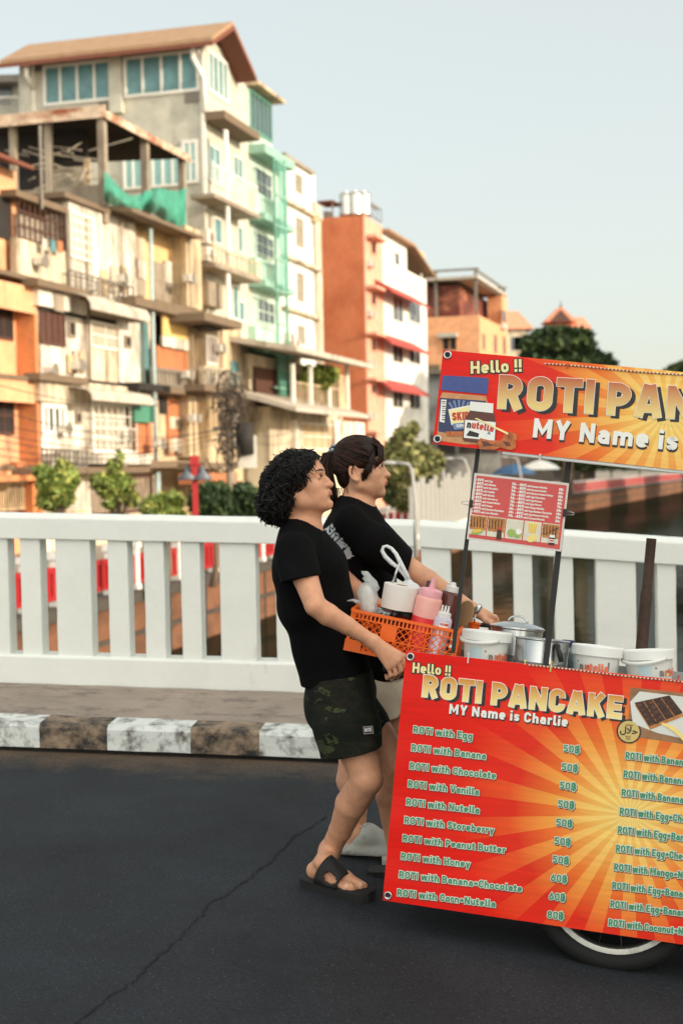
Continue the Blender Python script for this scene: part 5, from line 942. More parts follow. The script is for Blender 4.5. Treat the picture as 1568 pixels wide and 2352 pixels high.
for k in range(4): FBd.disc(mb, U(1535 + k * 9, 1668 + k * 7), .026, .0042 + k * .0003, 4, ry=.0055, ang=-.25 - k * .22)
mb.build('dish_picture', [i_choc, i_plate, i_wood, i_tan, i_ban, mat('ink_choc_light', C(96, 60, 42), .5, var=.3, scale=80), mat('ink_choc_deep', C(46, 27, 21), .5, var=.3, scale=80)], fb)
mb = MB(); c = U(1443, 1680); FBd.disc(mb, c, .0375, .0012, 1, 40); FBd.disc(mb, c, .0345, .002, 0, 40)
for k in range(40): a = k * math.pi / 20; FBd.disc(mb, (c[0] + .0375 * math.cos(a), c[1] + .0375 * math.sin(a)), .0028, .0014, 1, 6)
vs, fs = text_mesh('\uFEDD\uFEFC\uFEA3', .030, .0008, align='CENTER'); mb.add([FBd.pt(c[0] + x, c[1] - .006 + y, .0028) for x, y in vs], fs, 1)
for tx, dz in (('PREMIUM', .018), ('HALAL', -.019), ('FOOD', -.0265)): q, W = stroke_text(tx, .005, .14); FBd.ink(mb, q, c[0] - W / 2, c[1] + dz, .0028, 1)
mb.build('halal_seal', [i_gd, i_k], fb)
def grommet(bd, par, u, v, r=.0145):
    c = bd.uv(u, v); mb = MB(); mb.lathe(bd.pt(c[0], c[1], .001), [(r * .58, .0), (r * .62, .003), (r * .8, .0045), (r * .97, .003), (r, .0)], ax=-bd.Y, k=24); g = mb.build('grommet', m_stl, par, smooth=True)
    mb = MB(); bd.disc(mb, c, r * .6, .0012, 0, 20); mb.build('grommet_hole', m_dark, g)
grommet(FBd, fb, 942, 1508.5); grommet(FBd, fb, 890.5, 2057)
def tie(bd, u, v, m, dz=.02, par=None):
    x, z = bd.uv(u, v); mb = MB(); obox(mb, bd.pt(x, z, .003), .004, .003, dz * 1.6, 0, (bd.X, bd.Y, bd.Z)); obox(mb, bd.pt(x, z + dz * .75, -.004), .007, .02, .006, 0, (bd.X, bd.Y, bd.Z)); mb.build('cable_tie', m, par)
tw, ty, tr_ = mat('tie_white', C(214, 206, 200), .4), mat('tie_yellow', C(216, 196, 110), .4), mat('tie_red', C(190, 34, 24), .4)
tie(FBd, 1075, 1512, tw, par=fb); tie(FBd, 1205, 1522, ty, .008, par=fb); tie(FBd, 1264, 1532, ty, par=fb); tie(FBd, 1532, 1553, ty, .008, par=fb); tie(FBd, 1556, 1562, tr_, .016, par=fb)
def rope(bd, par, a, b_, name='beaded_cord'):
    A_, B_ = bd.uv(*a), bd.uv(*b_); n = int(math.dist(A_, B_) / .006); mb = MB()
    for i in range(n):
        f = i / n; x = A_[0] + (B_[0] - A_[0]) * f; z = A_[1] + (B_[1] - A_[1]) * f + .0012 * math.sin(f * 9); mb.lathe(bd.pt(x, z, .003), [(.0012, -.003), (.0026, -.0018), (.0026, .0018), (.0012, .003)], ax=bd.X, k=6, mi=i % 2)
    mb.build(name, [mat('cord_white', C(226, 214, 196), .7), mat('cord_brown', C(130, 74, 50), .7)], par)
rope(FBd, fb, (1215, 1527.5), (1640, 1575))
# poles
PY = .03
PBo = Q(0, PY, 0)
def pp(u, v, y=PY): x, z = bp_(u, v, y); return Q(x, y, z)
mb = MB(); mb.tube([pp(1039.5, 1500), pp(1099, 1020)], .0093, k=4, sq=cx_); mb.build('banner_pole', m_blk, cart)
mb = MB(); mb.tube([pp(1252, 1530), pp(1307, 1045)], .0135, k=4, sq=cx_); mb.build('banner_pole', m_blk, cart)
mb = MB(); mb.tube([pp(1255, 1420), pp(1252, 1535)], .0065, k=4, sq=cx_); 
mb = MB(); a, b_ = pp(1466, 1560, .5), pp(1495, 1237, .5); mb.tube([a, a.lerp(b_, .62), a.lerp(b_, .63), b_], [.0215, .0215, .018, .018], k=14, sq=cx_); mb.build('umbrella_socket', m_rustp, cart, smooth=True, angle=40)
# top banner
TBo = P(1017, 804, 4.81); TBd = Board(TBo, tx_, tz_, cart); TBd.warp = lambda x, z: .004 * math.sin(x * 4 + .4) * math.sin(z * 9 + 1)
tbl = TBd.uv(993, 1019); U = TBd.uv; tbr = TBd.uv(1568, 1081)
tb = TBd.panel('top_banner', ((0, 0), (BW, -.004), (BW + tbl[0], tbl[1] - .006), (tbl[0], tbl[1])), board_mat('top_print', U(1530, 950), 0, 0, .74), nx=46, nz=12)
pa, pb = U(1138.6, 938), U(1146, 862); la, lb = cart_local(TBd.pt(*pa)), cart_local(TBd.pt(*pb)); le = cart_local(TBd.pt(*U(1363, 951))); slp = (le.z - la.z) / (le.x - la.x)
i_gold2 = grad_mat('ink_gold_light', C(232, 206, 134), C(186, 100, 66), la.z - slp * la.x + .01, (lb.z - slp * la.x, -slp))
mb = MB(); MI2 = [i_w, i_k, i_y, i_gold2, i_sh]
TBd.words(mb, 'Hello !!', (1080, 859), (1198, 854), 29, .215, [(2.4, .5, .6, 1), (0, 0, 0, 2)])
TBd.words(mb, 'ROTI', (1138.6, 938), (1363, 951), 79, .245, [(.6, 11, 6, 1), (1.3, 0, 0, 0), (0, 0, 0, 3)], gap=.055)
W0 = 224 / stroke_text('ROTI', 1, .245, gap=.055)[1]; W1 = stroke_text('PANCAKE', 1, .245, gap=.055)[1] * W0
TBd.words(mb, 'PANCAKE', (1389, 953), (1389 + W1, 953 + W1 * .060), 79, .245, [(.6, 11, 6, 1), (1.3, 0, 0, 0), (0, 0, 0, 3)], gap=.055)
W2 = stroke_text('MY Name is Charlie', 1, .235)[1]; W3 = stroke_text('MY Name is', 1, .235)[1]
TBd.words(mb, 'MY Name is Charlie', (1220.5, 1004), (1220.5 + 339 * W2 / W3, 1004 + 32 * W2 / W3), 46, .235, [(.8, 1.5, 4.5, 1), (0, 0, 0, 0)])
mb.build('lettering', MI2, tb)
i_navy = mat('ink_navy', C(44, 52, 92), .5, var=.15, scale=40); i_blue = mat('ink_blue', C(58, 76, 138), .5, var=.12, scale=60); i_lbl = mat('ink_pale_blue', C(110, 134, 176), .5); i_red = mat('ink_red', C(196, 60, 40), .5); i_hon = mat('ink_honey', C(176, 96, 44), .5, var=.5, scale=70); i_nb = mat('ink_nut', C(196, 142, 94), .5, var=.15, scale=40); i_br = mat('ink_brown', C(92, 48, 34), .5, var=.2)
mb = MB(); L_ = lambda x, y: U(947.4 + x * .3958, 775.1 + y * .3958)
PL = lambda pts, up, mi: TBd.poly(mb, [L_(*p) for p in pts], up, mi)
JM = [i_blue, i_navy, i_nb, i_w, i_red, i_lbl, i_k, i_hon, i_br, i_y]
PL([(172, 318), (425, 340), (432, 372), (418, 500), (404, 620), (300, 620), (150, 598), (142, 560), (155, 400), (160, 345)], .0011, 2)
PL([(158, 350), (424, 368), (410, 560), (300, 572), (148, 545)], .0018, 1)
for k in range(6): a = .75 + k * .26; PL([(270, 470), (270 + 115 * math.cos(a), 470 - 108 * math.sin(a)), (270 + 115 * math.cos(a + .12), 470 - 108 * math.sin(a + .12))], .0022, 5)
PL([(174, 224), (186, 221), (428, 234), (440, 242), (434, 330), (168, 306), (164, 298)], .0026, 0)
PL([(166, 360), (196, 362), (184, 495), (155, 488)], .0030, 3)
for k in range(9): PL([(170 + 0, 370 + k * 13), (190, 371 + k * 13), (190, 371 + k * 13 + (3 if k % 2 else 6)), (169, 370 + k * 13 + (3 if k % 2 else 6))], .0034, 6)
PL([(206, 418), (336, 392), (352, 470), (348, 500), (224, 508)], .0030, 3); PL([(212, 424), (330, 400), (346, 470), (342, 492), (228, 500)], .0034, 9)
PL([(230, 500), (345, 490), (350, 525), (240, 535)], .0035, 5); PL([(190, 545), (320, 545), (330, 570), (200, 575)], .0030, 7)
q0 = L_(230, 484); h = .03; k_ = .3958 * 4.8 / 3267; q, W = stroke_text('SKIPPY', 48 * k_, .24, sx=.9); TBd.ink(mb, q, q0[0], q0[1], .0041, 4, (.985, .17), (-.17, .985)); q0 = L_(252, 522); q, W = stroke_text('SUPER', 18 * k_, .22); TBd.ink(mb, q, q0[0], q0[1], .0043, 3, (.99, .12), (-.12, .99))
PL([(332, 425), (470, 432), (484, 500), (478, 620), (470, 625), (300, 600), (290, 590), (298, 480)], .0050, 8); PL([(334, 372), (468, 384), (466, 440), (328, 424)], .0056, 3); PL([(304, 478), (482, 492), (474, 600), (296, 582)], .0056, 3)
q0 = L_(312, 524); q, W = stroke_text('n', 44 * k_, .24); TBd.ink(mb, q, q0[0], q0[1], .0062, 6, (.997, -.075), (.075, .997)); q0 = L_(339, 527); q, W = stroke_text('utella', 44 * k_, .24, sx=.98); TBd.ink(mb, q, q0[0], q0[1], .0062, 4, (.997, -.075), (.075, .997))
PL([(310, 570), (330, 540), (385, 558), (380, 580)], .0062, 6); PL([(430, 560), (445, 540), (452, 565)], .0062, 5)
PL([(376, 606), (392, 584), (440, 596), (510, 600), (535, 560), (600, 606), (596, 642), (570, 655), (510, 640), (470, 652), (388, 648)], .0068, 7); PL([(358, 470), (372, 468), (560, 556), (552, 566)], .0074, 9); PL([(550, 556), (570, 546), (606, 566), (604, 596), (575, 596)], .0076, 7); PL([(400, 600), (430, 606), (470, 628), (410, 634)], .0074, 8); PL([(520, 600), (560, 610), (570, 630), (540, 630)], .0074, 8)
mb.build('jar_picture', JM, tb)
grommet(TBd, tb, 1027.5, 815.5); grommet(TBd, tb, 1004, 1008.5); rope(TBd, tb, (1252, 836), (1640, 868)); tie(TBd, 1303, 842, tr_, .008, par=tb); tie(TBd, 1239, 1051, tw, .012, par=tb)
mb = MB(); mb.tube([TBd.pt(*U(1152, 1040), -.008), TBd.pt(BW + tbl[0], tbl[1] - .012, -.008)], .0055, k=10); mb.build('batten', i_w, tb, smooth=True)
# menu card
Cd = Board(P(1090, 1087, 4.80), tx_, tz_, cart); U = Cd.uv; i_card = mat('card_red', C(196, 46, 40), .25, var=.06, scale=9, spec=.6)
cc = [U(1089, 1086), U(1306, 1110), U(1288, 1267), U(1071, 1238)]
card = Cd.panel('menu_card', cc, mat('laminate', C(206, 198, 192), .18, spec=.6), th=.003, nx=4, nz=3); mb = MB(); Cd.poly(mb, [U(1094, 1092), U(1301, 1115), U(1284, 1262), U(1076, 1234)], .0008, 0)
rows = [(1093.5, 1104)]; A_ = U(1093.5, 1105); k_ = 4.8 / 3267; dirx = ((U(1200, 1117)[0] - U(1093.5, 1105)[0]), (U(1200, 1117)[1] - U(1093.5, 1105)[1])); L0 = math.hypot(*dirx); dirx = (dirx[0] / L0, dirx[1] / L0); diz = (-dirx[1], dirx[0])
for i in range(10):
    for col_, wd, pr in ((0, left[i], ['50', '50', '50', '50', '50', '50', '50', '60', '60', '80'][i]), (1, right[i], ['60', '60', '60', '60', '60', '70', '80', '80', '80', '80'][i])):
        x0, y0 = (1096 - i * .95 + col_ * 97.5, 1104.5 + 8.05 * i + col_ * 12); a = U(x0, y0); Cd.disc(mb, (a[0] - .0045, a[1] + .0032), .0018, .0016, 1, 8)
        q, W = stroke_text('ROTI', 6.2 * k_, .26); Cd.ink(mb, q, a[0], a[1], .0016, 1, dirx, diz); q, W2_ = stroke_text('with ' + wd, 4.7 * k_, .2, sx=.93); Cd.ink(mb, q, a[0] + dirx[0] * (W + .003), a[1] + dirx[1] * (W + .003), .0016, 1, dirx, diz)
        a = U(x0 + (79 if not col_ else 89), y0 + (9.5 if not col_ else 10.3)); q, W = stroke_text(pr, 6.2 * k_, .24); Cd.ink(mb, q, a[0], a[1], .0016, 1, dirx, diz); q, _ = stroke_text('฿', 3.8 * k_, .2); Cd.ink(mb, q, a[0] + W + .001, a[1], .0016, 1, dirx, diz)
mb.build('card_print', [i_card, i_w], card)
pm = [i_tan, i_choc, i_w, i_ban, mat('ink_lime', C(150, 176, 90), .5, var=.1), mat('ink_corn', C(226, 182, 60), .5), mat('ink_linen', C(214, 208, 190), .5, var=.1, scale=40), i_red]
for k in range(5):
    mb = MB(); x0, x1 = 1080 + k * 41.5, 1119 + k * 41.5; y = lambda x, t: 1181 + (x - 1080) * .118 + t
    F = lambda fx, fy: U(x0 + (x1 - x0) * fx - fy * 5, y(x0 + (x1 - x0) * fx, fy * 45)); PQ = lambda pts, up, mi: Cd.poly(mb, [F(*p) for p in pts], up, mi)
    PQ([(0, 0), (1, 0), (1, 1), (0, 1)], .0016, 6)
    if k in (0, 1, 4):
        for q in range(9): fx, fy = .2 + .3 * (q % 3), .15 + .22 * (q // 3); PQ([(fx - .2, fy - .1), (fx + .16, fy - .12), (fx + .2, fy + .14), (fx - .14, fy + .15)], .002 + q * .00006, 0)
        for q in range(5 if k < 4 else 9): PQ([(.05 + q * .18 % .9, .1 + .05 * (q % 3)), (.1 + q * .18 % .9, .1), (.16 + q * .17 % .85, .6), (.1 + q * .17 % .85, .62)], .0028 + q * .00004, 1)
    if k == 0: Cd.disc(mb, F(.5, .85), .020, .0034, 4, ry=.009, ang=.3); Cd.disc(mb, F(.5, .8), .016, .0038, 5, ry=.0055, ang=.3)
    if k == 1: PQ([(.6, .5), (.85, .5), (.88, 1.1), (.58, 1.1)], .0034, 1); PQ([(.62, .48), (.84, .48), (.84, .62), (.62, .62)], .0038, 7)
    if k == 2: Cd.disc(mb, F(.35, .7), .013, .0034, 4); Cd.disc(mb, F(.72, .72), .014, .0036, 4); Cd.disc(mb, F(.78, .6), .010, .004, 2)
    if k == 3:
        PQ([(.2, .1), (.8, .05), (.7, .6), (.3, .6)], .0022, 3); Cd.disc(mb, F(.55, .85), .019, .0034, 3, ry=.012, ang=.5)
        for q in range(4): PQ([(.25 + q * .14, .12), (.31 + q * .14, .1), (.4 + q * .1, .58), (.35 + q * .1, .58)], .0028, 5)
    if k == 4: PQ([(.45, .6), (.8, .6), (.8, 1.08), (.45, 1.08)], .0034, 1); PQ([(.47, .56), (.78, .56), (.78, .7), (.47, .7)], .0038, 2); PQ([(.46, .78), (.79, .78), (.79, .95), (.46, .95)], .0038, 2); PQ([(.5, .82), (.75, .82), (.75, .9), (.5, .9)], .0042, 7)
    mb.build('food_picture', pm, card)
for (u, v, sg) in ((1081, 1157, -1), (1296, 1178, 1)):
    x, z = U(u, v); mb = MB(); obox(mb, Cd.pt(x, z, -.004), .012, .022, .026, 0, (Cd.X, Cd.Y, Cd.Z)); cl = mb.build('binder_clip', m_blk, card, bevel=.001); mb = MB(); e = Cd.pt(x + sg * .008, z, .006); mb.tube([e + Cd.Z * .006, e + Cd.X * sg * .02 + Cd.Z * .004, e + Cd.X * sg * .024, e + Cd.X * sg * .02 - Cd.Z * .004, e - Cd.Z * .006], .0012, k=6); mb.build('wire_loop', m_stl, cl, smooth=True)
# ================================================================== things on the cart
def wrap_text(mb, s, c, R, ang0, z, h, w, mi, X, Yn, Zx, sx=1., up=.0012):
    """letters wrapped round an upright cylinder; X right, Yn towards the viewer"""
    q, W = stroke_text(s, h, w, sx=sx)
    for a, b_, c_, d, li in q:
        n = 3 if abs(a[0] - b_[0]) > h * .3 else 1
        def pt(p): t = ang0 + p[0] / R; return c + X * (R + up) * math.sin(t) + Yn * (R + up) * math.cos(t) + Zx * (z + p[1])
        mb.add([pt(a), pt(b_), pt(c_), pt(d)], [(0, 1, 2, 3)], mi)
    return W
m_bw = mat('bucket_white', C(222, 222, 216), .4, var=.04, scale=4, spec=.5); m_lid = mat('lid_white', C(228, 228, 224), .45, var=.04, scale=4); i_or = mat('ink_orange', C(222, 110, 78), .5); i_pb = mat('ink_ice', C(188, 208, 214), .5, var=.1); i_gy = mat('ink_grey', C(120, 116, 112), .5)
nY = -cy_
def bucket(u0, u1, vt, y, label, ang, txt=True, tilt=0., yaw=0., strap=None):
    x0, _ = bp_(u0, vt, y); x1, z = bp_(u1, vt, y); R = (x1 - x0) / 2 * .985; a = Matrix.Rotation(R_(tilt), 3, nY); X, Z = a @ cx_, a @ cz_; base = -.034; H = z - base - .012
    c = Q((x0 + x1) / 2, y, base) + Z * .0; root = empty('bucket', c, label, 'bucket', 'white plastic spread buckets on the cart')
    Rb = R * .9; mb = MB(); mb.lathe(c, [(0, 0), (Rb * .86, 0), (Rb * .9, .004), (Rb, H - .02), (Rb, H - .016)], ax=Z, k=48); mb.build('tub', m_bw, root, smooth=True, angle=40)
    mb = MB(); mb.lathe(c, [(Rb + .001, H - .035), (R, H - .034), (R, H - .004), (R - .003, H), (R - .008, H), (R - .011, H - .004), (R - .05, H - .003), (0, H - .002)], ax=Z, k=48); mb.build('lid', m_lid, root, smooth=True, angle=35)
    mb = MB(); h = R * .5
    Rt = Rb * .965
    if txt:
        c2 = c + Z * 0; W = wrap_text(mb, 'n', c2, Rt, ang, .026 + .0, h * .62, .24, 1, X, nY, Z); wrap_text(mb, 'utella', c2, Rt, ang + (W + .006) / Rt, .026, h * .62, .24, 0, X, nY, Z)
    for t0, t1, z0, z1, mi in ((ang - .95, ang - .35, .02, .065, 2), (ang - .2, ang - .12, .052, .058, 3), (ang + 1.3, ang + 1.4, .03, .06, 3)):
        for k in range(4):
            a0, a1 = t0 + (t1 - t0) * k / 4, t0 + (t1 - t0) * (k + 1) / 4; rr = lambda zz: Rb * (.9 + .1 * zz / H) + .0009
            mb.add([c + X * rr(zz) * math.sin(a) + nY * rr(zz) * math.cos(a) + Z * zz for a, zz in ((a0, z0), (a1, z0), (a1, z1), (a0, z1))], [(0, 1, 2, 3)], mi)
    mb.build('label_print', [i_or, i_gy, i_pb, i_gy], root)
    if strap is not None:
        mb = MB(); n = 16; vs = []
        for i in range(n + 1):
            t = strap[0] + (strap[1] - strap[0]) * i / n; sg = math.sin(math.pi * i / n); rr = R + .004 + .006 * sg; zz = H - .03 - strap[2] * sg
            for dz in (-.006, .006): vs.append(c + X * rr * math.sin(t) + nY * rr * math.cos(t) + Z * (zz + dz))
        mb.add(vs, [(2 * i, 2 * i + 2, 2 * i + 3, 2 * i + 1) for i in range(n)]); o = mb.build('carry_strap', m_lid, root, smooth=True); s_ = o.modifiers.new('t', 'SOLIDIFY'); s_.thickness = .002
    return root
bucket(1060, 1179, 1447, .19, 'white bucket with pale blue patch, just right of the orange crate', .25, strap=(-1.5, .6, .012))
bucket(1311, 1434, 1481, .2, 'white bucket with the whole orange word on it, between the pot and the tilted bucket', -.75)
bucket(1436, 1562, 1490, .22, 'white bucket leaning to the right at the right frame edge', .45, tilt=8, strap=(-1.5, .7, .014))
# pots
def pot(u0, u1, vt, y, name, label, lid=False):
    x0, _ = bp_(u0, vt, y); x1, z = bp_(u1, vt, y); R = (x1 - x0) / 2; H = z + .034; c = Q((x0 + x1) / 2, y, -.034); root = empty(name, c, label, 'pot')
    mb = MB(); mb.lathe(c, [(0, 0), (R * .93, 0), (R * .95, .004), (R * .95, H * .3), (R * .958, H * .31), (R * .95, H * .32), (R * .95, H - .006), (R, H - .002), (R, H), (R * .94, H - .004), (R * .93, H * .5), (R * .92, .006), (0, .005)], ax=cz_, k=48); mb.build('pan', m_stl, root, smooth=True, angle=40)
    if lid:
        mb = MB(); mb.lathe(c + cz_ * H, [(R * 1.03, 0), (R * 1.03, .004), (R * .96, .008), (R * .5, .02), (0, .024)], ax=cz_, k=48); l_ = mb.build('lid', m_stl, root, smooth=True, angle=40)
        mb = MB(); t = c + cz_ * (H + .02); mb.tube([t + cx_ * (.035 * math.cos(a)) + cz_ * (.024 * math.sin(a)) for a in [math.pi * k / 10 for k in range(11)]], .004, k=8); mb.build('lid_handle', m_stl, l_, smooth=True)
    return root, c, R, H
pot(1124, 1249, 1449, .42, 'lidded_pot', 'steel pot with a domed lid behind the first white bucket', True)
root, c, R, H = pot(1180, 1310, 1474, .2, 'open_pot', 'open steel saucepan with a black hinged handle behind the right banner pole')
mb = MB(); a = c + cz_ * (H - .018) + (cx_ * .55 + nY * .83).normalized() * (R + .004); mb.lathe(a, [(0, .0), (.009, 0), (.009, .008), (.0, .01)], ax=(cx_ * .55 + nY * .83), k=14); mb.tube([a + nY * .008, a + nY * .012 + cx_ * .012 - cz_ * .025, a + nY * .012 + cx_ * .02 - cz_ * .05], [.008, .010, .008], k=8); mb.build('handle', m_blk, root, smooth=True)
x, z = bp_(1305, 1470, .3); c = Q(x, .3, -.034); root = empty('glass_jar', c, 'small glass jar with navy lid between the saucepan and the middle bucket', 'jar')
MB().lathe(c, [(0, 0), (.026, 0), (.028, .006), (.028, z + .034 - .035), (.02, z + .034 - .028), (.02, z + .034 - .02)], ax=cz_, k=24).build('glass_body', mat('jar_glass', C(150, 164, 170), .08, spec=.8, trans=.6), root, smooth=True); MB().lathe(c + cz_ * (z + .034 - .022), [(.0, 0), (.022, 0), (.023, .003), (.023, .02), (.02, .022), (0, .022)], ax=cz_, k=24).build('lid', i_navy, root, smooth=True, angle=40)
# push rail on the far side
mb = MB(); a, b_ = Q(bp_(1080, 1436, .56)[0], .56, bp_(1110, 1436, .56)[1]), Q(bp_(1190, 1436, .56)[0], .56, bp_(1110, 1436, .56)[1]); mb.tube([a - cz_ * .16, a, b_, b_ - cz_ * .16], .011, k=10); mb.build('push_rail', m_blk, cart, smooth=True)
# ------------------------------------------------------------------ orange crate
m_or = mat('crate_orange', C(238, 104, 20), .42, var=.1, scale=8, spec=.5)
o = P(808, 1398, 5.03); X = (P(1058, 1450, 4.97) - o); L = X.length; X.normalize(); dn = P(790, 1490, 5.035) - o; Hc = .150; Yc = (dn.cross(X)); Yc = -Yc.normalized() if Yc.y < 0 else Yc.normalized(); Zc = Yc.cross(X) * -1
Zc = X.cross(Yc) * -1 if X.cross(Yc).z < 0 else X.cross(Yc)
Wc = .29
def cq(x, y, z): return o + X * x + Yc * y + Zc * z
crate = empty('plastic_crate', cq(L / 2, Wc / 2, -Hc), 'orange lattice plastic crate of bottles and bags on the left end of the cart', 'crate')
def crate_side(name, p, ex, n, ln, solid):
    mb = MB(); bx = lambda x0, x1, z0, z1, t=.006, off=0.: mb.box(p + ex * x0 + n * off + Zc * z0, ex * (x1 - x0), n * t, Zc * (z1 - z0))
    bx(0, ln, -.010, 0, .012, -.004); bx(.012, ln - .012, -.033, -.0285); bx(.012, ln - .012, -.088, -.084, .004, .001); bx(0, ln, -Hc, -Hc + .010, .010, -.002); bx(0, .012, -Hc + .010, -.010); bx(ln - .012, ln, -Hc + .010, -.010)
    nh = max(3, int(ln / .0155))
    for k in range(nh + 1): xx = .012 + (ln - .030) * k / nh; bx(xx, xx + .0065, -.0285, -.010, .004, .001)
    nc = max(2, round(ln / .058))
    for k in range(nc):
        x0, x1 = .012 + (ln - .024) * k / nc, .012 + (ln - .024) * (k + 1) / nc
        if k: bx(x0 - .0017, x0 + .0017, -Hc + .01, -.033, .005, .0005)
        for z0, z1 in ((-.084, -.033), (-Hc + .01, -.088)):
            if solid and k in solid and z1 > -.04: bx(x0, x1, z0, z1, .004, .001); continue
            for f0, f1 in (((0, 0), (1, 1)), ((1, 0), (0, 1)), ((.5, 0), (1, .5)), ((0, .5), (.5, 1)), ((.5, 0), (0, .5)), ((1, .5), (.5, 1))):
                a = p + ex * (x0 + (x1 - x0) * f0[0]) + Zc * (z0 + (z1 - z0) * f0[1]) + n * .0025; b_ = p + ex * (x0 + (x1 - x0) * f1[0]) + Zc * (z0 + (z1 - z0) * f1[1]) + n * .0025; mb.tube([a, b_], .0019, k=4)
    return mb.build(name, m_or, crate)
crate_side('front_panel', cq(0, 0, 0), X, Yc, L, (2,)); crate_side('back_panel', cq(0, Wc - .006, 0), X, Yc, L, ()); crate_side('end_panel', cq(0, .012, 0), Yc, X, Wc - .024, ()); crate_side('end_panel', cq(L - .006, .012, 0), Yc, X, Wc - .024, ())
mb = MB(); mb.box(cq(.001, .001, -Hc + .001), X * (L - .002), Yc * (Wc - .002), Zc * .004); mb.box(cq(-.003, -.004, -Hc), X * .06, Yc * .003, Zc * .042); mb.build('floor_panel', m_or, crate)
def at(u, v, y): n = Yc; return PP(u, v, o + Yc * y, n)
kp_ = 5.05 / FPX
def bottle(name, u, vb, vt, y, r, prof, mats, label, cat, lean=0.):
    t = at(u, vt, y); Z = (Zc * math.cos(lean) + X * math.sin(lean)).normalized(); zb = -Hc + .008; hgt = (t - o).dot(Zc) - zb; b0 = t - Z * hgt; root = empty(name, b0, label, cat); return root, b0, Z, hgt
pk = mat('pink_cap', C(232, 164, 172), .4, var=.04); pr = mat('red_sauce', C(214, 52, 56), .3, var=.12, scale=20); pf = mat('pink_frost', C(236, 170, 160), .35, var=.1, scale=14); br = mat('brown_sauce', C(92, 44, 36), .3, var=.15); wp_ = mat('white_plastic', C(226, 224, 222), .4, var=.03); lav = mat('lavender_plastic', C(196, 190, 206), .35, var=.05)
root, b0, Z, h = bottle('squeeze_bottle', 997, 1440, 1328, .05, .045, 0, 0, 'tall pink squeeze bottle half full of red sauce in the orange crate', 'bottle', .04); r = .047
MB().lathe(b0, [(0, 0), (r, 0), (r * 1.02, .006), (r, (h - .078) * .70), (r * .995, (h - .078) * .72)], ax=Z, k=32).lathe(b0, [(r * .995, (h - .078) * .72), (r, (h - .078) * .74), (r, h - .078), (r * .93, h - .070), (r * .8, h - .066)], ax=Z, k=32, mi=1).build('body', [pr, pf], root, smooth=True, angle=50)
MB().lathe(b0, [(r * .86, h - .068), (r * .87, h - .045), (r * .83, h - .042), (r * .5, h - .038), (.012, h - .036), (.010, h - .02), (.007, h), (0, h)], ax=Z, k=28).build('cap', pk, root, smooth=True, angle=40)
root, b0, Z, h = bottle('squeeze_bottle', 1042, 1440, 1338, .13, .04, 0, 0, 'brown sauce squeeze bottle with a white cap behind the banner pole', 'bottle', .04); r = .036
MB().lathe(b0, [(0, 0), (r, 0), (r * .97, .09), (r * 1.02, .1), (r * 1.02, h - .045), (r * .9, h - .036), (r * .7, h - .034)], ax=Z, k=28).build('body', br, root, smooth=True, angle=50); MB().lathe(b0, [(r * .66, h - .036), (r * .66, h - .015), (.012, h - .013), (.008, h), (0, h)], ax=Z, k=24).build('cap', wp_, root, smooth=True, angle=40)
root, b0, Z, h = bottle('squeeze_bottle', 1024, 1445, 1391, .035, .03, 0, 0, 'small white squeeze bottle with three nozzles in the orange crate', 'bottle', .03); r = .0335
MB().lathe(b0, [(0, 0), (r, 0), (r, h - .055), (r * .9, h - .044), (r * .72, h - .04)], ax=Z, k=28).build('body', lav, root, smooth=True, angle=50); mb = MB(); mb.lathe(b0, [(r * .74, h - .041), (r * .74, h - .026), (r * .6, h - .024), (0, h - .024)], ax=Z, k=24)
for d in (-.011, 0, .011): mb.lathe(b0 + X * d, [(.0045, h - .025), (.003, h), (0, h)], ax=Z, k=8)
mb.build('cap', wp_, root, smooth=True, angle=40); mb = MB(); zt = h - .075
for k in range(6):
    a0, a1 = -.2 + k * .16, -.2 + (k + 1) * .16; mb.add([b0 + X * (r + .0006) * math.sin(a) - Yc * (r + .0006) * math.cos(a) + Z * zz for a, zz in ((a0, zt - .006), (a1, zt - .006), (a1, zt + .018), (a0, zt + .018))], [(0, 1, 2, 3)], 1)
wrap_text(mb, 'KITCHEN', b0, r, -.12, zt + .007, .008, .24, 0, X, -Yc, Z, sx=.85); mb.build('label_print', [i_red, i_w], root)
# tissue roll, rod, jars, bags
c0, c1 = at(914, 1398, .08), at(923, 1344, .08); r = .0635; root = empty('tissue_roll', c0, 'white tissue roll lying tilted on top of the jars in the crate', 'tissue roll'); A = (c1 - c0).normalized(); h = (c1 - c0).length
MB().lathe(c0, [(.02, 0), (r, 0), (r + .0006, .003), (r + .0006, h - .003), (r, h), (.022, h), (.02, h - .01), (.02, 0)], ax=A, k=48).build('paper', mat('tissue', C(224, 218, 212), .9, var=.03, bump=.2), root, smooth=True, angle=40); MB().lathe(c0, [(.0195, .0), (.0195, h), (.017, h), (.017, 0), (.0195, 0)], ax=A, k=24).build('core', mat('card_core', C(176, 150, 122), .9), root, smooth=True, angle=40)
MB().tube([at(896, 1352, .10), at(918, 1291, .10)], .0048, k=10).build('metal_rod', m_stl, None, smooth=True, label='thin shiny metal rod standing in the middle of the tissue roll', cat='rod')
c0 = at(884, 1414, .07); ax = (X * .9 - Yc * .45).normalized(); root = empty('steel_cup', c0, 'steel cup lying on its side under the tissue roll', 'cup'); MB().lathe(c0, [(0, -.03), (.026, -.03), (.03, .03), (.033, .033), (.033, .036), (.029, .034), (.024, -.026), (0, -.026)], ax=ax, k=28).build('cup_wall', m_stl, root, smooth=True, angle=40); MB().lathe(c0, [(.0285, .008), (.0295, .010), (.0285, .012)], ax=ax, k=28).build('rim_bead', m_stl, root, smooth=True)
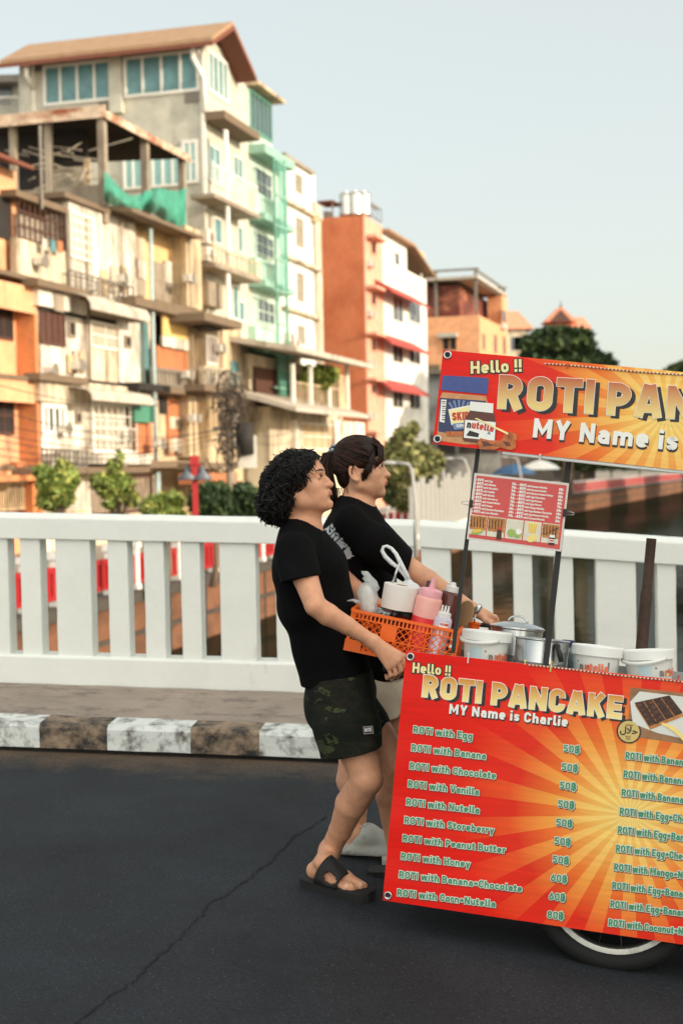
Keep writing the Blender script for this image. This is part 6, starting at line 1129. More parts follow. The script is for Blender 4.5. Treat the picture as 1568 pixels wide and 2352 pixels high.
c0 = at(927, 1450, .1); root = empty('jam_jar', c0, 'dark red jar under the right end of the tissue roll', 'jar'); MB().lathe(c0 - Zc * .03, [(0, 0), (.042, 0), (.043, .05), (.043, .085), (.03, .09)], ax=Zc, k=28).build('jar_body', mat('jam', C(86, 24, 26), .15, var=.3), root, smooth=True, angle=40); MB().lathe(c0 - Zc * .03, [(.033, .088), (.036, .088), (.036, .1), (0, .1)], ax=Zc, k=24).build('lid', m_blk, root, smooth=True, angle=40)
MB().tube([at(977, 1378, .12), at(985, 1334, .12)], .0085, k=12).build('marker_pen', mat('purple_pen', C(70, 40, 52), .5), None, smooth=True, label='dark purple stick poking up behind the pink bottle cap', cat='pen')
def loft_bag(secs, y, seed, depth=.7, k=18, wr=.004):
    mb = MB(); vs = []; n = len(secs)
    for i, (u0, u1, v) in enumerate(secs):
        a, b_ = at(u0, v, y), at(u1, v, y); c = (a + b_) / 2; R = (b_ - a).length / 2
        for j in range(k):
            t = 2 * math.pi * j / k; w_ = 1 + .26 * mnoise.noise(V3(math.cos(t) * 3.2, math.sin(t) * 3.2 + seed, i * 1.3)); vs.append(c + (b_ - a).normalized() * R * math.cos(t) * (1 if abs(math.cos(t)) > .9 else w_) + Yc * R * depth * math.sin(t) * w_ + Zc * wr * mnoise.noise(V3(t * 2, i, seed)))
    mb.add(vs, [(i * k + j, i * k + (j + 1) % k, (i + 1) * k + (j + 1) % k, (i + 1) * k + j) for i in range(n - 1) for j in range(k)] + [tuple(range(k - 1, -1, -1)), tuple(range((n - 1) * k, n * k))]); return mb
m_film = mat('clear_film', C(226, 230, 230), .2, var=.08, scale=12, spec=.7, alpha=.42, bump=.6); m_flour = mat('white_powder', C(226, 222, 212), .8, var=.08, scale=18, bump=.5)
root = empty('plastic_bag', at(846, 1405, .06), 'twisted clear plastic bag of white powder at the left end of the crate', 'bag')
loft_bag([(833, 862, 1412), (827, 867, 1399), (823, 866, 1384), (821, 869, 1372), (818, 866, 1360), (823, 872, 1350), (827, 868, 1342), (838, 866, 1336), (831, 858, 1329), (835, 853, 1323), (830, 849, 1317), (829, 843, 1312)], .06, 3).build('film', m_film, root, smooth=True); loft_bag([(836, 858, 1411), (832, 861, 1397), (828, 862, 1380), (826, 858, 1366), (832, 852, 1352), (838, 846, 1345)], .06, 8, .6).build('contents', m_flour, root, smooth=True)
mb = MB(); mb.tube([at(825, 1384, .05), at(810, 1378, .05), at(797, 1380, .05)], [.008, .005, .002], k=6, sq=Zc); mb.build('bag_tail', m_film, root, smooth=True)
m_bag = mat('carrier_white', C(218, 222, 222), .4, var=.08, scale=14, bump=.5); root = empty('carrier_bag', at(940, 1365, .19), 'white carrier bag with tall looped handles behind the tissue roll', 'bag')
loft_bag([(905, 972, 1405), (904, 973, 1375), (910, 970, 1356), (920, 960, 1344), (930, 947, 1336), (933, 943, 1330)], .19, 5, .6).build('bag_body', m_bag, root, smooth=True)
lp = [(936, 1334), (929, 1322), (915, 1305), (898, 1292), (884, 1278), (877, 1265), (880, 1256), (888, 1254), (899, 1260), (909, 1272), (918, 1290), (927, 1308), (935, 1322), (940, 1334)]
mb = MB(); pts = [at(u, v, .19 + .004 * math.sin(i)) for i, (u, v) in enumerate(lp)]; mb.tube(pts, [.006, .007, .008, .009, .009, .008, .006, .006, .007, .008, .009, .009, .008, .006], k=6, sq=Yc); mb.build('bag_handle', m_bag, root, smooth=True)
c0 = at(1070, 1412, .16); root = empty('woven_plate', c0, 'round woven tan plate standing on edge at the right end of the crate', 'plate'); ax = (X * -.75 - Yc * .55 + Zc * .2).normalized(); MB().lathe(c0, [(0, 0), (.03, 0), (.048, .004), (.05, .006), (.047, .008), (.03, .004), (0, .004)], ax=ax, k=36).build('weave', mat('woven', C(196, 168, 128), .8, var=.35, scale=60), root, smooth=True, angle=40); MB().lathe(c0, [(.047, .003), (.051, .005), (.051, .009), (.047, .009)], ax=ax, k=36).build('rim', mat('woven_rim', C(150, 118, 82), .8), root, smooth=True)
root = empty('spoon', at(1085, 1430, .2), 'steel spoon standing upright in an orange holder by the crate', 'spoon'); mb = MB(); a, b_ = at(1087, 1440, .2), at(1092, 1405, .2); mb.tube([a, b_], .003, k=8); mb.build('handle', m_stl, root, smooth=True); d = (at(1104, 1388, .2) - at(1086, 1412, .2)).normalized(); MB().blob(at(1096, 1399, .2), (.0235, .013, .006), k=8, ax=Matrix((d, d.cross(Yc).normalized(), Yc)).transposed()).build('bowl', m_stl, root, smooth=True)
root = empty('utensil_cup', at(1083, 1450, .2), 'small orange utensil cup beside the woven plate', 'cup'); MB().lathe(at(1083, 1468, .2), [(0, 0), (.017, 0), (.019, .055), (.022, .058), (.022, .063), (.017, .06), (.015, .004), (0, .004)], ax=Zc, k=20).build('cup_wall', m_or, root, smooth=True, angle=40)
# ================================================================== people: smooth distance fields meshed as one skin
def _v(p): return np.array(tuple(p), np.float32)
def prim_d(p, G):
    t = p[0]
    if t == 'C':                         # round cone a, b, ra, rb, (flatten axis, factor)
        _, a, b, ra, rb, fl = p; a, b = _v(a), _v(b); ba = b - a; q = G - a; tt = np.clip((q @ ba) / max(1e-9, float(ba @ ba)), 0, 1)
        q = q - tt[..., None] * ba
        if fl is not None: n = _v(fl[0]); q = q + n * ((q @ n) * (1 / fl[1] - 1))[..., None]
        return np.sqrt((q * q).sum(-1)) - (ra + (rb - ra) * tt)
    if t == 'E':                         # ellipsoid centre, axes (rows), radii
        _, c, A, r = p; q = (G - _v(c)) @ np.array(A, np.float32).T; r = np.array(r, np.float32); k0 = np.sqrt(((q / r) ** 2).sum(-1)); k1 = np.sqrt(((q / r ** 2) ** 2).sum(-1))
        return k0 * (k0 - 1) / np.maximum(k1, 1e-6)
def prim_box(p):
    if p[0] == 'C':
        r = max(p[3], p[4]) * (max(1, p[5][1]) if p[5] is not None else 1); a, b = _v(p[1]), _v(p[2]); return np.minimum(a, b) - r, np.maximum(a, b) + r
    R = max(p[3]); return _v(p[1]) - R, _v(p[1]) + R
def smin(a, b, k): h = np.clip(.5 + .5 * (b - a) / k, 0, 1); return b * (1 - h) + a * h - k * h * (1 - h)
class Field:
    def __init__(s, prims_lo, prims_hi, h):
        s.h = h; s.lo = np.array(prims_lo, np.float32) - 5 * h; n = np.ceil((np.array(prims_hi) + 5 * h - s.lo) / h).astype(int) + 1; s.n = n
        s.F = np.full(n, .2, np.float32)
    def sub(s, lo, hi): i0 = np.clip(np.floor((lo - s.lo) / s.h).astype(int), 0, s.n - 1); i1 = np.clip(np.ceil((hi - s.lo) / s.h).astype(int) + 1, 1, s.n); return tuple(slice(a, b) for a, b in zip(i0, i1))
    def grid(s, sl): ax = [s.lo[i] + s.h * np.arange(sl[i].start, sl[i].stop, dtype=np.float32) for i in range(3)]; return np.stack(np.meshgrid(*ax, indexing='ij'), -1)
    def add(s, prims, k=.02, cuts=(), noise=None, kin=None):
        """union one group of primitives, cut first by planes (point, normal pointing away from what is kept)"""
        lo = np.min([prim_box(p[0] if isinstance(p[0], tuple) else p)[0] for p in prims], 0) - .06; hi = np.max([prim_box(p[0] if isinstance(p[0], tuple) else p)[1] for p in prims], 0) + .06
        sl = s.sub(lo, hi); G = s.grid(sl); d = None
        for p in prims:
            kk = kin or k
            if isinstance(p[0], tuple): p, kk = p
            b0, b1 = prim_box(p); s2 = s.sub(b0 - .055, b1 + .055); loc = tuple(slice(a.start - c.start, a.stop - c.start) for a, c in zip(s2, sl))
            if d is None: d = np.full(G.shape[:3], .2, np.float32)
            d[loc] = smin(d[loc], prim_d(p, G[loc]), kk)
        if noise: d = d + noise(G)
        for pt, n in cuts: d = np.maximum(d, (G - _v(pt)) @ _v(Vector(n).normalized()))
        s.F[sl] = smin(s.F[sl], d, k if not cuts else .006)
        return s
    def carve(s, p, k=.008):
        b0, b1 = prim_box(p); sl = s.sub(b0 - .05, b1 + .05); d = -prim_d(p, s.grid(sl)); a = s.F[sl]; h = np.clip(.5 - .5 * (a - d) / k, 0, 1); s.F[sl] = d * h + a * (1 - h) + k * h * (1 - h); return s
    def cut(s, pt, n): sl = tuple(slice(0, q) for q in s.n); s.F = np.maximum(s.F, (s.grid(sl) - _v(pt)) @ _v(Vector(n).normalized())); return s
    def shell(s, t): s.F = np.maximum(s.F, -(s.F + t)); return s
    def mesh(s):
        F = s.F; S = F < 0; cnt = sum(S[i:F.shape[0] - 1 + i, j:F.shape[1] - 1 + j, k:F.shape[2] - 1 + k].astype(np.int8) for i in (0, 1) for j in (0, 1) for k in (0, 1))
        act = (cnt > 0) & (cnt < 8); idx = np.argwhere(act); ids = -np.ones(act.shape, np.int64); ids[act] = np.arange(len(idx)); acc = np.zeros((len(idx), 3)); num = np.zeros(len(idx))
        cor = [(i, j, k) for i in (0, 1) for j in (0, 1) for k in (0, 1)]
        for a in range(8):
            for b in range(a + 1, 8):
                da = np.array(cor[b]) - np.array(cor[a])
                if abs(da).sum() != 1: continue
                fa = F[tuple((idx + cor[a]).T)]; fb = F[tuple((idx + cor[b]).T)]; m = (fa < 0) != (fb < 0); t = fa[m] / (fa[m] - fb[m]); acc[m] += np.array(cor[a]) + t[:, None] * da; num[m] += 1
        V = s.lo + s.h * (idx + acc / num[:, None]); fs = []
        for ax in range(3):
            o1, o2 = [(1, 2), (2, 0), (0, 1)][ax]; A = np.moveaxis(S, (ax, o1, o2), (0, 1, 2)); I = np.moveaxis(ids, (ax, o1, o2), (0, 1, 2))
            e = A[:-1, 1:-1, 1:-1] != A[1:, 1:-1, 1:-1]; w = np.argwhere(e); sg = A[:-1, 1:-1, 1:-1][e]
            x, y, z = w[:, 0], w[:, 1] + 1, w[:, 2] + 1; q = np.stack([I[x, y - 1, z - 1], I[x, y, z - 1], I[x, y, z], I[x, y - 1, z]], 1); q[~sg] = q[~sg][:, ::-1]; fs.append(q[(q >= 0).all(1)])
        return V, np.concatenate(fs)
def np_mesh(name, V, Fq, mats, parent=None, mi=None, smooth=True, label=None, cat=None, group=None, subsmooth=2):
    V = np.array(V, float)
    if subsmooth:                         # a little relaxing takes the grid steps out
        e = np.concatenate([Fq[:, [0, 1]], Fq[:, [1, 2]], Fq[:, [2, 3]], Fq[:, [3, 0]]]); deg = np.bincount(e.ravel(), minlength=len(V))[:, None]
        for lam in (.5, -.52) * subsmooth:
            a = np.zeros_like(V); np.add.at(a, e[:, 0], V[e[:, 1]]); np.add.at(a, e[:, 1], V[e[:, 0]]); V = V + lam * (a / np.maximum(deg, 1) - V)
    me = bpy.data.meshes.new(name); org = None
    if parent is not None: M_ = np.array(root_mw(parent).inverted()); W = V @ M_[:3, :3].T + M_[:3, 3]
    else: org = np.array([V[:, 0].mean(), V[:, 1].mean(), V[:, 2].min()]); W = V - org
    nq = len(Fq); me.vertices.add(len(W)); me.vertices.foreach_set('co', W.astype(np.float32).ravel()); me.loops.add(nq * 4); me.loops.foreach_set('vertex_index', Fq.astype(np.int32).ravel()); me.polygons.add(nq); me.polygons.foreach_set('loop_start', np.arange(0, nq * 4, 4, dtype=np.int32)); 
    me.update(calc_edges=True)
    for m in mats: me.materials.append(m)
    if mi is not None: me.polygons.foreach_set('material_index', mi.astype(np.int32))
    me.polygons.foreach_set('use_smooth', [smooth] * nq); me.validate(); me.update()
    o = bpy.data.objects.new(name, me); COL.objects.link(o)
    if parent is not None: o.parent = parent
    else: o.location = org; _MW[o.name] = Matrix.Translation(Vector(org))
    return tag(o, label, cat, group), V
def Cn(a, b, ra, rb, fl=None): return ('C', a, b, ra, rb, fl)
def chain(pts, rs, fl=None): return [Cn(pts[i], pts[i + 1], rs[i], rs[i + 1], fl) for i in range(len(pts) - 1)]
def proj(V):                             # world points to picture pixels
    q = V - np.array(CAM); x, y, z = q @ np.array(_r), q @ np.array(_u), q @ np.array(_f); return CW / 2 + FPX * x / z, CH / 2 - FPX * y / z
skin = mat('skin', C(208, 152, 120), .55, var=.14, scale=26, bump=.12, spec=.35, sss=.12); skin2 = mat('skin_fair', C(212, 158, 126), .55, var=.12, scale=26, bump=.12, spec=.35, sss=.12)
lipm = mat('lips', C(174, 110, 92), .55, var=.08); lipw = mat('lips_red', C(194, 92, 80), .35, var=.05); nail = mat('nail', C(222, 172, 148), .3)
tee = mat('black_cotton', C(12, 12, 13), .95, var=.18, scale=30, bump=.25, spec=.1); tee2 = mat('black_cotton_faded', C(14, 13, 14), .95, var=.18, scale=30, bump=.25, spec=.1)
hairm = mat('hair_black', C(14, 12, 11), .48, var=.3, scale=20, spec=.28); hairb = mat('hair_brown', C(34, 20, 14), .5, var=.4, scale=14, spec=.22)
eyew = mat('eye_white', C(214, 204, 196), .2); eyek = mat('eye_dark', C(24, 16, 14), .12, spec=.7)
def Zup(): return V3(0, 0, 1)
class Head:
    """head axes: f forward, r towards the camera side, u up, measured from the midpoint between the ears"""
    def __init__(s, ear, Ymid, tilt, yaw, sc=1., half=.072, roll=0.):
        F = V3(math.cos(yaw), -math.sin(yaw), 0); R = V3(-math.sin(yaw), -math.cos(yaw), 0); U = Zup(); s.r = R; s.f = F * math.cos(tilt) + U * math.sin(tilt); s.u = U * math.cos(tilt) - F * math.sin(tilt)
        s.sc = sc; s.c = P(ear[0], ear[1], Ymid - half * sc * math.cos(yaw)) - R * half * sc; s.A = np.array([tuple(s.f), tuple(s.r), tuple(s.u)])
    def p(s, f, r, u): return s.c + (s.f * f + s.r * r + s.u * u) * s.sc
    def E(s, f, r, u, rf, rr, ru, A=None): return ('E', s.p(f, r, u), s.A if A is None else A, (rf * s.sc, rr * s.sc, ru * s.sc))
    def Cc(s, a, b, ra, rb, fl=None): return Cn(s.p(*a), s.p(*b), ra * s.sc, rb * s.sc, fl)
    def both(s, fn): return [fn(1), fn(-1)]
def head_field(Fd, H, female=False, pout=0.):
    k = .02 * H.sc; j = .86 if female else 1.; fe_ = .007 if female else 0.
    pr = [H.E(.004 if female else -.004, 0, .052, .090 if female else .098, .076, .084), H.E(.04, 0, .005, .064, .064, .085), H.E(.035, 0, .055, .074, .068, .065)]
    for q in (1, -1): pr += [H.Cc((.012, q * (.052 - fe_ * .6), -.045), (.072 - fe_, q * .026, -.076), .022 - fe_ * .4, .020 - fe_ * .5), H.Cc((.0, q * .056, -.005), (.012, q * .052, -.045), .024, .022), H.E(.068, q * .042, -.008, .026, .024, .026), (H.Cc((.094 - fe_, q * .012, .040), (.074 - fe_, q * .046, .038), .013, .012), .015), H.E(.062, q * .034, -.045, .034, .024, .030)]
    pr += [(H.E(.092 - fe_ * .7, 0, -.079, .019 * j + .001, .022, .019 * j), .018), H.E(.084, 0, -.045, .026, .03, .03), (H.Cc((.055, 0, -.080), (.085 - fe_, 0, -.082), .022, .016), .02)]
    Fd.add(pr, k)
    for q in (1, -1): Fd.carve(H.E(.0985, q * .034, .020, .014, .017, .010), .014)
    nb = .0 if not female else -.007
    Fd.add([H.Cc((.099 + nb, 0, .030), (.112 + nb, 0, .006), .0075, .0085), H.Cc((.112 + nb, 0, .006), (.1235 + nb * .5, 0, -.014), .0085, .0095), H.E(.112, .011, -.014, .011, .0075, .008), H.E(.112, -.011, -.014, .011, .0075, .008), H.Cc((.120, 0, -.016), (.107, 0, -.024), .0075, .006)], .009)
    for q in (1, -1): Fd.carve(H.E(.1125, q * .0065, -.0215, .006, .0032, .004), .003); Fd.add([H.E(.0895, q * .033, .0205, .011, .015, .0085)], .006)
    lu = .004 * pout
    Fd.add([H.E(.1035 + lu, 0, -.0385, .0125, .019, .0065), H.E(.1015 + lu * 1.6, 0, -.0495, .0125, .017, .0075)], .007)
    Fd.carve(H.Cc((.116 + lu, -.016, -.0438), (.116 + lu, .016, -.0438), .0016, .0016), .004); Fd.carve(H.E(.112, 0, -.0615, .008, .022, .006), .012)
    for q in (1, -1):
        e = H.p(-.004, q * .074, -.002); a = np.array([tuple((H.f * .92 + H.r * q * .40).normalized()), tuple((H.r * q * .92 - H.f * .40).normalized()), tuple(H.u)])
        ring = [H.p(-.004 + .017 * math.cos(t) - .006 * math.sin(t), q * (.076 + .008 * (1 - math.cos(t)) * .7), -.000 + .030 * math.sin(t) * (1 if math.sin(t) > 0 else .85)) for t in [2 * math.pi * i / 12 for i in range(1, 11)]]
        Fd.add([('E', e, a, (.017 * H.sc, .006 * H.sc, .028 * H.sc))] + chain(ring, [.0048 * H.sc] * 10) + [H.E(-.004 + .004, q * .078, -.026, .008, .005, .009)], .006)
        Fd.carve(('E', H.p(.000, q * .083, .002), a, (.008 * H.sc, .005 * H.sc, .013 * H.sc)), .004)
def face_bits(H, par, hairmat, open_=1., q_list=(1, -1)):
    for q in q_list:
        c = H.p(.0935, q * .0325, .0205); yv = (H.r * q * .62 + H.f * .78).normalized(); t = H.u.cross(yv).normalized(); A = Matrix((t, yv, H.u)).transposed()
        mb = MB(); mb.blob(c - yv * .001, (.0125 * H.sc, .0075 * H.sc, .0040 * open_ * H.sc), k=8, ax=A); e = mb.build('eye', eyew, par, smooth=True)
        mb = MB(); mb.blob(c + H.f * .004 + yv * .0022, (.0052 * H.sc, .0056 * H.sc, .0042 * open_ * H.sc), k=8, ax=A); mb.build('iris', eyek, e, smooth=True)
        mb = MB(); pts = [H.p(.1045 - .024 * f ** 1.6 - .002, q * (.016 + .034 * f), .0252 + .003 * math.sin(f * 3.1) - .004 * f) for f in (0, .2, .4, .6, .8, 1)]; mb.tube([p + H.f * .0012 for p in pts], [.0012, .002, .0023, .0023, .002, .001], k=6); mb.build('eyelashes', hairm, par, smooth=True)
        mb = MB(); pts = [H.p(.1125 - .026 * f ** 1.7, q * (.011 + .042 * f), .0415 + .0065 * math.sin(f * 2.6) - .002 * f) for f in (0, .15, .3, .45, .6, .75, .9, 1)]; mb.tube(pts, [.0014, .0026, .0030, .0030, .0027, .0022, .0016, .0008], k=6); mb.build('eyebrow', hairmat, par, smooth=True)
def finger_prims(js, r0, r1): n = len(js) - 1; return chain(js, [r0 + (r1 - r0) * i / n for i in range(n + 1)])
# ------------------------------------------------------------------ the man
YM = 5.19; yawm = R_(11); Fm = V3(math.cos(yawm), -math.sin(yawm), 0); Rm = V3(-math.sin(yawm), -math.cos(yawm), 0)
H1 = Head((674, 1125), YM, R_(14), yawm)
nk0, nk1 = P(700, 1160, YM), P(693, 1230, YM)
tor = [P(696, 1243, YM), P(711, 1300, YM), P(727, 1380, YM), P(752, 1475, YM), P(777, 1560, YM)]
rs, re, rw = P(683, 1276, 5.02), P(724, 1391, 4.88), P(856, 1474, 4.935)
ls, le, lw = P(716, 1268, 5.37), P(797, 1343, 5.50), P(905, 1424, 5.40)
rh, rk, ra = P(782, 1590, 5.11), P(843, 1790, 5.03), P(757, 1954, 5.235)
lh, lk, la_ = P(795, 1590, 5.29), P(908, 1758, 5.22), P(912, 1955, 5.30)
hg, tg = GP(706, 2031), GP(838, 2069); fd = (tg - hg).normalized(); fs_ = fd.cross(Zup()).normalized(); SOL = .03
if fs_.y > 0: fs_ = -fs_                   # outer side, towards the camera
FL = (tg - hg).length
def ft(f, s, z): return hg + fd * f + fs_ * s + Zup() * (z + SOL)
body = Field((P(560, 1000, 5.2).x, 4.55, -.05), (P(990, 1000, 5.2).x, 5.75, 1.72), .004)
head_field(body, H1, pout=1.0)
body.add([Cn(H1.p(-.012, 0, -.02), nk1, .050, .054), Cn(H1.p(.03, 0, -.085), P(717, 1222, YM), .030, .040), Cn(nk1, tor[0], .06, .075)], .03)
body.add([Cn(nk1, tor[1], .06, .10, (Rm, 1.45)), *chain(tor[1:], [.105, .105, .1, .105], (Rm, 1.3))], .03)
body.add([Cn(tor[0], rs, .05, .052)], .03).add([Cn(tor[0], ls, .05, .05)], .03)
def mid(a, b, f): return a.lerp(b, f)
# right arm and its fist on the grip
bic = mid(rs, re, .45); fa1 = mid(re, rw, .22) + Zup() * -.004
GC = Q(HX0 + .075, .16, HZ); kn = [(921, 1507, 4.935), (913, 1517, 4.926), (903, 1526, 4.923), (892, 1533, 4.926)]; pip = [(931, 1529, 4.935), (921, 1540, 4.926), (909, 1548, 4.925), (897, 1552, 4.929)]; dip = [(922, 1547, 4.962), (912, 1556, 4.956), (900, 1560, 4.955), (889, 1558, 4.957)]; tip = [(914, 1544, 4.99), (905, 1550, 4.985), (895, 1553, 4.98), (886, 1551, 4.978)]
armr = [Cn(rs, bic, .048, .0445), Cn(bic, re, .0445, .037), Cn(re, fa1, .037, .0385), Cn(fa1, mid(re, rw, .55), .0385, .031), Cn(mid(re, rw, .55), rw, .031, .0225)]
body.add(armr, .02, kin=.006)
palm = [Cn(rw, P(*kn[i]), .0225 - .002 * i, .0135 - .0008 * i) for i in range(4)] + [Cn(rw, P(886, 1500, 4.965), .022, .016)]
body.add(palm, .012)
for i in range(4): body.add(finger_prims([P(*kn[i]), P(*pip[i]), P(*dip[i]), P(*tip[i])], .0098 - .0006 * i, .0076 - .0004 * i), .003)
body.add([Cn(P(884, 1494, 4.955), P(908, 1502, 4.99), .0135, .0115), Cn(P(908, 1502, 4.99), P(926, 1506, 4.995), .0105, .0095), Cn(P(926, 1506, 4.995), P(938, 1515, 4.992), .0095, .008)], .008)
# left arm to the far grip
body.add([Cn(ls, mid(ls, le, .5), .05, .048), Cn(mid(ls, le, .5), le, .048, .043), Cn(le, mid(le, lw, .3), .043, .040), Cn(mid(le, lw, .3), lw, .040, .026)], .02, kin=.006)
G2 = Q(HX0 + .075, .52, HZ)
body.add([Cn(lw, G2 + cz_ * .03 + cx_ * .02 * (i - 1.5), .022, .014) for i in range(4)], .012)
for i in range(4):
    g = G2 + cx_ * .02 * (i - 1.5); body.add(finger_prims([g + cz_ * .03, g + cy_ * .028 + cz_ * .012, g + cy_ * .024 - cz_ * .02, g - cz_ * .026], .0098, .0078), .005)
body.add(finger_prims([lw.lerp(G2, .5), G2 - cy_ * .026 + cx_ * .03 + cz_ * .01, G2 - cy_ * .02 + cx_ * .05 - cz_ * .01], .013, .009), .008)
# legs
cf = mid(rk, ra, .34) - Fm * .012
body.add([Cn(rh, mid(rh, rk, .62), .092, .073), Cn(mid(rh, rk, .62), rk, .073, .056), Cn(rk - Fm * .008, cf, .053, .0555), Cn(rk, mid(rk, ra, .3), .054, .050), Cn(cf, mid(rk, ra, .70), .0555, .042), Cn(mid(rk, ra, .70), ra, .042, .037), ('E', rk + Fm * .022, np.eye(3), (.030, .032, .042))], .03, kin=.009)
cl2 = mid(lk, la_, .34) - Fm * .02
lf = GP(945, 2015)
body.add([Cn(lh, mid(lh, lk, .6), .085, .070), Cn(mid(lh, lk, .6), lk, .070, .058), Cn(lk, cl2, .056, .057), Cn(cl2, la_, .056, .036), Cn(la_, la_ + V3(.16, -.04, -.05), .036, .03)], .03, kin=.009)
# right foot
ank = ft(.080, .0, .066)
body.add([Cn(ra, ank, .0395, .037), Cn(ank, ft(.034, 0, .030), .034, .030), Cn(ft(.04, 0, .028), ft(.10, .008, .024), .028, .026), Cn(ank + fd * .01, ft(.17, -.012, .028), .034, .024), Cn(ft(.10, .014, .018), ft(.215, .022, .012), .020, .016), Cn(ft(.17, -.012, .024), ft(.225, -.02, .014), .026, .017), ('E', ft(.074, .030, .072), np.eye(3), (.012, .012, .012))], .022, kin=.014)
tips = [(.283, -.030, .0145), (.282, -.008, .0108), (.272, .009, .0102), (.258, .024, .0096), (.243, .037, .0095)]
for f, s_, r in tips: f *= FL / .31; body.add([Cn(ft(f - .075, s_ * .85, .014), ft(f - .03, s_ * .95, .016), r * .95, r * .98), Cn(ft(f - .03, s_ * .95, .016), ft(f - .004, s_, .010), r * .95, r)], .006)
V, Fq = body.mesh(); cent = V[Fq].mean(1); mi = np.zeros(len(Fq), int)
q = (cent - np.array(H1.c)) @ H1.A.T; lipmask = (q[:, 0] > .1005) & (abs(q[:, 1]) < .019 - .6 * abs(q[:, 2] + .044)) & (q[:, 2] < -.0365) & (q[:, 2] > -.0535); mi[lipmask] = 1
for f, s_, r in tips:
    f *= FL / .31; c = np.array(ft(f + .001, s_, .013 + r)); mi[((cent - c) ** 2).sum(1) < (r * .75) ** 2] = 2
man, _ = np_mesh('person', V, Fq, [skin, lipm, nail], None, mi, label='man with curly black hair in a black t-shirt and camouflage shorts, pushing the cart', cat='person')
face_bits(H1, man, hairm, .55)
# t-shirt
fold = lambda a, f, s: (lambda G: a * np.sin(G[..., 0] * f + 3 * np.sin(G[..., 2] * 9 + s) + G[..., 1] * 14) * (.4 + .6 * np.sin(G[..., 2] * 17 + G[..., 0] * 11 + s)))
sh = Field((P(590, 1000, 5.2).x, 4.78, P(700, 1640, 5.2).z), (P(900, 1000, 5.2).x, 5.66, P(700, 1185, 5.2).z), .0045)
shp = [Cn(P(690, 1238, YM), P(709, 1302, YM), .086, .124, (Rm, 1.5)), Cn(P(709, 1302, YM), P(724, 1380, YM), .126, .128, (Rm, 1.35)), Cn(P(724, 1380, YM), P(752, 1474, YM), .128, .126, (Rm, 1.28)), Cn(P(752, 1474, YM), P(784, 1600, YM), .126, .134, (Rm, 1.28)), Cn(P(696, 1240, YM), P(678, 1268, 5.05), .066, .072), Cn(P(696, 1240, YM), P(712, 1262, 5.36), .066, .070), ('E', P(752, 1312, YM), np.eye(3), (.075, .13, .09))]
sh.add(shp, .04, [(P(775, 1559, YM), (.16, 0, -1)), ], fold(.0055, 24, 0))
ca = (re - rs).normalized(); cuff = P(690, 1331, 4.95)
sh.add([Cn(P(676, 1268, 5.03), P(697, 1356, 4.93), .073, .069)], .03, [(cuff, V3(.16, 0, -1) + ca * .3)], fold(.0035, 36, 2))
cu2 = mid(ls, le, .62); sh.add([Cn(ls, cu2, .070, .070)], .03, [(cu2, (le - ls))])
sh.carve(('E', nk1 + V3(.012, 0, .03), np.array([tuple((V3(1, 0, -.28)).normalized()), (0, 1, 0), tuple((V3(.28, 0, 1)).normalized())]), (.074, .085, .062)), .006)
V, Fq = sh.mesh(); tsh, _ = np_mesh('t_shirt', V, Fq, [tee], man)
mb = MB(); cpt = [nk1 + V3(.012 + .069 * math.cos(t), .08 * math.sin(t), .006 - .021 * math.cos(t)) for t in [2 * math.pi * i / 36 for i in range(37)]]; mb.tube(cpt, .0065, k=6); mb.build('collar', tee, tsh, smooth=True)
# shorts
so_ = Field((P(660, 1600, 5.2).x, 4.85, P(700, 1760, 5.2).z), (P(930, 1600, 5.2).x, 5.52, P(700, 1535, 5.2).z), .0045)
hem_r = [(P(782, 1735, 5.0) , (.25, 0, -1))]
so_.add([Cn(P(777, 1548, YM), P(783, 1590, YM), .120, .130, (Rm, 1.28)), Cn(P(781, 1600, 5.11), P(797, 1670, 5.075), .118, .114), Cn(P(797, 1670, 5.075), P(814, 1762, 5.045), .114, .114), ('E', P(728, 1620, YM), np.eye(3), (.045, .12, .09))], .03, [(P(808, 1726, 5.05), V3(.2, 0, -1))], fold(.0045, 30, 4))
so_.add([Cn(P(790, 1600, 5.28), P(830, 1670, 5.27), .105, .10), Cn(P(830, 1670, 5.27), P(868, 1740, 5.26), .10, .094)], .03, [(P(885, 1700, 5.26), V3(.2, 0, -1))], fold(.003, 30, 5))
so_.cut(P(775, 1545, YM), (-.1, 0, 1))
camo = mat('camo', C(18, 22, 17), .9, var=.2, scale=20, stain=C(40, 36, 26), stain_amt=.5, stain_scale=(7, 7, 14), bump=.2, spec=.2)
t = camo.node_tree; b = t.nodes['Principled BSDF']; src = b.inputs['Base Color'].links[0].from_socket; tc = t.nodes.new('ShaderNodeTexCoord'); vz = t.nodes.new('ShaderNodeVectorMath'); vz.operation = 'SNAP'; vz.inputs[1].default_value = (.005, .005, .004); t.links.new(tc.outputs['Object'], vz.inputs[0]); mp = t.nodes.new('ShaderNodeMapping'); mp.inputs['Scale'].default_value = (7, 5, 12); mp.inputs['Location'].default_value = (3.1, 1, 2.3); t.links.new(vz.outputs[0], mp.inputs[0]); n = t.nodes.new('ShaderNodeTexNoise'); n.inputs['Scale'].default_value = 1; n.inputs['Detail'].default_value = 6; n.inputs['Roughness'].default_value = .62; t.links.new(mp.outputs[0], n.inputs['Vector']); g_ = t.nodes.new('ShaderNodeMath'); g_.operation = 'GREATER_THAN'; g_.inputs[1].default_value = .595; t.links.new(n.outputs[0], g_.inputs[0]); mx = t.nodes.new('ShaderNodeMix'); mx.data_type = 'RGBA'; t.links.new(g_.outputs[0], mx.inputs[0]); t.links.new(src, mx.inputs[6]); mx.inputs[7].default_value = C(58, 66, 42); t.links.new(mx.outputs[2], b.inputs['Base Color'])
